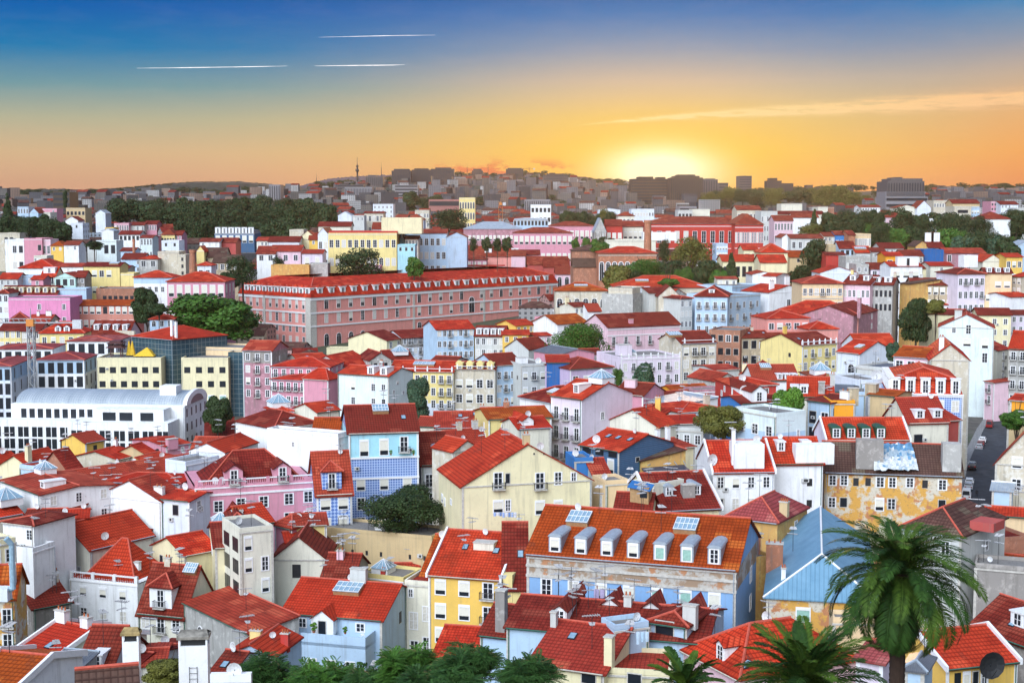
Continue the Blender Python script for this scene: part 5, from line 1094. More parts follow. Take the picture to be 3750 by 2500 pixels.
1510 380 1640 385 940 18 | n | g F | 4x3:D:6,2,2,6 | | grey ribbon-windowed offices behind the palace | office building | 
1640 372 1800 372 950 18 | n | c F | 9x2:d:2,4,4,8 | | pale office block with a grid of narrow windows behind the palace | office building | 
>30
-60 762 186 765 600 16 | h 680 | C R | | | pale yellow house with bright red hip roof, upper right of centre | | nc
-60 850 172 855 575 16 | g 778 | C R | | | lemon-cream house with smooth red roof, upper right of centre | | nc
-40 972 80 975 540 14 | g 945 | W R | | | cream-white gable under a narrow coral roof | | nc
205 800 365 798 640 14 | g 742 | o O | 1x1:d | | ochre house with orange roof left of the tall dark tree | | nc
135 620 215 640 730 18 | f 592 | W R | | | white gable of the long white house, upper right | | nc
215 630 510 628 722 18 | g 592 | g R | 5x2:s:1.6,3,2,7 | | long white house with red roof, upper right | | nc
520 610 625 608 740 16 | g 575 | e R | 3x2:s | | beige house left of the blue one, upper right | | nc
625 598 742 600 738 16 | g 562 | u R | 3x1:s:2,3.4,3,6 | | small bright blue house with red roof, upper right | | nc
805 600 950 602 732 18 | n | q R | 8x2:sss:1.4,3.4,2,6.4 | | beige ornamented house with red roof behind the bright blue one | | 
745 600 805 600 728 18 | g 558 | S R | | | brown side wall next to the beige ornamented house | | nc
665 722 808 722 640 14 | g 655 | b D | 3x1:d:3,2,1,5 | 1x1:- | pale blue house with crimson roof and roof terrace, upper right | | nc
560 700 665 715 648 14 | n | o F | | | plain ochre side wall left of the pale blue terrace house | | 
540 780 715 775 628 14 | g 755 | R D | | | deep red house behind the tall dark tree | | nc
720 810 945 805 610 14 | n | G F | 4x1:s:1.6,2,2.4,5 | | grey curved house with terrace, upper right | | 
812 760 950 755 635 14 | g 700 | g R | | | coral roof with skylight, upper right | | SK:.4:.5:5:2.4 nc
960 752 1085 755 632 14 | g 715 | G D | 2x1:s | | grey house with dusky roof left of the orange one | | nc
1085 790 1240 800 606 14 | g 755 | F R | 2x1:s:2,2.6,2,5 | | vivid orange house, upper right | | nc
1240 790 1430 795 612 14 | g 735 | e D | 5x1:s:1.2,2,1,5 | | beige house with brown-red roof beside the blue netting | | nc
1435 745 1618 745 614 14 | n | U N | | | building wrapped in bright blue scaffold netting | house | nt
1040 720 1250 730 660 16 | g 670 | g D | 5x1:s | | long dark red roof with white dormers, upper right | | nc
1360 700 1480 690 668 14 | f 655 | O B | | | brown unplastered gable, upper right | | nc
1480 715 1620 715 665 14 | g 660 | g D | 2x1:s | | pink-roofed house with white chimney row, upper right | | ch:.3:.5:4:4:W ch:.7:.5:4:4:W
1640 765 2000 780 640 16 | g 718 | m r | 6x2:s-s:1.6,2.8,1,4 | | long plum coloured row with white windows below the park | | nc
485 945 820 950 560 16 | f 890 | V R | | | wide white gable with coral roof, right side | | nc
815 880 930 905 562 12 | n | G F | 2x2:s | | slim grey block with terrace, right side | apartment block | 
950 910 1090 912 562 14 | g 852 | l D | 2x1:sr:1.6,2.4,1,5 | | pale lilac house with maroon roof, right side | | nc
1130 885 1420 885 545 16 | g 842 | W R | 3x3:rrr:3.6,2.4,2,6,.05,.95 | | white apartment house with twin gable windows and red roof | apartment block | dm:1:w:.0:8:3.4:.3:.8:d nc
1495 880 1700 890 560 14 | g 845 | c R | 1x1:s | | cream stepped house with red roof right of the white twin-gable one | | nc
1425 905 1495 905 566 12 | g 868 | C D | | | tiny cream house with deep red roof left of the stepped one | | nc
1975 840 2160 815 580 16 | f 780 | c R | | | cream gabled house near the right edge, upper row | | nc
2188 800 2340 795 572 14 | g 765 | Y R | 3x2:srs:1.8,2.2,2,5 | | bright yellow house with red roof near the right edge | | nc
2300 690 2480 690 700 14 | f 650 | b W | | | light blue house at the right edge below the trees | | nc
1748 958 1996 956 478 16 | h 905 | l D | 5x5:sbsbssss:1.2,2.1,1.6,4.4 | 1x1:- | lilac-white apartment cube with dark red pyramid roof | apartment block | nc box:4,4,9,8,2,4:W
1996 948 2242 950 480 14 | g 898 | q D | 3x4:-rrr:2.4,1.8,3,4.4 | | sandy yellow apartment house with striped balconies | apartment block | nc dm:3:w:.1:1.6:1.4
2242 975 2330 980 482 14 | g 930 | e R | 2x3:r | | small grey-cream house with yellow chimney at the right edge | | nc ch:.9:.3:4:1.6:C
320 1045 695 1045 484 18 | h 972 | q r | 7x3:sssbsss:1.3,2.2,1.8,4.6 | | beige palace-like house with shallow salmon hip roof | mansion | band:0,3.4,5 nc
695 1045 942 1052 486 16 | g 960 | p D | 6x2:s:1.2,2.2,2.2,4.6 | | maroon-roofed house with white dormers beside the beige one | | dm:2:w:.35:2:1.6
942 1052 1148 1056 484 16 | g 985 | G D | 5x2:d:1.3,2.2,2,4.6 | | grey-green house with dark red roof and two white attic boxes | | dm:2:w:.3:2.4:1.6
1325 1055 1702 1058 487 16 | g 990 | E D | 6x3:r:1.5,2.2,1,4.2 | | weathered stone house with six pale mansard windows | | SK:.8:.6:4:2.4
1215 1040 1325 1050 489 12 | s 1000 | O B | | | rusty brown shack-like block left of the weathered stone house | shed | nc
20 1125 372 1112 520 16 | f 1060 | W R | 3x1:-s-:1.6,2.4,3,5 | | white crow-stepped gable house with three chimneys | | ch:.2:.2:3:2:W ch:.6:.2:3.4:2:W
2225 1165 2420 1160 470 14 | g 1125 | W R | | | white house with coral roof at the right edge, mid height | | nc
-20 400 60 398 920 18 | n | g F | 3x5:s:2,3,3,6 | | grey-white five-storey block behind the palace, right | apartment block | 
65 468 236 470 850 18 | g 420 | p R | 6x4:s:2,3.6,2,7 | | pinkish square-side house with long balcony, upper right | apartment block | nc
236 440 470 440 900 18 | g 400 | W R | 6x1:- | | long white wall building with red roof, upper right | | nc
80 410 520 412 960 16 | g 380 | c D | | | long low dark red roof, far right of centre | | nc
128 322 320 320 1050 18 | n | c F | 6x2:- | | cream flat-roofed theatre block, far right of centre | theatre | 
465 352 555 352 980 18 | n | c F | | | blank cream stage tower with brown side | theatre | 
555 352 612 352 984 18 | n | H F | | | blank brown slab beside the cream stage tower | theatre | 
845 345 1035 350 1000 16 | g 325 | W R | 8x1:s | | long white house with red roof before the striped podium | | nc
1715 345 1870 350 950 20 | n | e F | 1x4:D:22,2,2,7 | | beige apartment block with long dark balconies, upper right | apartment block | 
1870 350 1945 350 952 20 | n | b F | 3x5:r:2,2,2,6.5 | | blue-grey slice of the balconied apartment block | apartment block | 
1700 310 1945 312 960 16 | g 275 | o D | | | penthouse with dark red roof atop the balconied block | apartment block | nc
1955 455 2230 450 880 20 | h 388 | W R | | | low white house with broad coral roof among park trees | | nc
1045 440 1315 440 900 20 | h 390 | p R | 4x1:s | | salmon-roofed villa among park trees | villa | nc
1470 460 1585 460 890 14 | n | W F | 3x1:s | | small white pavilion with two finials among park trees | | 
1185 350 1370 350 1010 18 | f 325 | c R | | | pale gabled house right of the striped podium | | nc
1370 350 1500 350 1005 18 | f 285 | V R | | | white gable block right of the striped podium | | nc
1525 290 1700 290 1050 18 | n | e F | 7x4:s:2,2.4,2,7 | | grey-beige apartment rows, upper right | apartment block | 
2140 320 2300 330 980 18 | g 290 | V D | 5x3:s | | blue-white ornate house, far right | | nc
2285 360 2460 360 960 18 | n | g W | | | grey block with white eave at the far right edge | apartment block | 
2050 300 2130 310 990 18 | n | P F | 3x3:d | | pinkish unfinished block, far right | apartment block | 
''')
def fused(label,boxes,cat,d,mat,ex=None,dep=30,bands=None):
    """skyline tower; boxes in overview pixels x0,y0,x1,y1"""
    x0,y0,x1,y1=boxes[0]; cx=(x0+x1)/2; o=P(cx*1.5944,y1*1.5944,d)
    r=bpy.data.objects.new(cat.replace(' ','_'),None); C.objects.link(r); zb=gz(o.x,o.y)-6; r.location=(o.x,d,zb); tag(r,label,cat)
    k=d/3300
    for i,(a,b,c,e) in enumerate(boxes):
        m=MB(); X0=(a-cx)*k; X1=(c-cx)*k; zt=P(0,b*1.5944,d).z-zb; z0=0 if i==0 else P(0,e*1.5944,d).z-zb
        dd=dep*(1-.12*i); m.box(X0,i*.5,z0,X1,dd,zt,mat); link('block',m.mesh('tower_block'),r)
        if bands:
            typ,n=bands; w_=MB(); zz=zt-z0
            if typ=='h':
                for j in range(n): z_=z0+zz*(j+.35)/n; w_.box(X0+.6,i*.5-.25,z_,X1-.6,i*.5-.01,z_+zz/n*.45,GLASS,True)
            else:
                for j in range(n): x_=X0+(X1-X0)*(j+.3)/n; w_.box(x_,i*.5-.25,z0+1,x_+(X1-X0)/n*.4,i*.5-.01,z0+zz-2,GLASS,True)
            link('window_bands',w_.mesh('window_bands'),r)
    return r
def skyline():
    g=plain('far_concrete',(.10,.095,.10),.8); dk=plain('far_silhouette_concrete',(.035,.033,.037),.7); br=plain('far_brown_concrete',(.075,.055,.038),.8); wt=plain('far_white_render_shaded',(.24,.24,.26),.8)  # tower base colours lowered, backlit silhouette shade put into the colour
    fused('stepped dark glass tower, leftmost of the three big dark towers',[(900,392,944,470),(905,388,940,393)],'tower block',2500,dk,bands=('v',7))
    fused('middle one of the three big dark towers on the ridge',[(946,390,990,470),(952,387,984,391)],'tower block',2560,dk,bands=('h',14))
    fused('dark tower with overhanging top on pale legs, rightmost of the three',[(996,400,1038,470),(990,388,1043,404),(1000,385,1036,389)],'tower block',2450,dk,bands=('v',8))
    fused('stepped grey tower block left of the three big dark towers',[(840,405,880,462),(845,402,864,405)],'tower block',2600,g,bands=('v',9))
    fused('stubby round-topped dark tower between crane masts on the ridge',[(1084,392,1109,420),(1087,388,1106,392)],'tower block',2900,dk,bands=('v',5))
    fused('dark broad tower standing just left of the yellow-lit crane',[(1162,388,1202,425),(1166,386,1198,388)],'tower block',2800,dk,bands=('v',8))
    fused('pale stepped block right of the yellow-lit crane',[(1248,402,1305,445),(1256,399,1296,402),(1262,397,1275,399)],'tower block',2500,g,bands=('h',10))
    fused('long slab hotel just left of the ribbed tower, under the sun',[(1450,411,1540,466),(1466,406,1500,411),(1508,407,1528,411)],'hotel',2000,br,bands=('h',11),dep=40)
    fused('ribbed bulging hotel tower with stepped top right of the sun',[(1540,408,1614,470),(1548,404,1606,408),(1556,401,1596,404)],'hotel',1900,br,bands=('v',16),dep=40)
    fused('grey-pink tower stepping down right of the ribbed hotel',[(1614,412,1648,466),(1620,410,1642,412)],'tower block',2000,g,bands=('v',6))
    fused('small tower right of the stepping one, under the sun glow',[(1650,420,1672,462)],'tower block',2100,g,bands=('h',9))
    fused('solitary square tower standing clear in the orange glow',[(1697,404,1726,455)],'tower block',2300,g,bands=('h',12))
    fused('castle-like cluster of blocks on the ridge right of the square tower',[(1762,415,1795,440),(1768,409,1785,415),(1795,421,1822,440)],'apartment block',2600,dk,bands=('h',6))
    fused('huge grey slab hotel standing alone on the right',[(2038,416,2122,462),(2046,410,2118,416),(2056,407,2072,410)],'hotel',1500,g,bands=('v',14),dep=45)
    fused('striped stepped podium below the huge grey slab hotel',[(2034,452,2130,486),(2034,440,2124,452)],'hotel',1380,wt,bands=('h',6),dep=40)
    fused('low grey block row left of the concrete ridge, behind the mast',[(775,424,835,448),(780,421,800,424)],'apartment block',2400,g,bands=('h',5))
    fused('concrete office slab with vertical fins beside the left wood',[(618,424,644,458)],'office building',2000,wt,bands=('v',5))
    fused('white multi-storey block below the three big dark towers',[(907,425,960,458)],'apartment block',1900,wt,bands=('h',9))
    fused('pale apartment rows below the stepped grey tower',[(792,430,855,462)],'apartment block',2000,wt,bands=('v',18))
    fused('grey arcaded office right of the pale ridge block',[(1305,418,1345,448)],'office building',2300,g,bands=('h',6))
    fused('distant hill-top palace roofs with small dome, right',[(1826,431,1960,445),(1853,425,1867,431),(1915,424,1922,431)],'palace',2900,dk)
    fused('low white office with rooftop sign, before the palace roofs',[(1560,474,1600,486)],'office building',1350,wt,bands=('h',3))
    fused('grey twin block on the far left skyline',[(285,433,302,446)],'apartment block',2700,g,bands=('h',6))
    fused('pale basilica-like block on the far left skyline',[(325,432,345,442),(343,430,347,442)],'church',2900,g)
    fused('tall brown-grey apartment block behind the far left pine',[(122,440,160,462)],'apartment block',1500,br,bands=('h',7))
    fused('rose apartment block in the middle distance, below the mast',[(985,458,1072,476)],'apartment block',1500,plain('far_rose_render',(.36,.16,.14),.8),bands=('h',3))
    fused('pale slab with vertical fins below the white ridge blocks',[(1205,458,1264,474)],'office building',1600,wt,bands=('v',12))
    for i in range(90):      # nameless slabs of the far quarters, each its own building
        pass
def masts():
    for lab,x,yt,yb,d,wd in (('tall telecom mast with a round gallery on the left ridge',821,361,418,3000,2.2),('thin lattice mast left of the big dark towers',876,372,410,3000,.8),('thin mast on the left slope behind the grey tower',727,395,432,3000,.7),
        ('thin mast right of the three big towers',1073,374,402,3000,.6),('slim mast beside the stubby dark tower',1121,374,402,3000,.5)):
        p=P(x*1.5944,yb*1.5944,d); zt=P(0,yt*1.5944,d).z; m=MB(); h=zt-p.z+12
        m.cyl((0,0,0),(0,0,h*.75),wd,wd*.7,8,IRON); m.cyl((0,0,h*.75),(0,0,h),wd*.35,wd*.2,6,IRON)
        if wd>2: m.cyl((0,0,h*.52),(0,0,h*.56),2.8,4.2,10,IRON); m.cyl((0,0,h*.56),(0,0,h*.62),4.2,3,10,IRON); m.cyl((0,0,h*.68),(0,0,h*.72),3,3,10,IRON)
        tag(link('radio_mast',m.mesh('radio_mast'),None,(p.x,d,p.z-12)),lab,'mast')
    # brick factory chimneys
    for lab,t,x,yt,yb,d,r0,r1 in (('tapering red brick chimney behind the rose-pink school',(0,0),1766,740,945,640,1.9,1.2),('slim red brick flue by the bluish dark-roofed house',(0,0),1228,642,765,690,.9,.6),('tall brick chimney in front of the red and white palace',(2,0),1230,468,745,660,1.9,1.5)):
        u,v=tp(t,x,yb); p=P(u,v,d); zt=P(u,tp(t,x,yt)[1],d).z; m=MB(); m.cyl((0,0,-8),(0,0,zt-p.z),r0,r1,12,wm('S')); m.cyl((0,0,zt-p.z-1.2),(0,0,zt-p.z+.1),r1*1.25,r1*1.25,12,wm('S'))
        tag(link('brick_chimney',m.mesh('brick_chimney'),None,(p.x,d,p.z)),lab,'chimney')
    def tower_crane(lab,px,yt,yb,d,w_,jl,jr,mat,jy):
        p=P(px[0],yb,d); zt=P(px[0],yt,d).z-p.z; r=bpy.data.objects.new('tower_crane',None); C.objects.link(r); r.location=p; tag(r,lab,'crane')
        m=MB(); n=int(zt/w_/1.3); 
        for sx_ in (-1,1):
            for sy_ in (-1,1): m.cyl((sx_*w_/2,sy_*w_/2,0),(sx_*w_/2,sy_*w_/2,zt),.17,.17,4,mat,False)
        for i in range(n):
            z0=zt*i/n; z1=zt*(i+1)/n; s_=1 if i%2 else -1
            for a,b in (((-1,-1),(1,-1)),((-1,1),(1,1)),((-1,-1),(-1,1)),((1,-1),(1,1))):
                A,B=(a,b) if s_>0 else (b,a); m.cyl((A[0]*w_/2,A[1]*w_/2,z0),(B[0]*w_/2,B[1]*w_/2,z1),.11,.11,4,mat,False)
        link('mast',m.mesh('crane_mast'),r)
        j=MB()
        for y_ in (-.5,.5): j.cyl((-jl,y_,zt+jy),(jr,y_,zt+jy),.16,.16,4,mat,False)
        j.cyl((-jl,0,zt+jy+1.1),(jr*.4,0,zt+jy+1.1),.1,.1,4,mat,False)
        for i in range(int((jl+jr*.4)/1.5)): x_=-jl+i*1.5; j.cyl((x_,0,zt+jy+1.1),(x_+.75,.5,zt+jy),.05,.05,4,mat,False); j.cyl((x_,0,zt+jy+1.1),(x_+.75,-.5,zt+jy),.05,.05,4,mat,False)
        j.cyl((0,0,zt),(0,0,zt+jy+4),.2,.1,4,mat,False)
        link('jib',j.mesh('crane_jib'),r)
        c=MB(); c.box(-1,-1,zt-.3,1,1,zt+1.6,plain('crane_orange',(.7,.25,.04),.5),True); link('cab',c.mesh('crane_cab'),r)
        w2=MB(); w2.box(jr-2.4,-.8,zt+jy-1.6,jr,.8,zt+jy+.8,plain('counterweight',(.6,.62,.64),.8),True); link('counterweight',w2.mesh('counterweight'),r)
    u,v=tp((0,1),300,250); ub,vb=tp((0,1),310,830)
    tower_crane('grey lattice tower crane with orange cab among white hotel blocks',(u,),v,vb,392,1.6,26,14,plain('crane_grey',(.42,.44,.46),.5),.6)
    tower_crane('small yellow-lit tower crane silhouetted on the ridge beside the sun',(1216*1.5944,),389*1.5944,425*1.5944,2700,2,14,10,IRON,1)
    u,v=tp((1,0),2235,325); ub,vb=tp((1,0),2235,480)
    tower_crane('orange crane mast standing in the middle distance, upper centre',(u,),v,vb,1100,3,2,4,plain('crane_rust',(.5,.2,.06),.6),1)
def hospital():
    # corner palace: long right face, shorter left face
    ul,vl=tp((1,0),495,1176); d=600; PL=P(ul,vl,d); ur,vr=tp((1,0),2752,1040); k=(PL.z-ZC); ar,zr=ray(ur,vr); dr=k/zr; PR=Vector((ar*dr,dr,PL.z))
    dx,dy=PR.x-PL.x,PR.y-PL.y; Lf=math.hypot(dx,dy); a=math.atan2(dy,dx)
    uu,vv=tp((1,0),-158,1140); al,zl=ray(uu,vv); ca,sa=math.cos(a),math.sin(a)
    # left face: distance dep where px = uu :  (PL.x - s*sa) = al*(PL.y+s*ca)
    dep=(PL.x-al*PL.y)/(sa+al*ca); zb=25; H_=PL.z-zb
    r=bpy.data.objects.new('hospital',None); C.objects.link(r); r.location=(PL.x,PL.y,zb); r.rotation_euler=(0,0,a); tag(r,'huge rose-pink corner hospital with red mansard and rows of white dormers','hospital')
    FOOT.append((PL.x+ca*Lf/2-sa*dep/2,PL.y+sa*Lf/2+ca*dep/2,0,Lf,dep,a))
    for i in range(12):
        x0,x1=Lf*i/12,Lf*(i+1)/12; A=(PL.x+ca*x0,PL.y+sa*x0); B=(PL.x+ca*x1,PL.y+sa*x1); zb_=27+7*i/12
        f=lambda x,y,z:(CX+F*x/(y*CP-(z-ZC)*SP),CY-F*((y*SP+(z-ZC)*CP)/(y*CP-(z-ZC)*SP)))
        SURV.append((f(A[0],A[1],30)[0],f(B[0],B[1],30)[0],0,f(B[0],B[1],zb_+(8 if i>8 else 0))[1],A[1]))
    SURV.append((D(548,0)[0],D(702,0)[0],0,D(0,770)[1],600))
    W_=MB(); W_.box(0,0,0,Lf,dep,H_,wm('T')); 
    fl=H_/4.75
    for z_ in (H_-.9,H_-fl*1.35,H_-fl*2.5): W_.box(-.35,-.35,z_-.35,Lf+.35,dep+.35,z_+(.9 if z_>H_-1 else .25),WHITE)
    for x_,w2 in ((-.25,3.2),): W_.box(x_,-.2,0,x_+w2,-.02,H_,STONE); W_.box(-.45,-.25,0,-.02,3.0,H_,STONE)
    for f_ in (.37,.66,.97): W_.box(Lf*f_,-.2,0,Lf*f_+1.3,-.02,H_,STONE)
    W_.box(-.45,dep*.62,0,-.02,dep*.62+1.3,H_,STONE)
    link('wall',W_.mesh('wall'),r)
    R_=MB(); rm=roofmat('R'); h1=P(0,tp((1,0),0,1078)[1],602).z-PL.z; h2=h1+2.6; i1=1.6; i2=12
    c=lambda i:[(i,i),(Lf-i,i),(Lf-i,dep-i),(i,dep-i)]
    A,B,D_=c(-.6),c(i1),c(i2)
    for q in range(4):
        p=(q+1)%4
        R_.face([(*A[q],H_),(*A[p],H_),(*B[p],H_+h1),(*B[q],H_+h1)],None,rm)
        R_.face([(*B[q],H_+h1),(*B[p],H_+h1),(*D_[p],H_+h2+.8),(*D_[q],H_+h2+.8)],None,rm)
        cap(R_,(*B[q],H_+h1),(*B[p],H_+h1),None,.35); cap(R_,(*B[q],H_+h1),(*D_[q],H_+h2+.8),None,.3)
    R_.face([(*p,H_+h2-.6) for p in D_],None,rm)
    link('roof',R_.mesh('roof'),r)
    def dorm(x,y,rz):
        b=MB(); b.box(-1.5,-.1,0,1.5,2.4,2.9,wm('W')); b.box(-1.9,-.35,2.9,1.9,2.6,3.2,WHITE,True); 
        b.face([(-1.9,-.35,3.2),(1.9,-.35,3.2),(0,.6,4.3)],None,roofmat('R')); b.face([(1.9,-.35,3.2),(1.9,2.6,3.2),(0,.6,4.3)],None,roofmat('R')); b.face([(-1.9,2.6,3.2),(-1.9,-.35,3.2),(0,.6,4.3)],None,roofmat('R'))
        b.box(-2,-.2,-.1,2,.2,.5,WHITE,True)
        return b.mesh('dormer')
    dm=dorm(0,0,0)
    def place(x,y,z,rz):
        o=link('dormer',dm,r,(x,y,z),rz); window(o,'s',0,-.12,.6,1.5,1.9,0,True)
    n=24
    for i in range(n): place(3.5+ (Lf-7)*(i+.3)/n,.35,H_+.9,0)
    n=11
    for i in range(n): place(.35,(dep-3)*(i+.6)/n,H_+.9,-pi/2)
    n=22
    for i in range(n):
        x=5+(Lf-9)*(i+.5)/n
        if abs(i-13)<1: window(r,'A',x,-.02,H_-fl*2.35,3.4,7.2,0,True); continue
        window(r,'q' if i%4 else 'a',x,-.02,H_-fl*1.05,2.0,4.2,0,True)
        window(r,'scr'[i%3] if i%5 else 'c',x,-.02,H_-fl*2.25,1.8,4.0,0,True)
        if i<4 or i in(8,10): window(r,'a',x,-.02,H_-fl*4.3 if i<4 else H_-fl*3.4,2.4,5.2 if i<4 else 2.6,0,True)
    n=10
    for i in range(n):
        y=2.5+(dep-4)*(i+.5)/n
        for q,(tt,zz,hh) in enumerate((('q',1.05,3.8),('c' if i%2 else 's',2.2,3.6),('s',3.05,2.4),('c' if i%3 else 's',4.0,2.6))): window(r,tt,-.02,y,H_-fl*zz,1.5,hh,-pi/2,True)
# ---------------------------------------------------------------- vegetation
def leafmat(name,c1,c2,rough=.6):
    def fn(t,b):
        g=t.node('ShaderNodeNewGeometry'); n=t.noise(g.outputs['Position'],.5,3); n2=t.noise(g.outputs['Position'],4,3)
        a=t.mix(t.mr(n,.35,.65),c1,c2); a=t.mix(t.mr(n2,.4,.7,0,.5),a,tuple(x*1.5 for x in c2)); t.put(b.inputs['Base Color'],a); b.inputs['Roughness'].default_value=rough; b.inputs['Specular IOR Level'].default_value=.25
    return newmat(name,fn)
LEAF={'d':leafmat('leaves_dark',(.012,.026,.008),(.030,.055,.014)),'g':leafmat('leaves_green',(.02,.065,.008),(.055,.13,.014)),'b':leafmat('leaves_bright',(.04,.12,.01),(.09,.20,.02)),'y':leafmat('leaves_olive',(.05,.06,.012),(.12,.12,.02)),'t':leafmat('leaves_blue_green',(.02,.05,.03),(.05,.10,.05))}
BARK=plain('bark',(.07,.05,.035),.9)
def blobs(rng,n,rx,rz,flat):
    out=[]
    for i in range(n):
        th=rng.uniform(0,2*pi); rr=math.sqrt(rng.random())*.72; z=rng.uniform(-.55,.62)*flat
        k=math.sqrt(max(.05,1-(z/flat if flat else 0)**2))
        out.append((rr*rx*k*math.cos(th),rr*rx*k*math.sin(th),z*rz,rng.uniform(.28,.46)*min(rx,rz*1.2)))
    return out
def crown(key,seed,nb,leaves,rx,rz,ls,mat,shape='round'):
    """leaf clusters spread over the skins of many clumps"""
    if key in MC: return MC[key]
    rng=random.Random(seed); mb=MB(); mb.mi(mat); V=[];Fc=[]
    if shape=='cone': bl=[(rng.uniform(-.1,.1),rng.uniform(-.1,.1),-rz+2*rz*i/nb,rx*(1-i/nb*.93)) for i in range(nb)]
    elif shape=='column': bl=[(rng.uniform(-.35,.35)*rx,rng.uniform(-.35,.35)*rx,rng.uniform(-.8,.8)*rz,rx*rng.uniform(.4,.65)) for i in range(nb)]
    elif shape=='flat': bl=[(math.cos(t_)*r_*rx,math.sin(t_)*r_*rx,rz*(.25+rng.uniform(-.25,.3)-r_*.35),rng.uniform(.18,.30)*rx) for t_,r_ in ((rng.uniform(0,2*pi),math.sqrt(rng.random())*.88) for i in range(nb))]
    else: bl=blobs(rng,nb,rx,rz,1)
    tot=sum(b[3]**2 for b in bl)
    for bx,by,bz,br in bl:
        n=int(leaves*br*br/tot)
        for i in range(n):
            z=rng.uniform(-.75,1); t_=rng.uniform(0,2*pi); k=math.sqrt(max(0,1-z*z)); q=br*rng.uniform(.72,1.08)
            sz=.75 if shape!='cone' else .35
            c_=Vector((bx+q*k*math.cos(t_),by+q*k*math.sin(t_),bz+q*z*sz)); nn=Vector((k*math.cos(t_),k*math.sin(t_),z))+Vector((rng.uniform(-.8,.8),rng.uniform(-.8,.8),rng.uniform(-.5,.9)))
            nn.normalize(); e=nn.cross(Vector((rng.uniform(-1,1),rng.uniform(-1,1),rng.uniform(-1,1)))).normalized(); g=nn.cross(e); s=ls*rng.uniform(.6,1.3)
            i0=len(V); V+= [tuple(c_-e*s*.5),tuple(c_+g*s*.32),tuple(c_+e*s*.5),tuple(c_-g*s*.32)]; Fc.append((i0,i0+1,i0+2,i0+3))
    me=bpy.data.meshes.new('crown'); me.from_pydata(V,[],Fc); me.materials.append(mat); me.update(); MC[key]=me; return me
def trunkmesh(key,h,r,seed,spread):
    if key in MC: return MC[key]
    rng=random.Random(seed); mb=MB(); p=Vector((0,0,-1)); q=Vector((rng.uniform(-.3,.3),0,h*.5)); mb.cyl(p,q,r,r*.75,8,BARK); top=Vector((0,0,h)); mb.cyl(q,top,r*.75,r*.5,8,BARK)
    for i in range(6):
        a=i*1.05+rng.random(); mb.cyl(q.lerp(top,rng.uniform(.3,1)),Vector((math.cos(a)*spread,math.sin(a)*spread,h*1.0+rng.uniform(.2,.9)*spread)),r*.4,r*.12,6,BARK)
    me=mb.mesh('trunk'); MC[key]=me; return me
def tree(x,y,w_,h_,d,kind,leafk,label,group=None,raw=None,dense=1,cat='tree',name='tree'):
    """x,y overview pixel of the crown centre; w_,h_ crown size in overview pixels"""
    p=P(x*1.5944,y*1.5944,d); k=d/3300; rx=w_*k/2*1.14; rz=h_*k/2*1.12
    g=gz(p.x,d); g=min(g,p.z-rz-1)
    r=bpy.data.objects.new(name,None); C.objects.link(r); r.location=(p.x,d,g); r.rotation_euler=(0,0,random.uniform(0,6.28)); tag(r,label,cat,group)
    ls={1:.55,2:.9,3:.5}[1 if d<500 else 2]; 
    if d<300: ls=.42
    base=10.0
    n=int((24000 if d<320 else 17000 if d<600 else 4500)*dense)
    var=random.randint(0,2); key=('crown',kind,leafk,var,n,d<300)
    sh={'r':'round','c':'cone','l':'column','f':'flat'}[kind]
    s_=rx
    me=crown(key,var*7+3,{'round':34,'cone':12,'column':16,'flat':60}[sh],n,1.0 if True else 1,1.0,ls/ max(3.5,min(9,rx)),LEAF[leafk],sh)
    cz=p.z-g
    if 300<d<1000 and cz-rz>rz*.7: top=cz+rz; lo=max(1.5,cz-rz*1.9); rz=(top-lo)/2; cz=(top+lo)/2
    c=link('crown',me,r,(0,0,cz)); c.scale=(rx,rx,rz)
    hh=max(1.5,cz-rz*.3); tr=link('trunk',trunkmesh(('trunk',var),5,.35,var,1.6),r,(0,0,0)); tr.scale=(max(.6,rx*.22),max(.6,rx*.22),hh/5)
    return r
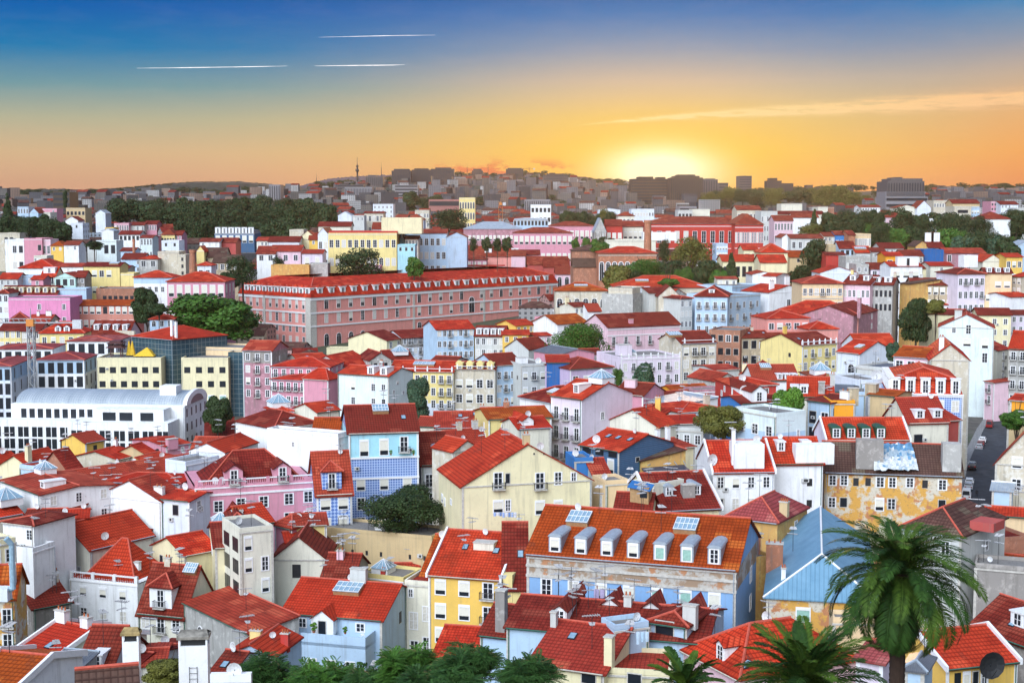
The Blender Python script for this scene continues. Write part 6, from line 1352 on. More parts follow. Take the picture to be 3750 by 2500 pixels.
def trees():
    T=[ # x,y,w,h,d,kind,leaf,label
    (495,730,200,110,545,'r','g','big round umbrella-crowned green tree left of the rose hospital'),
    (1332,772,126,78,440,'r','g','bright green bushy tree in front of the pink institution'),
    (938,1170,176,110,214,'r','d','large dark bushy tree behind the ochre wall, below the blue-tiled block'),
    (1662,970,106,84,252,'r','y','olive-brown bushy tree right of the tall pale pink house'),
    (962,915,50,74,290,'l','t','slim dark cypress-like tree before the cream ornate house'),
    (498,938,54,62,330,'r','d','dark round tree beside the white modern building'),
    (336,690,62,58,535,'r','d','dark tree right of the magenta wall building'),
    (365,706,34,20,520,'r','d','small low dark tree beside the salmon school wall'),
    (1480,872,54,62,330,'l','t','wispy grey-green eucalyptus before the white ornate house'),
    (1418,858,28,32,352,'r','g','small round green tree left of the eucalyptus'),
    (1812,955,70,100,258,'l','b','bright feathery sapling with thin trunk by the light blue house'),
    (1872,575,56,66,640,'r','d','tall dark twin-lobed tree, upper right'),
    (1842,628,64,50,600,'r','d','low dark tree beneath the tall twin-lobed one'),
    (2104,716,62,78,430,'r','d','dark tall tree beside the cream-yellow house, right'),
    (2150,700,40,24,420,'r','y','low brownish shrubby tree right of the dark tall one'),
    (820,594,106,52,662,'r','d','dark broad tree in front of the long yellow hospital'),
    (952,604,36,34,650,'r','g','mid-green rounded tree beside the red convent'),
    (556,610,72,48,600,'r','d','dark tree behind the rose-pink school'),
    (525,640,44,30,585,'r','d','lower dark shrub tree at the school roof corner'),
    (640,600,30,22,660,'r','d','little dark tree on the ochre stone wall'),
    (1030,496,92,36,900,'r','d','dark rounded clump of trees behind the pale blue palace'),
    (1588,570,88,60,640,'r','y','tall autumn-tinted tree before the red and white palace'),
    (1540,615,70,44,600,'r','d','dark tree left of the tall autumn-tinted one'),
    (1480,612,86,44,590,'r','g','lighter green tree before the brick-red hall'),
    (1420,632,64,46,575,'r','y','olive tree at the left end of the garden'),
    (1625,620,70,56,590,'r','d','dense dark tree under the palace wing'),
    (1680,608,36,54,592,'c','d','dark pointed conifer by the pale cream house'),
    (1524,568,30,40,645,'r','d','dark slim tree left of the palace steps'),
    (1376,565,40,24,650,'r','g','small leafy green tree beside the dark hip roof'),
    (1535,646,40,14,545,'r','g','round green bush on the very wide orange-red roof'),
    (1455,572,40,28,700,'r','d','dark tree before the cream house by the brick chimney'),
    (855,516,0,0,0,'','',''),
    (1870,502,24,44,800,'c','d','tiered dark Norfolk pine, upper right'),
    (1860,526,58,26,790,'r','y','golden-olive rounded tree at the foot of the Norfolk pine'),
    (2168,800,0,0,0,'','',''),
    (2052,800,28,34,330,'r','t','grey-green pot tree beside the arcaded building'),
    (2130,912,16,20,325,'r','g','leafy bush on a balcony above the street'),
    (2335,965,60,50,238,'r','g','green shrubs on the ochre roof at the right edge'),
    (380,1540,100,60,140,'r','y','yellow-green garden bushes between the two white chimneys'),
    (18,474,34,62,900,'c','d','tiered dark pine at the far left edge'),
    (150,458,12,30,1300,'l','d','dark cypress beside the tall brown-grey block, far left'),
    (216,560,40,16,700,'r','d','small dark tree among white houses, upper left'),
    (1145,485,20,16,0,'','',''),
    (700,516,40,34,830,'c','d','tiered pale-tipped conifer in front of the left wood'),
    (1165,556,20,24,700,'r','d','clipped round street tree, first of four before the rose wing'),
    (1142,556,20,24,700,'r','d','clipped round street tree, second of four before the rose wing'),
    (1118,556,20,24,700,'r','d','clipped round street tree, third of four before the rose wing'),
    (1088,556,20,24,700,'r','d','clipped round street tree, fourth of four before the rose wing'),
    (1322,556,16,22,700,'r','g','round tree below the left end of the rose pavilion'),
    (1346,556,18,22,700,'r','g','round tree below the middle of the rose pavilion'),
    (1366,556,16,20,702,'r','g','round tree below the right end of the rose pavilion'),
    (1384,554,22,28,704,'r','d','dark tree beside the bare grey gable'),
    (1404,556,20,20,706,'r','d','dark tree below the deep red house'),
    (208,1000,0,0,0,'','','')]
    for t in T:
        if t[4]: tree(*t[:7],t[7])
    # park belts: one by one along the belts
    rng=random.Random(11)
    k=0
    def belt(pts,n,wr,d0,d1,lk,lab):
        nonlocal k
        for i in range(n):
            t=(i+.5)/n*(len(pts)-1); j=min(int(t),len(pts)-2); f=t-j
            x=pts[j][0]+(pts[j+1][0]-pts[j][0])*f+rng.uniform(-8,8); y=pts[j][1]+(pts[j+1][1]-pts[j][1])*f
            w_=rng.uniform(*wr); d=rng.uniform(d0,d1)
            tree(x,y+rng.uniform(-4,6),w_*1.12,w_*rng.uniform(.95,1.3),d,rng.choice('rrrrrl') if w_<34 else 'r',rng.choice(lk),lab,lab)
    belt([(260,482),(330,492),(420,500),(520,505),(600,500),(680,495),(760,490)],26,(34,56),960,1150,'ddd','dark trees of the wood behind the left houses')
    belt([(268,470),(350,478),(470,478),(560,470),(650,475),(750,478)],20,(26,44),1150,1280,'ddd','dark trees along the top edge of the left wood')
    belt([(410,528),(500,530),(600,535),(690,528)],12,(34,52),880,960,'ddd','trees at the foot of the left wood')
    belt([(1900,508),(1960,505),(2040,502),(2120,512),(2200,510),(2280,515),(2350,500)],26,(34,52),840,930,'dddd','dark park trees on the right, back row')
    belt([(1960,530),(2030,534),(2110,540),(2200,545),(2280,555),(2350,560)],22,(32,50),760,840,'dddg','green park trees on the right, front row')
    belt([(2190,558),(2250,566),(2330,575)],9,(30,46),700,755,'dt','dark trees at the park foot, lower right')
    belt([(5,510),(50,512),(100,516),(140,528)],10,(26,44),800,900,'dd','dark garden trees at the left edge')
    belt([(1285,498),(1330,500),(1380,496),(1412,496)],9,(20,34),900,960,'ddy','dark trees in a row behind the rose pavilion')
    belt([(1425,636),(1480,638),(1540,640),(1600,636),(1660,634)],11,(30,44),565,600,'dg','garden trees in a row above the very wide orange-red roof')
    belt([(1620,455),(1700,450),(1800,448),(1900,450),(2000,455)],18,(26,44),1700,2000,'yd','brown-green trees on the slope under the sunset')
    belt([(940,466),(960,462),(1010,464)],5,(24,36),1500,1600,'d','dark trees below the big dark towers')
    for pd in ((2000,480),(2070,484),(2120,486)): tree(pd[0],pd[1],30,26,1050,'r','g','light park trees below the striped podium','light park trees below the striped podium')
# ---------------------------------------------------------------- palms
def frondmesh(key,Lf,droop,seed,mat,rise=.5,n=52,wl=.60):
    if key in MC: return MC[key]
    rng=random.Random(seed); V=[];Fc=[]
    pts=[]; x=z=0; ang=rise
    for i in range(n+1):
        pts.append((x,z,ang)); st=Lf/n; x+=math.cos(ang)*st; z+=math.sin(ang)*st; ang-=droop/n*(.5+1.3*i/n)
    def quad(a,b,c,d_): i=len(V); V.extend((tuple(a),tuple(b),tuple(c),tuple(d_))); Fc.append((i,i+1,i+2,i+3))
    for i in range(n):
        p=Vector((pts[i][0],0,pts[i][1])); q=Vector((pts[i+1][0],0,pts[i+1][1])); w_=.05*(1-i/n)+.012
        quad(p+Vector((0,-w_,.0)),q+Vector((0,-w_,0)),q+Vector((0,w_,0)),p+Vector((0,w_,0)))
        if i<3: continue
        t=i/n; ll=wl*Lf/3.6*(math.sin(pi*min(1,(t*.93+.07)))**.45)*rng.uniform(.85,1.1); a=pts[i][2]
        fw=Vector((math.cos(a),0,math.sin(a)))
        for s in (-1,1):
            for rep in (0,.5):
                b=p.lerp(q,rep); dr=(fw*.75+Vector((0,s*.85,0))+Vector((0,0,rng.uniform(-.05,.35)))).normalized()
                tip=b+dr*ll+Vector((0,0,-.22*ll)); m=b+dr*ll*.5; ww=fw*.045
                quad(b-ww*.6,m-ww,tip,m+ww)
    me=bpy.data.meshes.new('frond'); me.from_pydata(V,[],Fc); me.materials.append(mat); me.update(); MC[key]=me; return me
def palm(x,y,d,Lf,n,label,zshift=0,young=False,tr=.45):
    p=P(x*1.5944,y*1.5944,d); g=gz(p.x,d); r=bpy.data.objects.new('palm_tree',None); C.objects.link(r); r.location=(p.x,d,g); tag(r,label,'palm tree')
    h=p.z-g; m=MB(); bark=plain('palm_bark',(.05,.028,.018),.95); k=max(6,int(h/.35))
    for i in range(k): 
        z0=h*i/k; z1=h*(i+1)/k; m.cyl((0,0,z0-.3),(0,0,z1+.02),tr*.92,tr*1.12,12,bark,False)
    m.cyl((0,0,h-.9),(0,0,h+.25),tr*1.1,tr*1.5,12,bark); link('trunk',m.mesh('trunk'),r)
    pm=[leafmat('palm_leaf_a',(.006,.026,.004),(.024,.066,.007),.75),leafmat('palm_leaf_b',(.016,.042,.004),(.055,.105,.009),.75),leafmat('palm_leaf_dry',(.05,.05,.02),(.12,.10,.03),.7)]
    rng=random.Random(int(x))
    for i in range(n):
        t=i/n; el=(1.38-2.35*t**1.1) if not young else (1.35-1.25*t)
        kk=int(t*5); mat=pm[(i*7)%2] if t<.86 or young else pm[2]; mi=(i*7)%2 if t<.86 or young else 2
        dr=(1.2+1.0*t) if not young else .75+.5*t
        me=frondmesh(('frond',kk,mi,young,round(Lf,1)),Lf,dr,kk,mat,0)
        o=link('frond',me,r,(0,0,h+.25-.35*t)); a=i*2.39996+rng.uniform(-.15,.15)
        s=rng.uniform(.86,1.08)*(.8 if t<.12 else 1)
        o.scale=(s,s,s); o.rotation_euler=(rng.uniform(-.35,.35),-el,a)
    return r
# ---------------------------------------------------------------- feathery foreground trees
def pinnate(key,seed,rx,rz,nl,mat):
    if key in MC: return MC[key]
    rng=random.Random(seed); V=[];Fc=[]
    def quad(a,b,c,d_): i=len(V); V.extend((tuple(a),tuple(b),tuple(c),tuple(d_))); Fc.append((i,i+1,i+2,i+3))
    cl=[]
    for i in range(26):
        t_=rng.uniform(0,2*pi); q=math.sqrt(rng.random())*.75; cl.append((q*math.cos(t_)*rx,q*math.sin(t_)*rx,rng.uniform(-.5,.75)*rz*(1-q*.4),rng.uniform(.22,.36)*rx))
    for i in range(nl):
        b=rng.choice(cl); z=rng.uniform(-.3,1); t_=rng.uniform(0,2*pi); k=math.sqrt(max(0,1-z*z)); n=Vector((k*math.cos(t_),k*math.sin(t_),z)); c_=Vector(b[:3])+n*b[3]*rng.uniform(.5,1)
        fw=(Vector((n.x,n.y,.12))+Vector((rng.uniform(-.4,.4),rng.uniform(-.4,.4),rng.uniform(-.2,.4)))).normalized(); L_=rng.uniform(.7,1.15); sd=fw.cross(Vector((0,0,1))).normalized()
        for j in range(9):
            t=j/9; o=c_+fw*L_*t+Vector((0,0,-.35*L_*t*t)); ll=.26*math.sin(pi*(t*.8+.2))**.5
            for s in (-1,1):
                tip=o+sd*s*ll+fw*.08+Vector((0,0,-.07)); m=o+sd*s*ll*.5; quad(o,m-fw*.045,tip,m+fw*.045)
    me=bpy.data.meshes.new('crown'); me.from_pydata(V,[],Fc); me.materials.append(mat); me.update(); MC[key]=me; return me
def foretrees():
    rows=[(600,1560,150,100,112,'feathery tree at the bottom, leftmost, before the pale blue cottage'),(735,1582,170,110,108,'feathery tree at the bottom before the walled roof terrace house'),(860,1590,150,110,104,'feathery tree at the bottom between the terrace house and cream block'),
     (940,1540,130,96,100,'taller feathery tree at the bottom in front of the cream block'),(1065,1545,160,120,98,'dark feathery tree at the bottom before the rusty red roof'),(1215,1560,130,84,96,'darkest feathery tree at the bottom before the worn crimson roof'),(1000,1600,200,90,95,'low feathery tree cut by the bottom edge, centre left')]
    mats=[leafmat('ash_leaf_a',(.012,.04,.010),(.04,.10,.022)),leafmat('ash_leaf_b',(.02,.065,.010),(.06,.15,.02))]
    for i,(x,y,w_,h_,d,lab) in enumerate(rows):
        p=P(x*1.5944,y*1.5944,d); k=d/3300; rx=w_*k/2*1.05; rz=h_*k/2*1.1; g=min(gz(p.x,d),p.z-rz-2)
        r=bpy.data.objects.new('tree',None); C.objects.link(r); r.location=(p.x,d,g); tag(r,lab,'tree')
        link('crown',pinnate(('pin',i),i+5,rx,rz,1500,mats[i%2 if i<4 else 0]),r,(0,0,p.z-g)); b=MB(); b.cyl((0,0,-1),(.2,0,p.z-g-rz*.2),.32,.16,8,BARK); link('trunk',b.mesh('trunk'),r)
# ---------------------------------------------------------------- vehicles and people
CARM=[('silver',(.45,.47,.5)),('black',(.02,.02,.025)),('white',(.78,.79,.8)),('dark blue',(.03,.06,.15)),('grey',(.2,.21,.23)),('dark red',(.22,.02,.02))]
def car(x,y,z,rz,ci,label,van=False,group='cars parked along the steep street'):
    nm,c=CARM[ci]; paint=plain('car_paint_'+nm.replace(' ','_'),c,.25,0,.02); tyre=plain('tyre',(.02,.02,.02),.9)
    r=bpy.data.objects.new('van' if van else 'car',None); C.objects.link(r); r.location=(x,y,z); r.rotation_euler=(0,0,rz); tag(r,label,'van' if van else 'car',group)
    key=('carbody',ci,van)
    if key not in MC:
        h=1.95 if van else 1.45; L_=2.35 if van else 2.1
        prof=[(-L_,.35),(-L_,.95),(-L_+.15,h-.35 if van else 1.0),(-L_*.55 if not van else -L_+.3,h if van else 1.0),(-L_*.5 if not van else 0,h if van else 1.02),(0,1.02)] 
        lo=[(-L_,.3),(-L_,.85),(-L_+.12,.98),(-1.35,1.02),(1.0,1.0),(L_-.5,.93),(L_-.08,.78),(L_,.6),(L_,.3)]
        up=[(-L_+.25,.98),(-1.75,h-.05),(-.9,h),(.25,h-.02),(1.05,1.0)] if not van else [(-L_+.02,.98),(-L_+.15,h),(.7,h),(1.55,1.0)]
        b=MB()
        def ext(pr,w0,w1,mat,zc):
            n=len(pr); wf=lambda z:w0 if z<zc else w1
            A=[(x_,-wf(z_),z_) for x_,z_ in pr]; B=[(x_,wf(z_),z_) for x_,z_ in pr]
            b.face(A[::-1],None,mat); b.face(B,None,mat)
            for i in range(n): j=(i+1)%n; b.face([A[i],A[j],B[j],B[i]],None,mat)
        ext(lo,.86,.82,paint,.9); ext(up,.78,.64 if not van else .74,paint,1.01)
        g=MB(); 
        wz=h-.12
        for s in (-1,1):
            w0,w1=.79,.675 if not van else .765
            xs=((-1.55,-.45),(-.35,.55)) if not van else ((.1,1.1),)
            for xa,xb in xs:
                q=[(xa-.08,s*w0,1.04),(xb+.18,s*w0,1.04),(xb-.05,s*w1,wz),(xa+.1,s*w1,wz)]; g.face(q if s<0 else q[::-1],None,GLASS)
        fx0,fx1=(up[-1][0],up[-2][0]); g.face([(fx0+.01,-.68,1.04),(fx0+.01,.68,1.04),(fx1+.08,.58,wz),(fx1+.08,-.58,wz)],None,GLASS)
        bx0,bx1=(up[0][0],up[1][0]); g.face([(bx0-.01,.68,1.06),(bx0-.01,-.68,1.06),(bx1-.05,-.56,wz),(bx1-.05,.56,wz)],None,GLASS)
        wv=MB(); wv.cyl((0,-.1,0),(0,.1,0),.32,.32,12,tyre); wv.cyl((0,-.11,0),(0,.11,0),.17,.17,10,plain('hub',(.4,.4,.42),.4))
        lt=MB(); lt.box(-.03,-.16,0,.03,.16,.13,plain('lamp_lens',(.6,.6,.58),.2)); rt=MB(); rt.box(-.03,-.14,0,.03,.14,.2,plain('tail_lens',(.35,.01,.01),.3))
        MC[key]=(b.mesh('car_body'),g.mesh('windows'),wv.mesh('wheel'),lt.mesh('headlight'),rt.mesh('tail_light'),L_)
    b,g,wv,lt,rt,L_=MC[key]
    link('body',b,r); link('windows',g,r)
    for sx_ in (-1.3,1.3):
        for sy_ in (-.78,.78): link('wheel',wv,r,(sx_,sy_,.32))
    for sy_ in (-.58,.58): link('headlight',lt,r,(L_,sy_,.6)); link('tail_light',rt,r,(-L_,sy_,.65))
    return r
ST0=(2237,1200); 
def street():
    # the steep street at the right: from the cobbled foot up to the far end
    c=[(2254,1215),(2259,1150),(2268,1090),(2280,1035),(2298,990),(2321,950),(2340,905),(2353,870)]
    def ground(u,v):
        d=150
        while d<600:
            p=P(u*1.5944,v*1.5944,d)
            if p.z<=gz(p.x,d)+.1: return p
            d+=.5
        return p
    pts=[ground(*q) for q in c]
    def strip(name,off0,off1,dz,m,n=8,thick=.0):
        b=MB(); P2=[]
        for i in range(len(pts)-1):
            for k in range(n): P2.append(pts[i].lerp(pts[i+1],k/n))
        P2.append(pts[-1]); Q=[]
        for i,p in enumerate(P2):
            t=(P2[min(i+1,len(P2)-1)]-P2[max(i-1,0)]); t.z=0; t.normalize(); s=Vector((t.y,-t.x,0)); z=max(gz(p.x+off0*s.x,p.y+off0*s.y),gz(p.x+off1*s.x,p.y+off1*s.y),gz(p.x,p.y))+dz
            Q.append((p+s*off0,p+s*off1,z))
        for (a,b_,z),(c_,d_,z2) in zip(Q,Q[1:]): b.face([(a.x,a.y,z),(b_.x,b_.y,z),(d_.x,d_.y,z2),(c_.x,c_.y,z2)],None,m)
        if thick:
            for (a,b_,z),(c_,d_,z2) in zip(Q,Q[1:]):
                b.face([(a.x,a.y,z-thick),(a.x,a.y,z),(c_.x,c_.y,z2),(c_.x,c_.y,z2-thick)],None,m); b.face([(b_.x,b_.y,z),(b_.x,b_.y,z-thick),(d_.x,d_.y,z2-thick),(d_.x,d_.y,z2)],None,m)
        struct(name,b.mesh(name))
    strip('road',-4.2,4.2,.35,plain('asphalt',(.045,.05,.06),.9,0,.25,.6))
    strip('pavement',-6.0,-4.2,.47,plain('limestone_setts',(.30,.30,.30),.9,0,.3,3),8,.5)
    strip('pavement',4.2,6.0,.47,plain('limestone_setts',(.30,.30,.30),.9),8,.5)
    cars=[(2222,1155,2,1,'white van with open view of its roof, nearest at the street foot'),(2222,1128,0,0,'pale silver car behind the white van at the street foot'),(2225,1118,2,0,'white hatchback next to the pale silver car'),
      (2262,1096,1,0,'black car in the shade on the right kerb, lower street'),(2268,1082,4,0,'grey car above the black one on the right kerb'),(2233,1054,0,0,'silver estate car parked on the left bend'),(2248,1036,3,0,'dark blue car directly above the silver estate'),
      (2256,1020,2,0,'white saloon above the dark blue car'),(2276,985,5,1,'dark red van on the upper street'),(2290,968,4,0,'grey car just above the dark red van'),(2296,957,0,0,'silver car in the row above the grey one'),(2304,946,3,0,'navy car in the upper row'),
      (2310,935,1,0,'black car in the upper row beside the navy one'),(2318,925,4,0,'second grey car near the street top'),(2326,914,1,0,'small black car at the street top'),(2224,1028,5,0,'dark red small car half hidden by the derelict building')]
    for i,(x,y,ci,vn,lab) in enumerate(cars):
        p=ground(x,y); j=min(range(len(pts)-1),key=lambda k:abs(pts[k].y-p.y)); t=pts[j+1]-pts[j]; t.z=0; t.normalize(); s=Vector((t.y,-t.x,0)); side=-1 if (p-pts[j]).dot(s)<0 else 1
        f=max(0,min(1,(p.y-pts[j].y)/(pts[j+1].y-pts[j].y))) if abs(pts[j+1].y-pts[j].y)>.1 else 0
        b=pts[j].lerp(pts[j+1],f)+s*side*3.1
        car(b.x,b.y,gz(b.x,b.y)+.42,math.atan2(t.y,t.x),ci,lab,bool(vn))
    return pts
def person(x,y,z):
    me=bpy.data.meshes.new('person'); J=[(0,0,.95),(0,0,1.2),(0,0,1.42),(0,0,1.52),(0,-.02,1.66),(-.1,0,.9),(-.12,.06,.5),(-.12,-.02,.06),(-.12,-.16,.04),(.1,0,.9),(.12,-.08,.5),(.12,.04,.06),(.12,-.1,.04),(-.2,0,1.4),(-.27,.03,1.12),(-.26,-.08,.86),(.2,0,1.4),(.27,.03,1.12),(.26,-.08,.86)]
    E=[(0,1),(1,2),(2,3),(3,4),(0,5),(5,6),(6,7),(7,8),(0,9),(9,10),(10,11),(11,12),(2,13),(13,14),(14,15),(2,16),(16,17),(17,18)]
    Rr=[.16,.15,.15,.06,.11,.1,.065,.05,.04,.1,.065,.05,.04,.07,.05,.04,.07,.05,.04]
    me.from_pydata(J,E,[]); o=link('person',me,None,(x,y,z)); md=o.modifiers.new('skin','SKIN'); 
    for i,v in enumerate(me.skin_vertices[0].data): v.radius=(Rr[i],Rr[i]*.85)
    me.skin_vertices[0].data[0].use_root=True
    s=o.modifiers.new('sub','SUBSURF'); s.levels=1; s.render_levels=2
    me.materials.append(plain('dark_clothes',(.02,.022,.03),.8)); tag(o,'person in dark clothes walking beside the parked van at the street foot','person')
# ---------------------------------------------------------------- small loose things
def smallthings():
    cols=[(.05,.10,.35),(.6,.35,.05),(.10,.25,.6),(.15,.08,.30),(.02,.03,.05),(.5,.04,.05),(.7,.72,.75),(.12,.35,.65)]
    def wash(x,y,d,w_,n,cs,label,h=.8):
        p=P(x*1.5944,y*1.5944,d); r=bpy.data.objects.new('washing_line',None); C.objects.link(r); r.location=p; tag(r,label,'laundry')
        m=MB(); m.cyl((-w_/2-.2,0,0),(w_/2+.2,0,0),.012,.012,4,WHITE); link('line',m.mesh('line'),r)
        rng=random.Random(int(x))
        for i in range(n):
            b=MB(); q=w_/n*.85; hh=h*rng.uniform(.6,1.1); c=cs[i%len(cs)]; x_=-w_/2+w_*(i+.5)/n
            mt=plain('cloth_%d_%d_%d'%tuple(int(v*99) for v in c),c,.9)
            for k in range(4):
                xa,xb=-q/2+q*k/4,-q/2+q*(k+1)/4; ya,yb=.04*math.sin(k*2),.04*math.sin(k*2+2); b.face([(xa,ya,-hh),(xb,yb,-hh*.97),(xb,yb*.3,0),(xa,ya*.3,0)],None,mt)
            link('garment',b.mesh('garment'),r,(x_,0,0))
    wash(1160,1176,199,3.3,8,[(.30,.42,.70),(.6,.65,.75),(.15,.25,.5)],'pale blue washing hanging under the window of the pale yellow gable house',.7)
    wash(1550,1349,162.5,4.6,9,cols,'colourful washing on the long faded-blue building',1.0)
    wash(1377,1352,162,1.4,2,[(.5,.42,.62)],'mauve sheet hanging on the long faded-blue building',1.8)
    wash(1476,1450,137,1.3,3,[(.5,.65,.78),(.42,.6,.75)],'pale blue shirts drying in the blue-grey yard',1.5)
    wash(1750,1104,207,3.6,5,[(.15,.25,.5),(.5,.3,.45),(.2,.3,.6)],'small pink and blue washing below the windows of the white box-dormer house',1.0)
    wash(1372,1343,161,.1,1,[(.3,.02,.03)],'dark red cloth pegged out on the long faded-blue building',.5)
    # terrace chairs, plants
    def chair(x,y,d,lab):
        p=P(x*1.5944,y*1.5944,d); r=bpy.data.objects.new('plastic_chair',None); C.objects.link(r); r.location=p; r.rotation_euler=(0,0,random.uniform(-.5,.5)); tag(r,lab,'chair')
        m=MB(); m.box(-.24,-.24,.42,.24,.24,.46,WHITE,True); link('seat',m.mesh('seat'),r)
        m=MB(); [m.box(-.24+.1*i,.20,.46,-.18+.1*i,.24,.86,WHITE) for i in range(5)]; m.box(-.26,.19,.84,.26,.25,.92,WHITE,True); link('backrest',m.mesh('backrest'),r)
        g=MB(); g.box(-.03,-.03,0,.03,.03,.42,WHITE); gm=g.mesh('leg')
        for a in (-.2,.2):
            for b in (-.2,.2): link('leg',gm,r,(a,b,0))
    chair(662,1448,181,'white plastic chair at the left end of the walled roof terrace'); chair(833,1465,180,'white plastic chair at the right end of the walled roof terrace')
    def pot(x,y,d,lab,s=.5):
        p=P(x*1.5944,y*1.5944,d); r=bpy.data.objects.new('potted_plant',None); C.objects.link(r); r.location=p; tag(r,lab,'potted plant')
        m=MB(); m.cyl((0,0,0),(0,0,.35*s*2),.16*s*2,.24*s*2,10,wm('S')); link('pot',m.mesh('pot'),r)
        c=link('leaves',crown(('potc',),5,8,500,1,1,.35,LEAF['b']),r,(0,0,.35*s*2+s*.8)); c.scale=(s,s,s)
    pot(721,1452,181,'palm-like potted plant by the terrace door',.55); pot(1195-10,1296,0.1+183,'small pot on the balcony of the deep yellow house',.3) if False else None
    pot(793,1455,180.5,'terracotta pot box right of the terrace door',.4)
    for x,lab in ((898,'flower pots left on the turquoise top balcony'),(950,'flower pots right on the turquoise top balcony')): pot(x,1045,231,lab,.35)
    r=bpy.data.objects.new('flue_pipe',None); C.objects.link(r); p=P(18*1.5944,1352*1.5944,162); r.location=p; tag(r,'pale blue sheet-metal flue pipe at the left edge above the ochre corner house','flue'); m=MB(); bp=plain('pale_blue_paint',(.30,.45,.55),.5)
    m.cyl((.6,0,0),(.6,0,5.2),.32,.32,10,bp); m.cyl((.6,0,.1),(-.6,0,-.3),.32,.32,10,bp); m.cyl((.6,0,5.2),(.1,-.3,6),.32,.36,10,bp); link('pipe',m.mesh('pipe'),r); m=MB(); m.box(-1.6,-.8,-1.3,.2,.8,.2,wm('V'),True); link('fan_box',m.mesh('fan_box'),r)
    # hut with blue roof
    p=P(1472*1.5944,1155*1.5944,194); r=bpy.data.objects.new('hut',None); C.objects.link(r); r.location=p; r.rotation_euler=(0,0,-.35); tag(r,'plywood rooftop hut with sloping blue roof sheets','hut')
    wood=plain('plywood',(.42,.26,.12),.8); m=MB(); m.box(-1.3,-.9,-1,1.3,.9,2.3,wood); link('wall',m.mesh('wall'),r); m=MB(); m.face([(-1.6,-1.3,2.4),(1.6,-1.3,2.0),(1.6,1.2,2.5),(-1.6,1.2,2.9)],None,plain('blue_sheet',(.03,.16,.42),.5)); m.face([(-.3,-1.31,2.27),(.5,-1.31,2.17),(.5,1.2,2.68),(-.3,1.2,2.78)],None,GREYM); slab(m,[(-1.6,-1.3,2.38),(1.6,-1.3,1.98),(1.6,1.2,2.48),(-1.6,1.2,2.88)],plain('blue_sheet',(.03,.16,.42),.5),.06); link('roof',m.mesh('roof'),r); window(r,'D',.6,-.91,1.0,.9,.8,0,True)
    # the two foreground chimneys
    for lab,x0,x1,yt,yb,d,rust in (('slim white chimney with mossy cap at the bottom left',282,320,1452,1560,96,1),('wide white chimney with stone cap and iron ladder at the bottom left',412,479,1458,1600,92,0)):
        p=P((x0+x1)/2*1.5944,yt*1.5944,d); w_=(x1-x0)*d/3300; zb=gz(p.x,d); h=p.z-zb; r=bpy.data.objects.new('chimney_stack',None); C.objects.link(r); r.location=(p.x,d,zb); r.rotation_euler=(0,0,.08); tag(r,lab,'chimney')
        m=MB(); m.box(-w_/2,-w_*.32,0,w_/2,w_*.32,h-.55,wm('W')); 
        for sx_ in (-1,1):
            for sy_ in (-1,1): m.box(sx_*w_/2-.12 if sx_>0 else -w_/2,sy_*w_*.32-.12 if sy_>0 else -w_*.32,h-.55,sx_*w_/2 if sx_>0 else -w_/2+.12,sy_*w_*.32 if sy_>0 else -w_*.32+.12,h-.1,wm('W'))
        m.box(-w_/2+.15,-w_*.32+.15,h-.55,w_/2-.15,w_*.32-.15,h-.1,IRON); link('shaft',m.mesh('shaft'),r)
        m=MB(); m.box(-w_/2-.1,-w_*.32-.1,h-.1,w_/2+.1,w_*.32+.1,h+.08,plain('mossy_stone',(.38,.28,.12) if rust else (.30,.28,.24),.95,0,.3,2),True); m.face([(-w_/2-.1,-w_*.32-.1,h+.081),(w_/2+.1,-w_*.32-.1,h+.081),(w_/2-.1,0,h+.4),(-w_/2+.1,0,h+.4)],None,plain('mossy_stone',(.38,.28,.12) if rust else (.30,.28,.24),.95)); m.face([(w_/2+.1,w_*.32+.1,h+.081),(-w_/2-.1,w_*.32+.1,h+.081),(-w_/2+.1,0,h+.4),(w_/2-.1,0,h+.4)],None,plain('mossy_stone',(.38,.28,.12) if rust else (.30,.28,.24),.95)); link('cap',m.mesh('cap'),r)
        if not rust:
            m=MB()
            for sx_ in (-.25,.25): m.cyl((sx_,-w_*.32-.08,h-9),(sx_,-w_*.32-.08,h-1.9),.02,.02,4,IRON)
            for i in range(20): m.cyl((-.25,-w_*.32-.08,h-9+i*.37),(.25,-w_*.32-.08,h-9+i*.37),.015,.015,4,IRON)
            link('ladder',m.mesh('ladder'),r)
    # black dish bottom right, big white dishes
    p=P(2275*1.5944,1522*1.5944,129); o=dish(None,p.x,p.y,p.z-1.3,1.3); o.name='satellite_dish'; tag(o,'large black satellite dish on the mustard yellow house','satellite dish')
    o.data=o.data.copy(); o.data.materials.clear(); [o.data.materials.append(IRON) for _ in range(2)]
    # rooftop pagoda and folded parasols
    u,v=tp((0,1),1062,560); p=P(u,v,408); r=bpy.data.objects.new('pagoda',None); C.objects.link(r); r.location=p; tag(r,'dark little pagoda gate on the cream block roof','pagoda'); m=MB(); red=plain('pagoda_lacquer',(.10,.03,.03),.5)
    for sx_ in (-1.4,1.4): 
        for sy_ in (0,2): m.box(sx_-.15,sy_,0,sx_+.15,sy_+.3,4.4,red)
    link('frame',m.mesh('frame'),r); m=MB()
    for z_,s_ in ((3.2,2.5),(4.4,2.2)): m.box(-s_,-1.2,z_,s_,3.6,z_+.25,red,True); m.box(-s_*.7,-.4,z_+.25,s_*.7,2.8,z_+.8,red)
    link('roof',m.mesh('roof'),r)
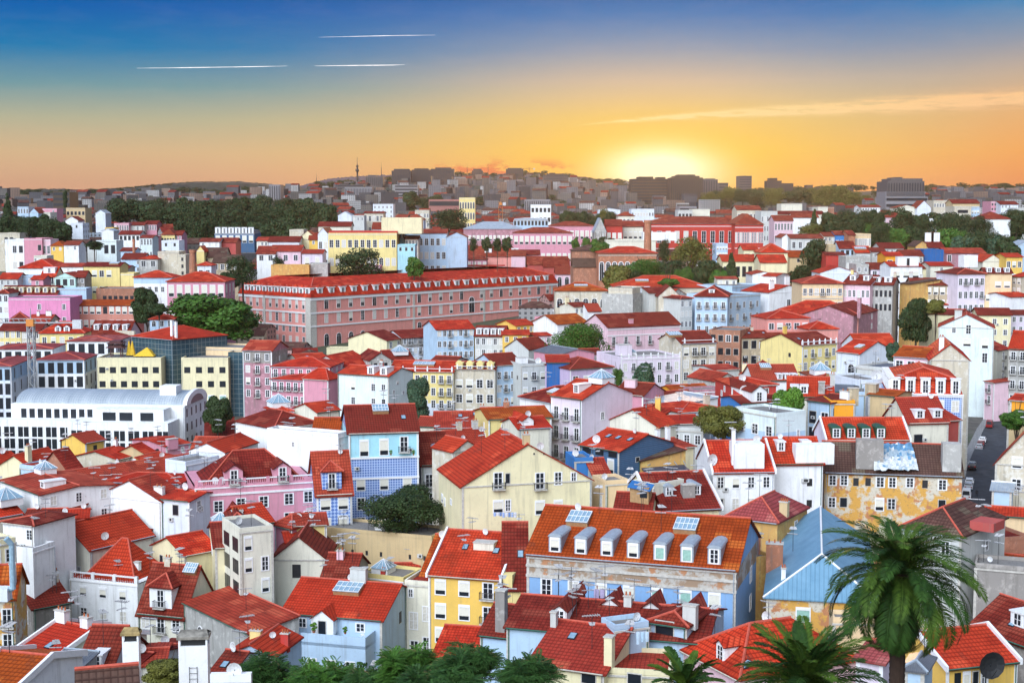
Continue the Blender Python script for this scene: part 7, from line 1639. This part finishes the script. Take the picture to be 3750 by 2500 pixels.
    for x,lab in ((1185,'left of two closed yellow parasols on the cream block roof'),(1215,'right of two closed yellow parasols on the cream block roof')):
        u,v=tp((0,1),x,556); p=P(u,v,410); r=bpy.data.objects.new('parasol',None); C.objects.link(r); r.location=p; tag(r,lab,'parasol'); yl_=plain('yellow_canvas',(.75,.48,.03),.8)
        m=MB(); m.cyl((0,0,1),(0,0,5),.9,.15,8,yl_); link('canopy',m.mesh('canopy'),r); m=MB(); m.cyl((0,0,0),(0,0,1.2),.08,.08,6,IRON); link('pole',m.mesh('pole'),r)
    u,v=tp((0,1),1330,556); p=P(u,v,409); r=bpy.data.objects.new('tent',None); C.objects.link(r); r.location=p; tag(r,'low yellow tent beside the parasols on the cream block roof','tent'); m=MB()
    for a,b in (((-3,-2),(3,-2)),((3,-2),(3,3)),((3,3),(-3,3)),((-3,3),(-3,-2))): m.face([(*a,.8),(*b,.8),(.5,.5,3.2)],None,yl_)
    link('canvas',m.mesh('canvas'),r); m=MB(); [m.cyl((a,b,0),(a,b,.8),.06,.06,4,IRON) for a in (-2.9,2.9) for b in (-1.9,2.9)]; link('poles',m.mesh('poles'),r)
    # tarpaulin on the derelict roof, debris
    def rumple(cs,d0,nu,nv,amp,mat,label,seed,slope):
        rng=random.Random(seed); b=MB(); G=[]
        for j in range(nv+1):
            row=[]
            for i in range(nu+1):
                s,t=i/nu,j/nv; a=Vector(cs[0]).lerp(Vector(cs[1]),s); e=Vector(cs[3]).lerp(Vector(cs[2]),s); q=a.lerp(e,t); dd=d0+slope*t
                u,v=tp((3,2),q.x,q.y); p=P(u,v,dd); p.z+=rng.uniform(0,amp); p.y+=rng.uniform(-amp,0); row.append(p)
            G.append(row)
        for j in range(nv):
            for i in range(nu): b.face([G[j][i],G[j][i+1],G[j+1][i+1],G[j+1][i]],None,mat[(rng.randint(0,len(mat)-1))] if rng.random()<.3 else mat[min(len(mat)-1,int(len(mat)*(1-j/nv)*.999))])
        o=link('tarpaulin',b.mesh('tarpaulin'),None); tag(o,label,'tarpaulin')
    rumple([(975,408),(1385,415),(1320,170),(975,158)],212.6,16,12,.42,[plain('blue_tarp',(.12,.28,.45),.5),plain('grey_blue_tarp',(.35,.45,.52),.5),plain('white_tarp',(.62,.66,.68),.6),plain('white_tarp',(.62,.66,.68),.6)],'crumpled white and blue tarpaulin on the derelict ochre building roof',3,5.6)
    for i,(xa,ya,xb,yb) in enumerate(((1205,360,1375,255),(1405,290,1555,278),(1410,310,1555,303),(1440,290,1500,370),(1230,375,1380,275),(1540,290,1580,375),(1310,280,1400,240))):
        ua,va=tp((2,2),xa,ya); ub,vb=tp((2,2),xb,yb); A=P(ua,va,225.3+ (400-ya)*.07); B=P(ub,vb,225.3+(400-yb)*.07); m=MB(); m.cyl(A+Vector((0,0,.25)),B+Vector((0,0,.25)),.07,.07,4,GREYM); tag(link('batten',m.mesh('batten')),'pale wooden battens lying on the navy tarpaulin of the roofless ruin','batten','battens on the roofless ruin')
# ---------------------------------------------------------------- ground, infill and far quarters
def ground():
    xs=[-1.0+2.0*i/70 for i in range(71)]; ds=[-40,-10,10,25,40,55,70,85,100,120,140,160,175,185,200,215,230,260,290,320,350,390,430,470,510,550,600,650,700,750,800,850,900,950,1000,1100,1200,1350,1500,1650,1800,1950,2100,2250,2400,2600,2800,3000,3200,3400,3700,4200,4800,5600,6150]
    V=[];Fc=[]
    for d in ds:
        for s in xs:
            x=s*(80+max(d,0)*.75); z=gz(x,d)
            if d>1900: z+=6*noise.noise(Vector((x*.006,d*.006,3)))*(1 if d<3500 else 0)
            V.append((x,d,z))
    n=len(xs)
    for j in range(len(ds)-1):
        for i in range(n-1): a=j*n+i; Fc.append((a,a+1,a+n+1,a+n))
    me=bpy.data.meshes.new('ground'); me.from_pydata(V,[],Fc)
    def fn(t,b):
        g=t.node('ShaderNodeNewGeometry').outputs['Position']; n_=t.noise(g,.03,5,.6); n2=t.noise(g,.4,4)
        s=t.node('ShaderNodeSeparateXYZ'); t.put(s.inputs[0],g); far=t.mr(s.outputs[1],1300,1900)
        a=t.mix(t.mr(n2,.35,.65),(.06,.055,.05),(.11,.10,.09)); a=t.mix(t.m('MULTIPLY',t.mr(n_,.45,.55),.8),a,(.05,.07,.03)); a=t.mix(far,a,t.mix(t.mr(n2,.4,.6),(.03,.04,.022),(.06,.06,.035)))
        t.put(b.inputs['Base Color'],a); b.inputs['Roughness'].default_value=.95
    me.materials.append(newmat('earth_and_paving',fn)); me.update(); struct('ground',me)
    # distant wooded hill on the left and hazy blue ridges
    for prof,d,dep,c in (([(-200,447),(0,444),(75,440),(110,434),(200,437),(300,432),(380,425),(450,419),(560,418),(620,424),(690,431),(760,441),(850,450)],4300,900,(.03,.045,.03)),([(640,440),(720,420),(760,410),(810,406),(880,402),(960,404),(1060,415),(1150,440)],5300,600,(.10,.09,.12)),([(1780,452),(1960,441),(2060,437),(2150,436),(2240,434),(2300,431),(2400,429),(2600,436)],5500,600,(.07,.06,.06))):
        V=[];Fc=[];n=160
        rows=((0,-60),(.45,-12),(.8,-3),(1,0),(1.6,-40),(2.4,-160))
        for fr,dz in rows:
            for i in range(n+1):
                x=prof[0][0]+(prof[-1][0]-prof[0][0])*i/n; y=interp(prof,x); dd=d+dep*(fr-1); p=P(x*1.5944,y*1.5944,d); xx=(x-1176)/3300*dd; z=p.z+dz*(d/4300)+ (5*noise.noise(Vector((i*.9,fr*3,d)))+3*noise.noise(Vector((i*2.7,fr,d))) if fr>=.8 else 0)
                if fr==0: z=min(z,60)
                V.append((xx,dd,z))
        for j in range(len(rows)-1):
            for i in range(n): a=j*(n+1)+i; Fc.append((a,a+1,a+n+2,a+n+1))
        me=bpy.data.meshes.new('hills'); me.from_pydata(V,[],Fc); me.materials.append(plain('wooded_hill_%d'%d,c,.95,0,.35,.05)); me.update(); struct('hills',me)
def overlap(x,y,r):
    for cx,cy,_,L_,dp,a in FOOT:
        dx,dy=x-cx,y-cy; u=dx*math.cos(a)+dy*math.sin(a); v=-dx*math.sin(a)+dy*math.cos(a)
        if abs(u)<L_/2+r and abs(v)<dp/2+r: return True
    return False
def cityblock(V,Fc,U,M,x,y,z,w_,dp,h,a,roof,wi,ri):
    ca,sa=math.cos(a),math.sin(a); t=lambda px,py,pz:(x+px*ca-py*sa,y+px*sa+py*ca,z+pz)
    def face(p,uv,m): i=len(V); V.extend(p); Fc.append(tuple(range(i,i+len(p)))); U.extend(uv); M.append(m)
    c=[(-w_/2,-dp/2),(w_/2,-dp/2),(w_/2,dp/2),(-w_/2,dp/2)]; ou=random.random()*50
    for i in range(4):
        p,q=c[i],c[(i+1)%4]; L_=math.hypot(p[0]-q[0],p[1]-q[1]); face([t(*p,0),t(*q,0),t(*q,h),t(*p,h)],[(ou,0),(ou+L_,0),(ou+L_,h),(ou,h)],wi)
    uv4=[(0,0),(w_,0),(w_,dp),(0,dp)]
    if roof=='n': face([t(*q,h) for q in c],uv4,ri)
    elif roof=='g':
        rs=dp*.24; o=.4
        face([t(-w_/2-o,-dp/2-o,h-.2),t(w_/2+o,-dp/2-o,h-.2),t(w_/2+o,0,h+rs),t(-w_/2-o,0,h+rs)],uv4,ri); face([t(w_/2+o,dp/2+o,h-.2),t(-w_/2-o,dp/2+o,h-.2),t(-w_/2-o,0,h+rs),t(w_/2+o,0,h+rs)],uv4,ri)
        for s in (-1,1): face([t(s*w_/2,-dp/2*s,h),t(s*w_/2,dp/2*s,h),t(s*w_/2,0,h+rs)],[(0,0),(dp,0),(dp/2,rs)],wi)
    else:
        rs=min(w_,dp)*.26; k=max(0,w_/2-dp/2); A,B=t(-k,0,h+rs),t(k,0,h+rs); o=.4; c2=[(p[0]*1.03,p[1]*1.05) for p in c]; q=[t(*p,h-.1) for p in c2]
        face([q[0],q[1],B,A],uv4,ri); face([q[2],q[3],A,B],uv4,ri); face([q[1],q[2],B],uv4[:3],ri); face([q[3],q[0],A],uv4[:3],ri)
def winwall(k,c):
    def fn(t,b):
        uv=t.node('ShaderNodeUVMap').outputs[0]; s=t.node('ShaderNodeSeparateXYZ'); t.put(s.inputs[0],uv)
        cu=t.m('DIVIDE',s.outputs[0],2.6); cv=t.m('DIVIDE',s.outputs[1],2.2)
        fu=t.m('ABSOLUTE',t.m('SUBTRACT',t.m('FRACT',cu),.5)); fv=t.m('ABSOLUTE',t.m('SUBTRACT',t.m('FRACT',cv),.55))
        m=t.m('MULTIPLY',t.m('LESS_THAN',fu,.22),t.m('LESS_THAN',fv,.27)); g=t.node('ShaderNodeNewGeometry').outputs['Position']; n=t.noise(g,.02,3); 
        a=t.mix(t.mr(n,.4,.6),c,tuple(x*.7 for x in c)); t.put(b.inputs['Base Color'],t.mix(t.m('MULTIPLY',m,.85),a,(.04,.045,.05))); b.inputs['Roughness'].default_value=.8
    return newmat('windowed_wall_'+k,fn)
def pix(x,y,z):
    dz=z-ZC; fy=y*CP-dz*SP; return CX+F*x/fy, CY-F*((y*SP+dz*CP)/fy)
def hides(x,y,z,w_):
    u,v=pix(x,y,z); k=w_/2*F/y
    return any(d>y and u+k>a and u-k<b and v<vb-3 for a,b,vt,vb,d in SURV)
def infill(street_pts):
    rng=random.Random(5); random.seed(99)
    mats=[winwall('white',(.62,.62,.62)),winwall('cream',(.62,.55,.42)),winwall('grey',(.38,.38,.38)),winwall('ochre',(.55,.40,.20)),winwall('pink',(.55,.30,.30)),winwall('blue',(.42,.52,.60)),winwall('brown',(.25,.17,.13)),roofmat('R'),roofmat('D'),roofmat('r'),roofmat('B'),roofmat('F'),wm('W')]
    # low houses closing the gaps between the surveyed ones: separate things near, one mass of roofs farther off
    n=0; d=112; cols='WcCgbpyPGVo'; names=dict(W='white',c='off-white',C='cream',g='light grey',b='pale blue',p='pinkish',y='sandy',P='rose',G='grey',V='bluish white',o='ochre')
    while d<330:
        st=10 if d<300 else 12; x=-d*.40
        while x<d*.40:
            xx=x+rng.uniform(-2,2); dd=d+rng.uniform(-2,2); w_=rng.uniform(6,10)*(1 if d<300 else 1.3)
            onroad=onstreet(xx,dd) 
            if not overlap(xx,dd,w_*.5) and not onroad and not (d<175 and abs(xx)<999 and d<125):
                wc=rng.choice(cols); rc=rng.choice('RRrrDDO'); z=gz(xx,dd); h=rng.uniform(4,6); x+=st
                if hides(xx,dd,z+h+1.5,w_): continue
                x-=st
                FILL.append((xx,dd,w_,rng.uniform(7,10),h,rng.uniform(-.5,.5),wc,rc)); FOOT.append((xx,dd,0,w_,w_,0)); n+=1
            x+=st
        d+=st
    return n
FILL=[]
def fillhouses():
    nm=dict(W='white',c='off-white',C='cream',g='light grey',b='pale blue',p='pinkish',y='sandy',P='rose',G='grey',V='bluish white',o='ochre'); rn=dict(R='bright red',r='crimson',D='dark red',O='orange-brown')
    for i,(x,y,w_,dp,h,a,wc,rc) in enumerate(FILL):
        z=gz(x,y)-.5; r=bpy.data.objects.new('house',None); C.objects.link(r); r.location=(x,y,z); r.rotation_euler=(0,0,a)
        u=CX+x/y*F; v=CY+F*0; 
        # screen row from depth
        dz=(z+h-ZC); fy=y*CP-dz*SP; vv=CY-F*((y*SP+dz*CP)/fy); uu=CX+F*x/fy
        tag(r,'low %s house with %s roof tucked among taller ones'%(nm[wc],rn[rc]),'house','low houses filling the gaps between the larger ones')
        W_=MB(); W_.box(-w_/2,0,0,w_/2,dp,h,wm(wc)); rs=dp*.24; sl=rs/(dp/2)
        for s in (-1,1):
            q=[(s*w_/2,0,h),(s*w_/2,dp,h),(s*w_/2,dp/2,h+rs-.08)]; W_.face(q if s>0 else q[::-1],None,wm(wc))
        link('wall',W_.mesh('wall'),r); Rf=MB(); rm=roofmat(rc); o=.35
        slab(Rf,[(-w_/2-o,-o,h-o*sl),(w_/2+o,-o,h-o*sl),(w_/2+o,dp/2,h+rs),(-w_/2-o,dp/2,h+rs)],rm); slab(Rf,[(w_/2+o,dp+o,h-o*sl),(-w_/2-o,dp+o,h-o*sl),(-w_/2-o,dp/2,h+rs),(w_/2+o,dp/2,h+rs)],rm)
        cap(Rf,(-w_/2-o,dp/2,h+rs),(w_/2+o,dp/2,h+rs)); link('roof',Rf.mesh('roof'),r)
        far=y>300
        for k in range(3): window(r,'sdr'[(i+k)%3],-w_/2+w_*(k+.5)/3,0,h-2.5,.9,1.4,0,True)
        if random.random()<.6: chimney(r,random.uniform(-.4,.4)*w_,dp*.4,h+rs*.4,h+rs+random.uniform(.6,1.4),.8,.6,wm(random.choice(('W',wc,'e'))))
        if y<300 and random.random()<.5: antenna(r,random.uniform(-.3,.3)*w_,dp*.5,h+rs,random.uniform(2,3.4),i)
def onstreet(x,y,r=13):
    for p,q in zip(STP,STP[1:]):
        e=q-p; t=max(0,min(1,((x-p.x)*e.x+(y-p.y)*e.y)/(e.x*e.x+e.y*e.y))); 
        if math.hypot(x-p.x-e.x*t,y-p.y-e.y*t)<r: return True
    return False
def farcity():
    random.seed(3); rng=random.Random(8); V=[];Fc=[];U=[];M=[]
    mats=[winwall('white',(.62,.62,.62)),winwall('cream',(.60,.55,.45)),winwall('grey',(.36,.36,.37)),winwall('tan',(.42,.34,.26)),winwall('rose',(.45,.28,.26)),winwall('blue',(.42,.50,.58)),winwall('brown',(.25,.18,.14)),roofmat('D'),roofmat('B'),roofmat('X'),roofmat('F'),plain('pale_roof',(.13,.125,.13),.8),winwall('far_white_shaded',(.15,.15,.165)),winwall('far_cream_shaded',(.12,.11,.10)),winwall('far_grey_shaded',(.07,.07,.08))]  # last three walls are darkened copies, shade of the far slopes painted in
    d=335.0
    while d<3300:
        st=11+d*.0115; x=-d*.42
        while x<d*.42:
            xx=x+rng.uniform(-.3,.3)*st; dd=d+rng.uniform(-.4,.4)*st; x+=st*rng.uniform(.8,1.4)
            u=(xx/dd*3300+1176)
            if d<1300 and overlap(xx,dd,5 if d<640 else 4): continue
            if d<640 and (onstreet(xx,dd) or (360<d<430 and 150<u<560)): continue
            wood=(1000<d<1320 and 250<u<770) or (720<d<960 and u>1900 and not(1900<u<1960)) or (d>960 and d<1040 and u>2000)  or (d>1650 and 1620<u<2030) or (760<d<900 and u<150) or (d<=720 and u>2180)
            if wood: continue
            if d>2600 and (u<720 or rng.random()<.25): continue
            if d>1500 and rng.random()<.25: continue
            w_=rng.uniform(7,15)*(.8 if d<640 else 1+d/5000); dp=rng.uniform(9,14); h=(rng.uniform(5,8) if d<640 else rng.uniform(6,11) if d<900 else rng.uniform(7,15) if d<2500 else rng.uniform(5,10))*(1+(1500<d<2500)*rng.random()*.8)
            if d<1000 and hides(xx,dd,gz(xx,dd)+h+2,w_): continue
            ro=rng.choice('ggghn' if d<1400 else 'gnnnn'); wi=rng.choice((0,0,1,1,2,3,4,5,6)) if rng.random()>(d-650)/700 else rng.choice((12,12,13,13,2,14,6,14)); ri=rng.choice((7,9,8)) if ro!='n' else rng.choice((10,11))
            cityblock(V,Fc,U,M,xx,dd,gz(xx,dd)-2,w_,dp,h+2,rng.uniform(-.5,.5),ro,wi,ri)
        d+=st*.95
    me=bpy.data.meshes.new('city'); me.from_pydata(V,[],Fc); ul=me.uv_layers.new(name='UVMap'); ul.data.foreach_set('uv',[c for q in U for c in q])
    for m in mats: me.materials.append(m)
    me.polygons.foreach_set('material_index',M); me.update()
    o=link('far_city_houses',me); tag(o,'mass of small far-off houses covering the hillsides up to the ridge','houses',None,'stuff'); print('far blocks',len(V)//20)
    # tree tops scattered through the far quarters and along the ridges
    m=crown(('farwood',),4,30,1500,1,1,.2,LEAF['d']); VV=[];FF=[]; src=[v.co.copy() for v in m.vertices]; fs=[tuple(p.vertices) for p in m.polygons]
    src=src[:2400]; fs=fs[:600]
    for i in range(520):
        d=rng.uniform(1300,3400) if i>160 else rng.uniform(2900,3350); x=rng.uniform(-.38,.38)*d; u=x/d*3300+1176
        if i>160 and 1620<u<2030: d=rng.uniform(1650,3000)
        s=rng.uniform(6,13)*(1.2 if d>2500 else 1); z=gz(x,d)+s*.45; o_=len(VV); c_,s_=math.cos(i),math.sin(i)
        VV+=[(x+(v.x*c_-v.y*s_)*s,d+(v.x*s_+v.y*c_)*s,z+v.z*s*.75) for v in src]; FF+=[tuple(k+o_ for k in f) for f in fs]
    for i in range(420):      # tree tops along the wooded hill crests
        x=rng.uniform(-40,760); yb=interp([(-200,447),(0,444),(75,440),(110,434),(200,437),(300,432),(380,425),(450,419),(560,418),(620,424),(690,431),(760,441),(850,450)],x); dd=4300-rng.uniform(0,250); p=P(x*1.5944,yb*1.5944,4300); s=rng.uniform(7,14); o_=len(VV); c_,s_=math.cos(i),math.sin(i)
        VV+=[(p.x+(v.x*c_-v.y*s_)*s,dd+(v.x*s_+v.y*c_)*s,p.z-2-(4300-dd)*.03+v.z*s*.5) for v in src[:1200]]; FF+=[tuple(k+o_ for k in f) for f in fs[:300]]
    me=bpy.data.meshes.new('far_trees'); me.from_pydata(VV,[],FF); me.materials.append(LEAF['d']); me.update()
    tag(link('far_tree_cover',me),'dark tree cover on the far slopes and hill crests','trees',None,'stuff')
def contrails():
    def em(c,s):
        m=bpy.data.materials.new('lit_vapour'); m.use_nodes=True; t=NT(m.node_tree); b=t.n['Principled BSDF']; b.inputs['Base Color'].default_value=(*c,1); b.inputs['Emission Color'].default_value=(*c,1); b.inputs['Emission Strength'].default_value=s; b.inputs['Roughness'].default_value=1  # emission stands in for sunlight on the vapour
        tc_=t.node('ShaderNodeTexCoord'); n=t.noise(tc_.outputs['Object'],.004,4,.6); t.put(b.inputs['Alpha'],t.mr(n,.3,.6,.1,.5)); return m
    m=em((1.0,.93,.85),.75)
    for lab,pts,r in (('long thin contrail low on the left of the sky',[(315,157,.3),(420,156,1),(560,154,1),(660,152,.4)],2.6),('shorter contrail continuing right of the long one',[(722,152,.3),(800,151,1),(900,150,1),(930,149,.3)],3),('faint high contrail near the top centre',[(732,86,.2),(820,84,.9),(920,82,.9),(1000,81,.3)],2.2)):
        b=MB(); d=12000; Q=[(P(x*1.5944,y*1.5944,d),k) for x,y,k in pts]
        for (p,k),(q,k2) in zip(Q,Q[1:]): b.cyl(p,q,r*k,r*k2,8,m,False)
        tag(link('contrail',b.mesh('contrail')),lab,'contrail')
def haze():
    b=MB(); b.box(-4200,-100,-80,4200,6200,205,None,True); me=b.mesh('haze',None) if False else None
    me=bpy.data.meshes.new('haze'); me.from_pydata(b.v,[],[f[::-1] if False else f for f in b.f]); me.update(); me.validate()
    bmx=bmesh.new(); bmx.from_mesh(me); bmesh.ops.remove_doubles(bmx,verts=bmx.verts,dist=.01); bmesh.ops.recalc_face_normals(bmx,faces=bmx.faces); bmx.to_mesh(me); bmx.free()
    m=bpy.data.materials.new('haze'); m.use_nodes=True; t=m.node_tree; t.nodes.clear(); v=t.nodes.new('ShaderNodeVolumePrincipled'); o=t.nodes.new('ShaderNodeOutputMaterial'); t.links.new(v.outputs[0],o.inputs['Volume'])
    v.inputs['Color'].default_value=(.32,.28,.28,1); v.inputs['Density'].default_value=HAZE; v.inputs['Anisotropy'].default_value=.78; me.materials.append(m)
    tag(link('haze',me),'thin evening haze over the city','haze',None,'stuff')
HAZE=.00006
# ---------------------------------------------------------------- build
build_data()
hospital(); skyline(); masts()
STP=street()
_p=P(2237*1.5944,1180*1.5944,200); person(STP[1].x-1.0,STP[1].y+1,gz(STP[1].x,STP[1].y)+.45)
infill(STP); fillhouses()
ground(); farcity(); trees()
palm(2066,1325,80,5.3,96,'big date palm with a full drooping crown in the lower right',tr=.42)
palm(1850,1582,62,3.7,54,'young palm with stiff bright fronds cut by the bottom edge, left of the big palm',young=True,tr=.3)
palm(1572,1588,60,2.1,26,'smallest young palm tip at the bottom edge, right of centre',young=True,tr=.22)
foretrees(); smallthings(); contrails(); haze()
print('houses',len(HOUSES),'fill',len(FILL),'windows',NW[0],'dup labels',[k for k,v in LABELS.items() if v>1],'objs',len(bpy.data.objects))
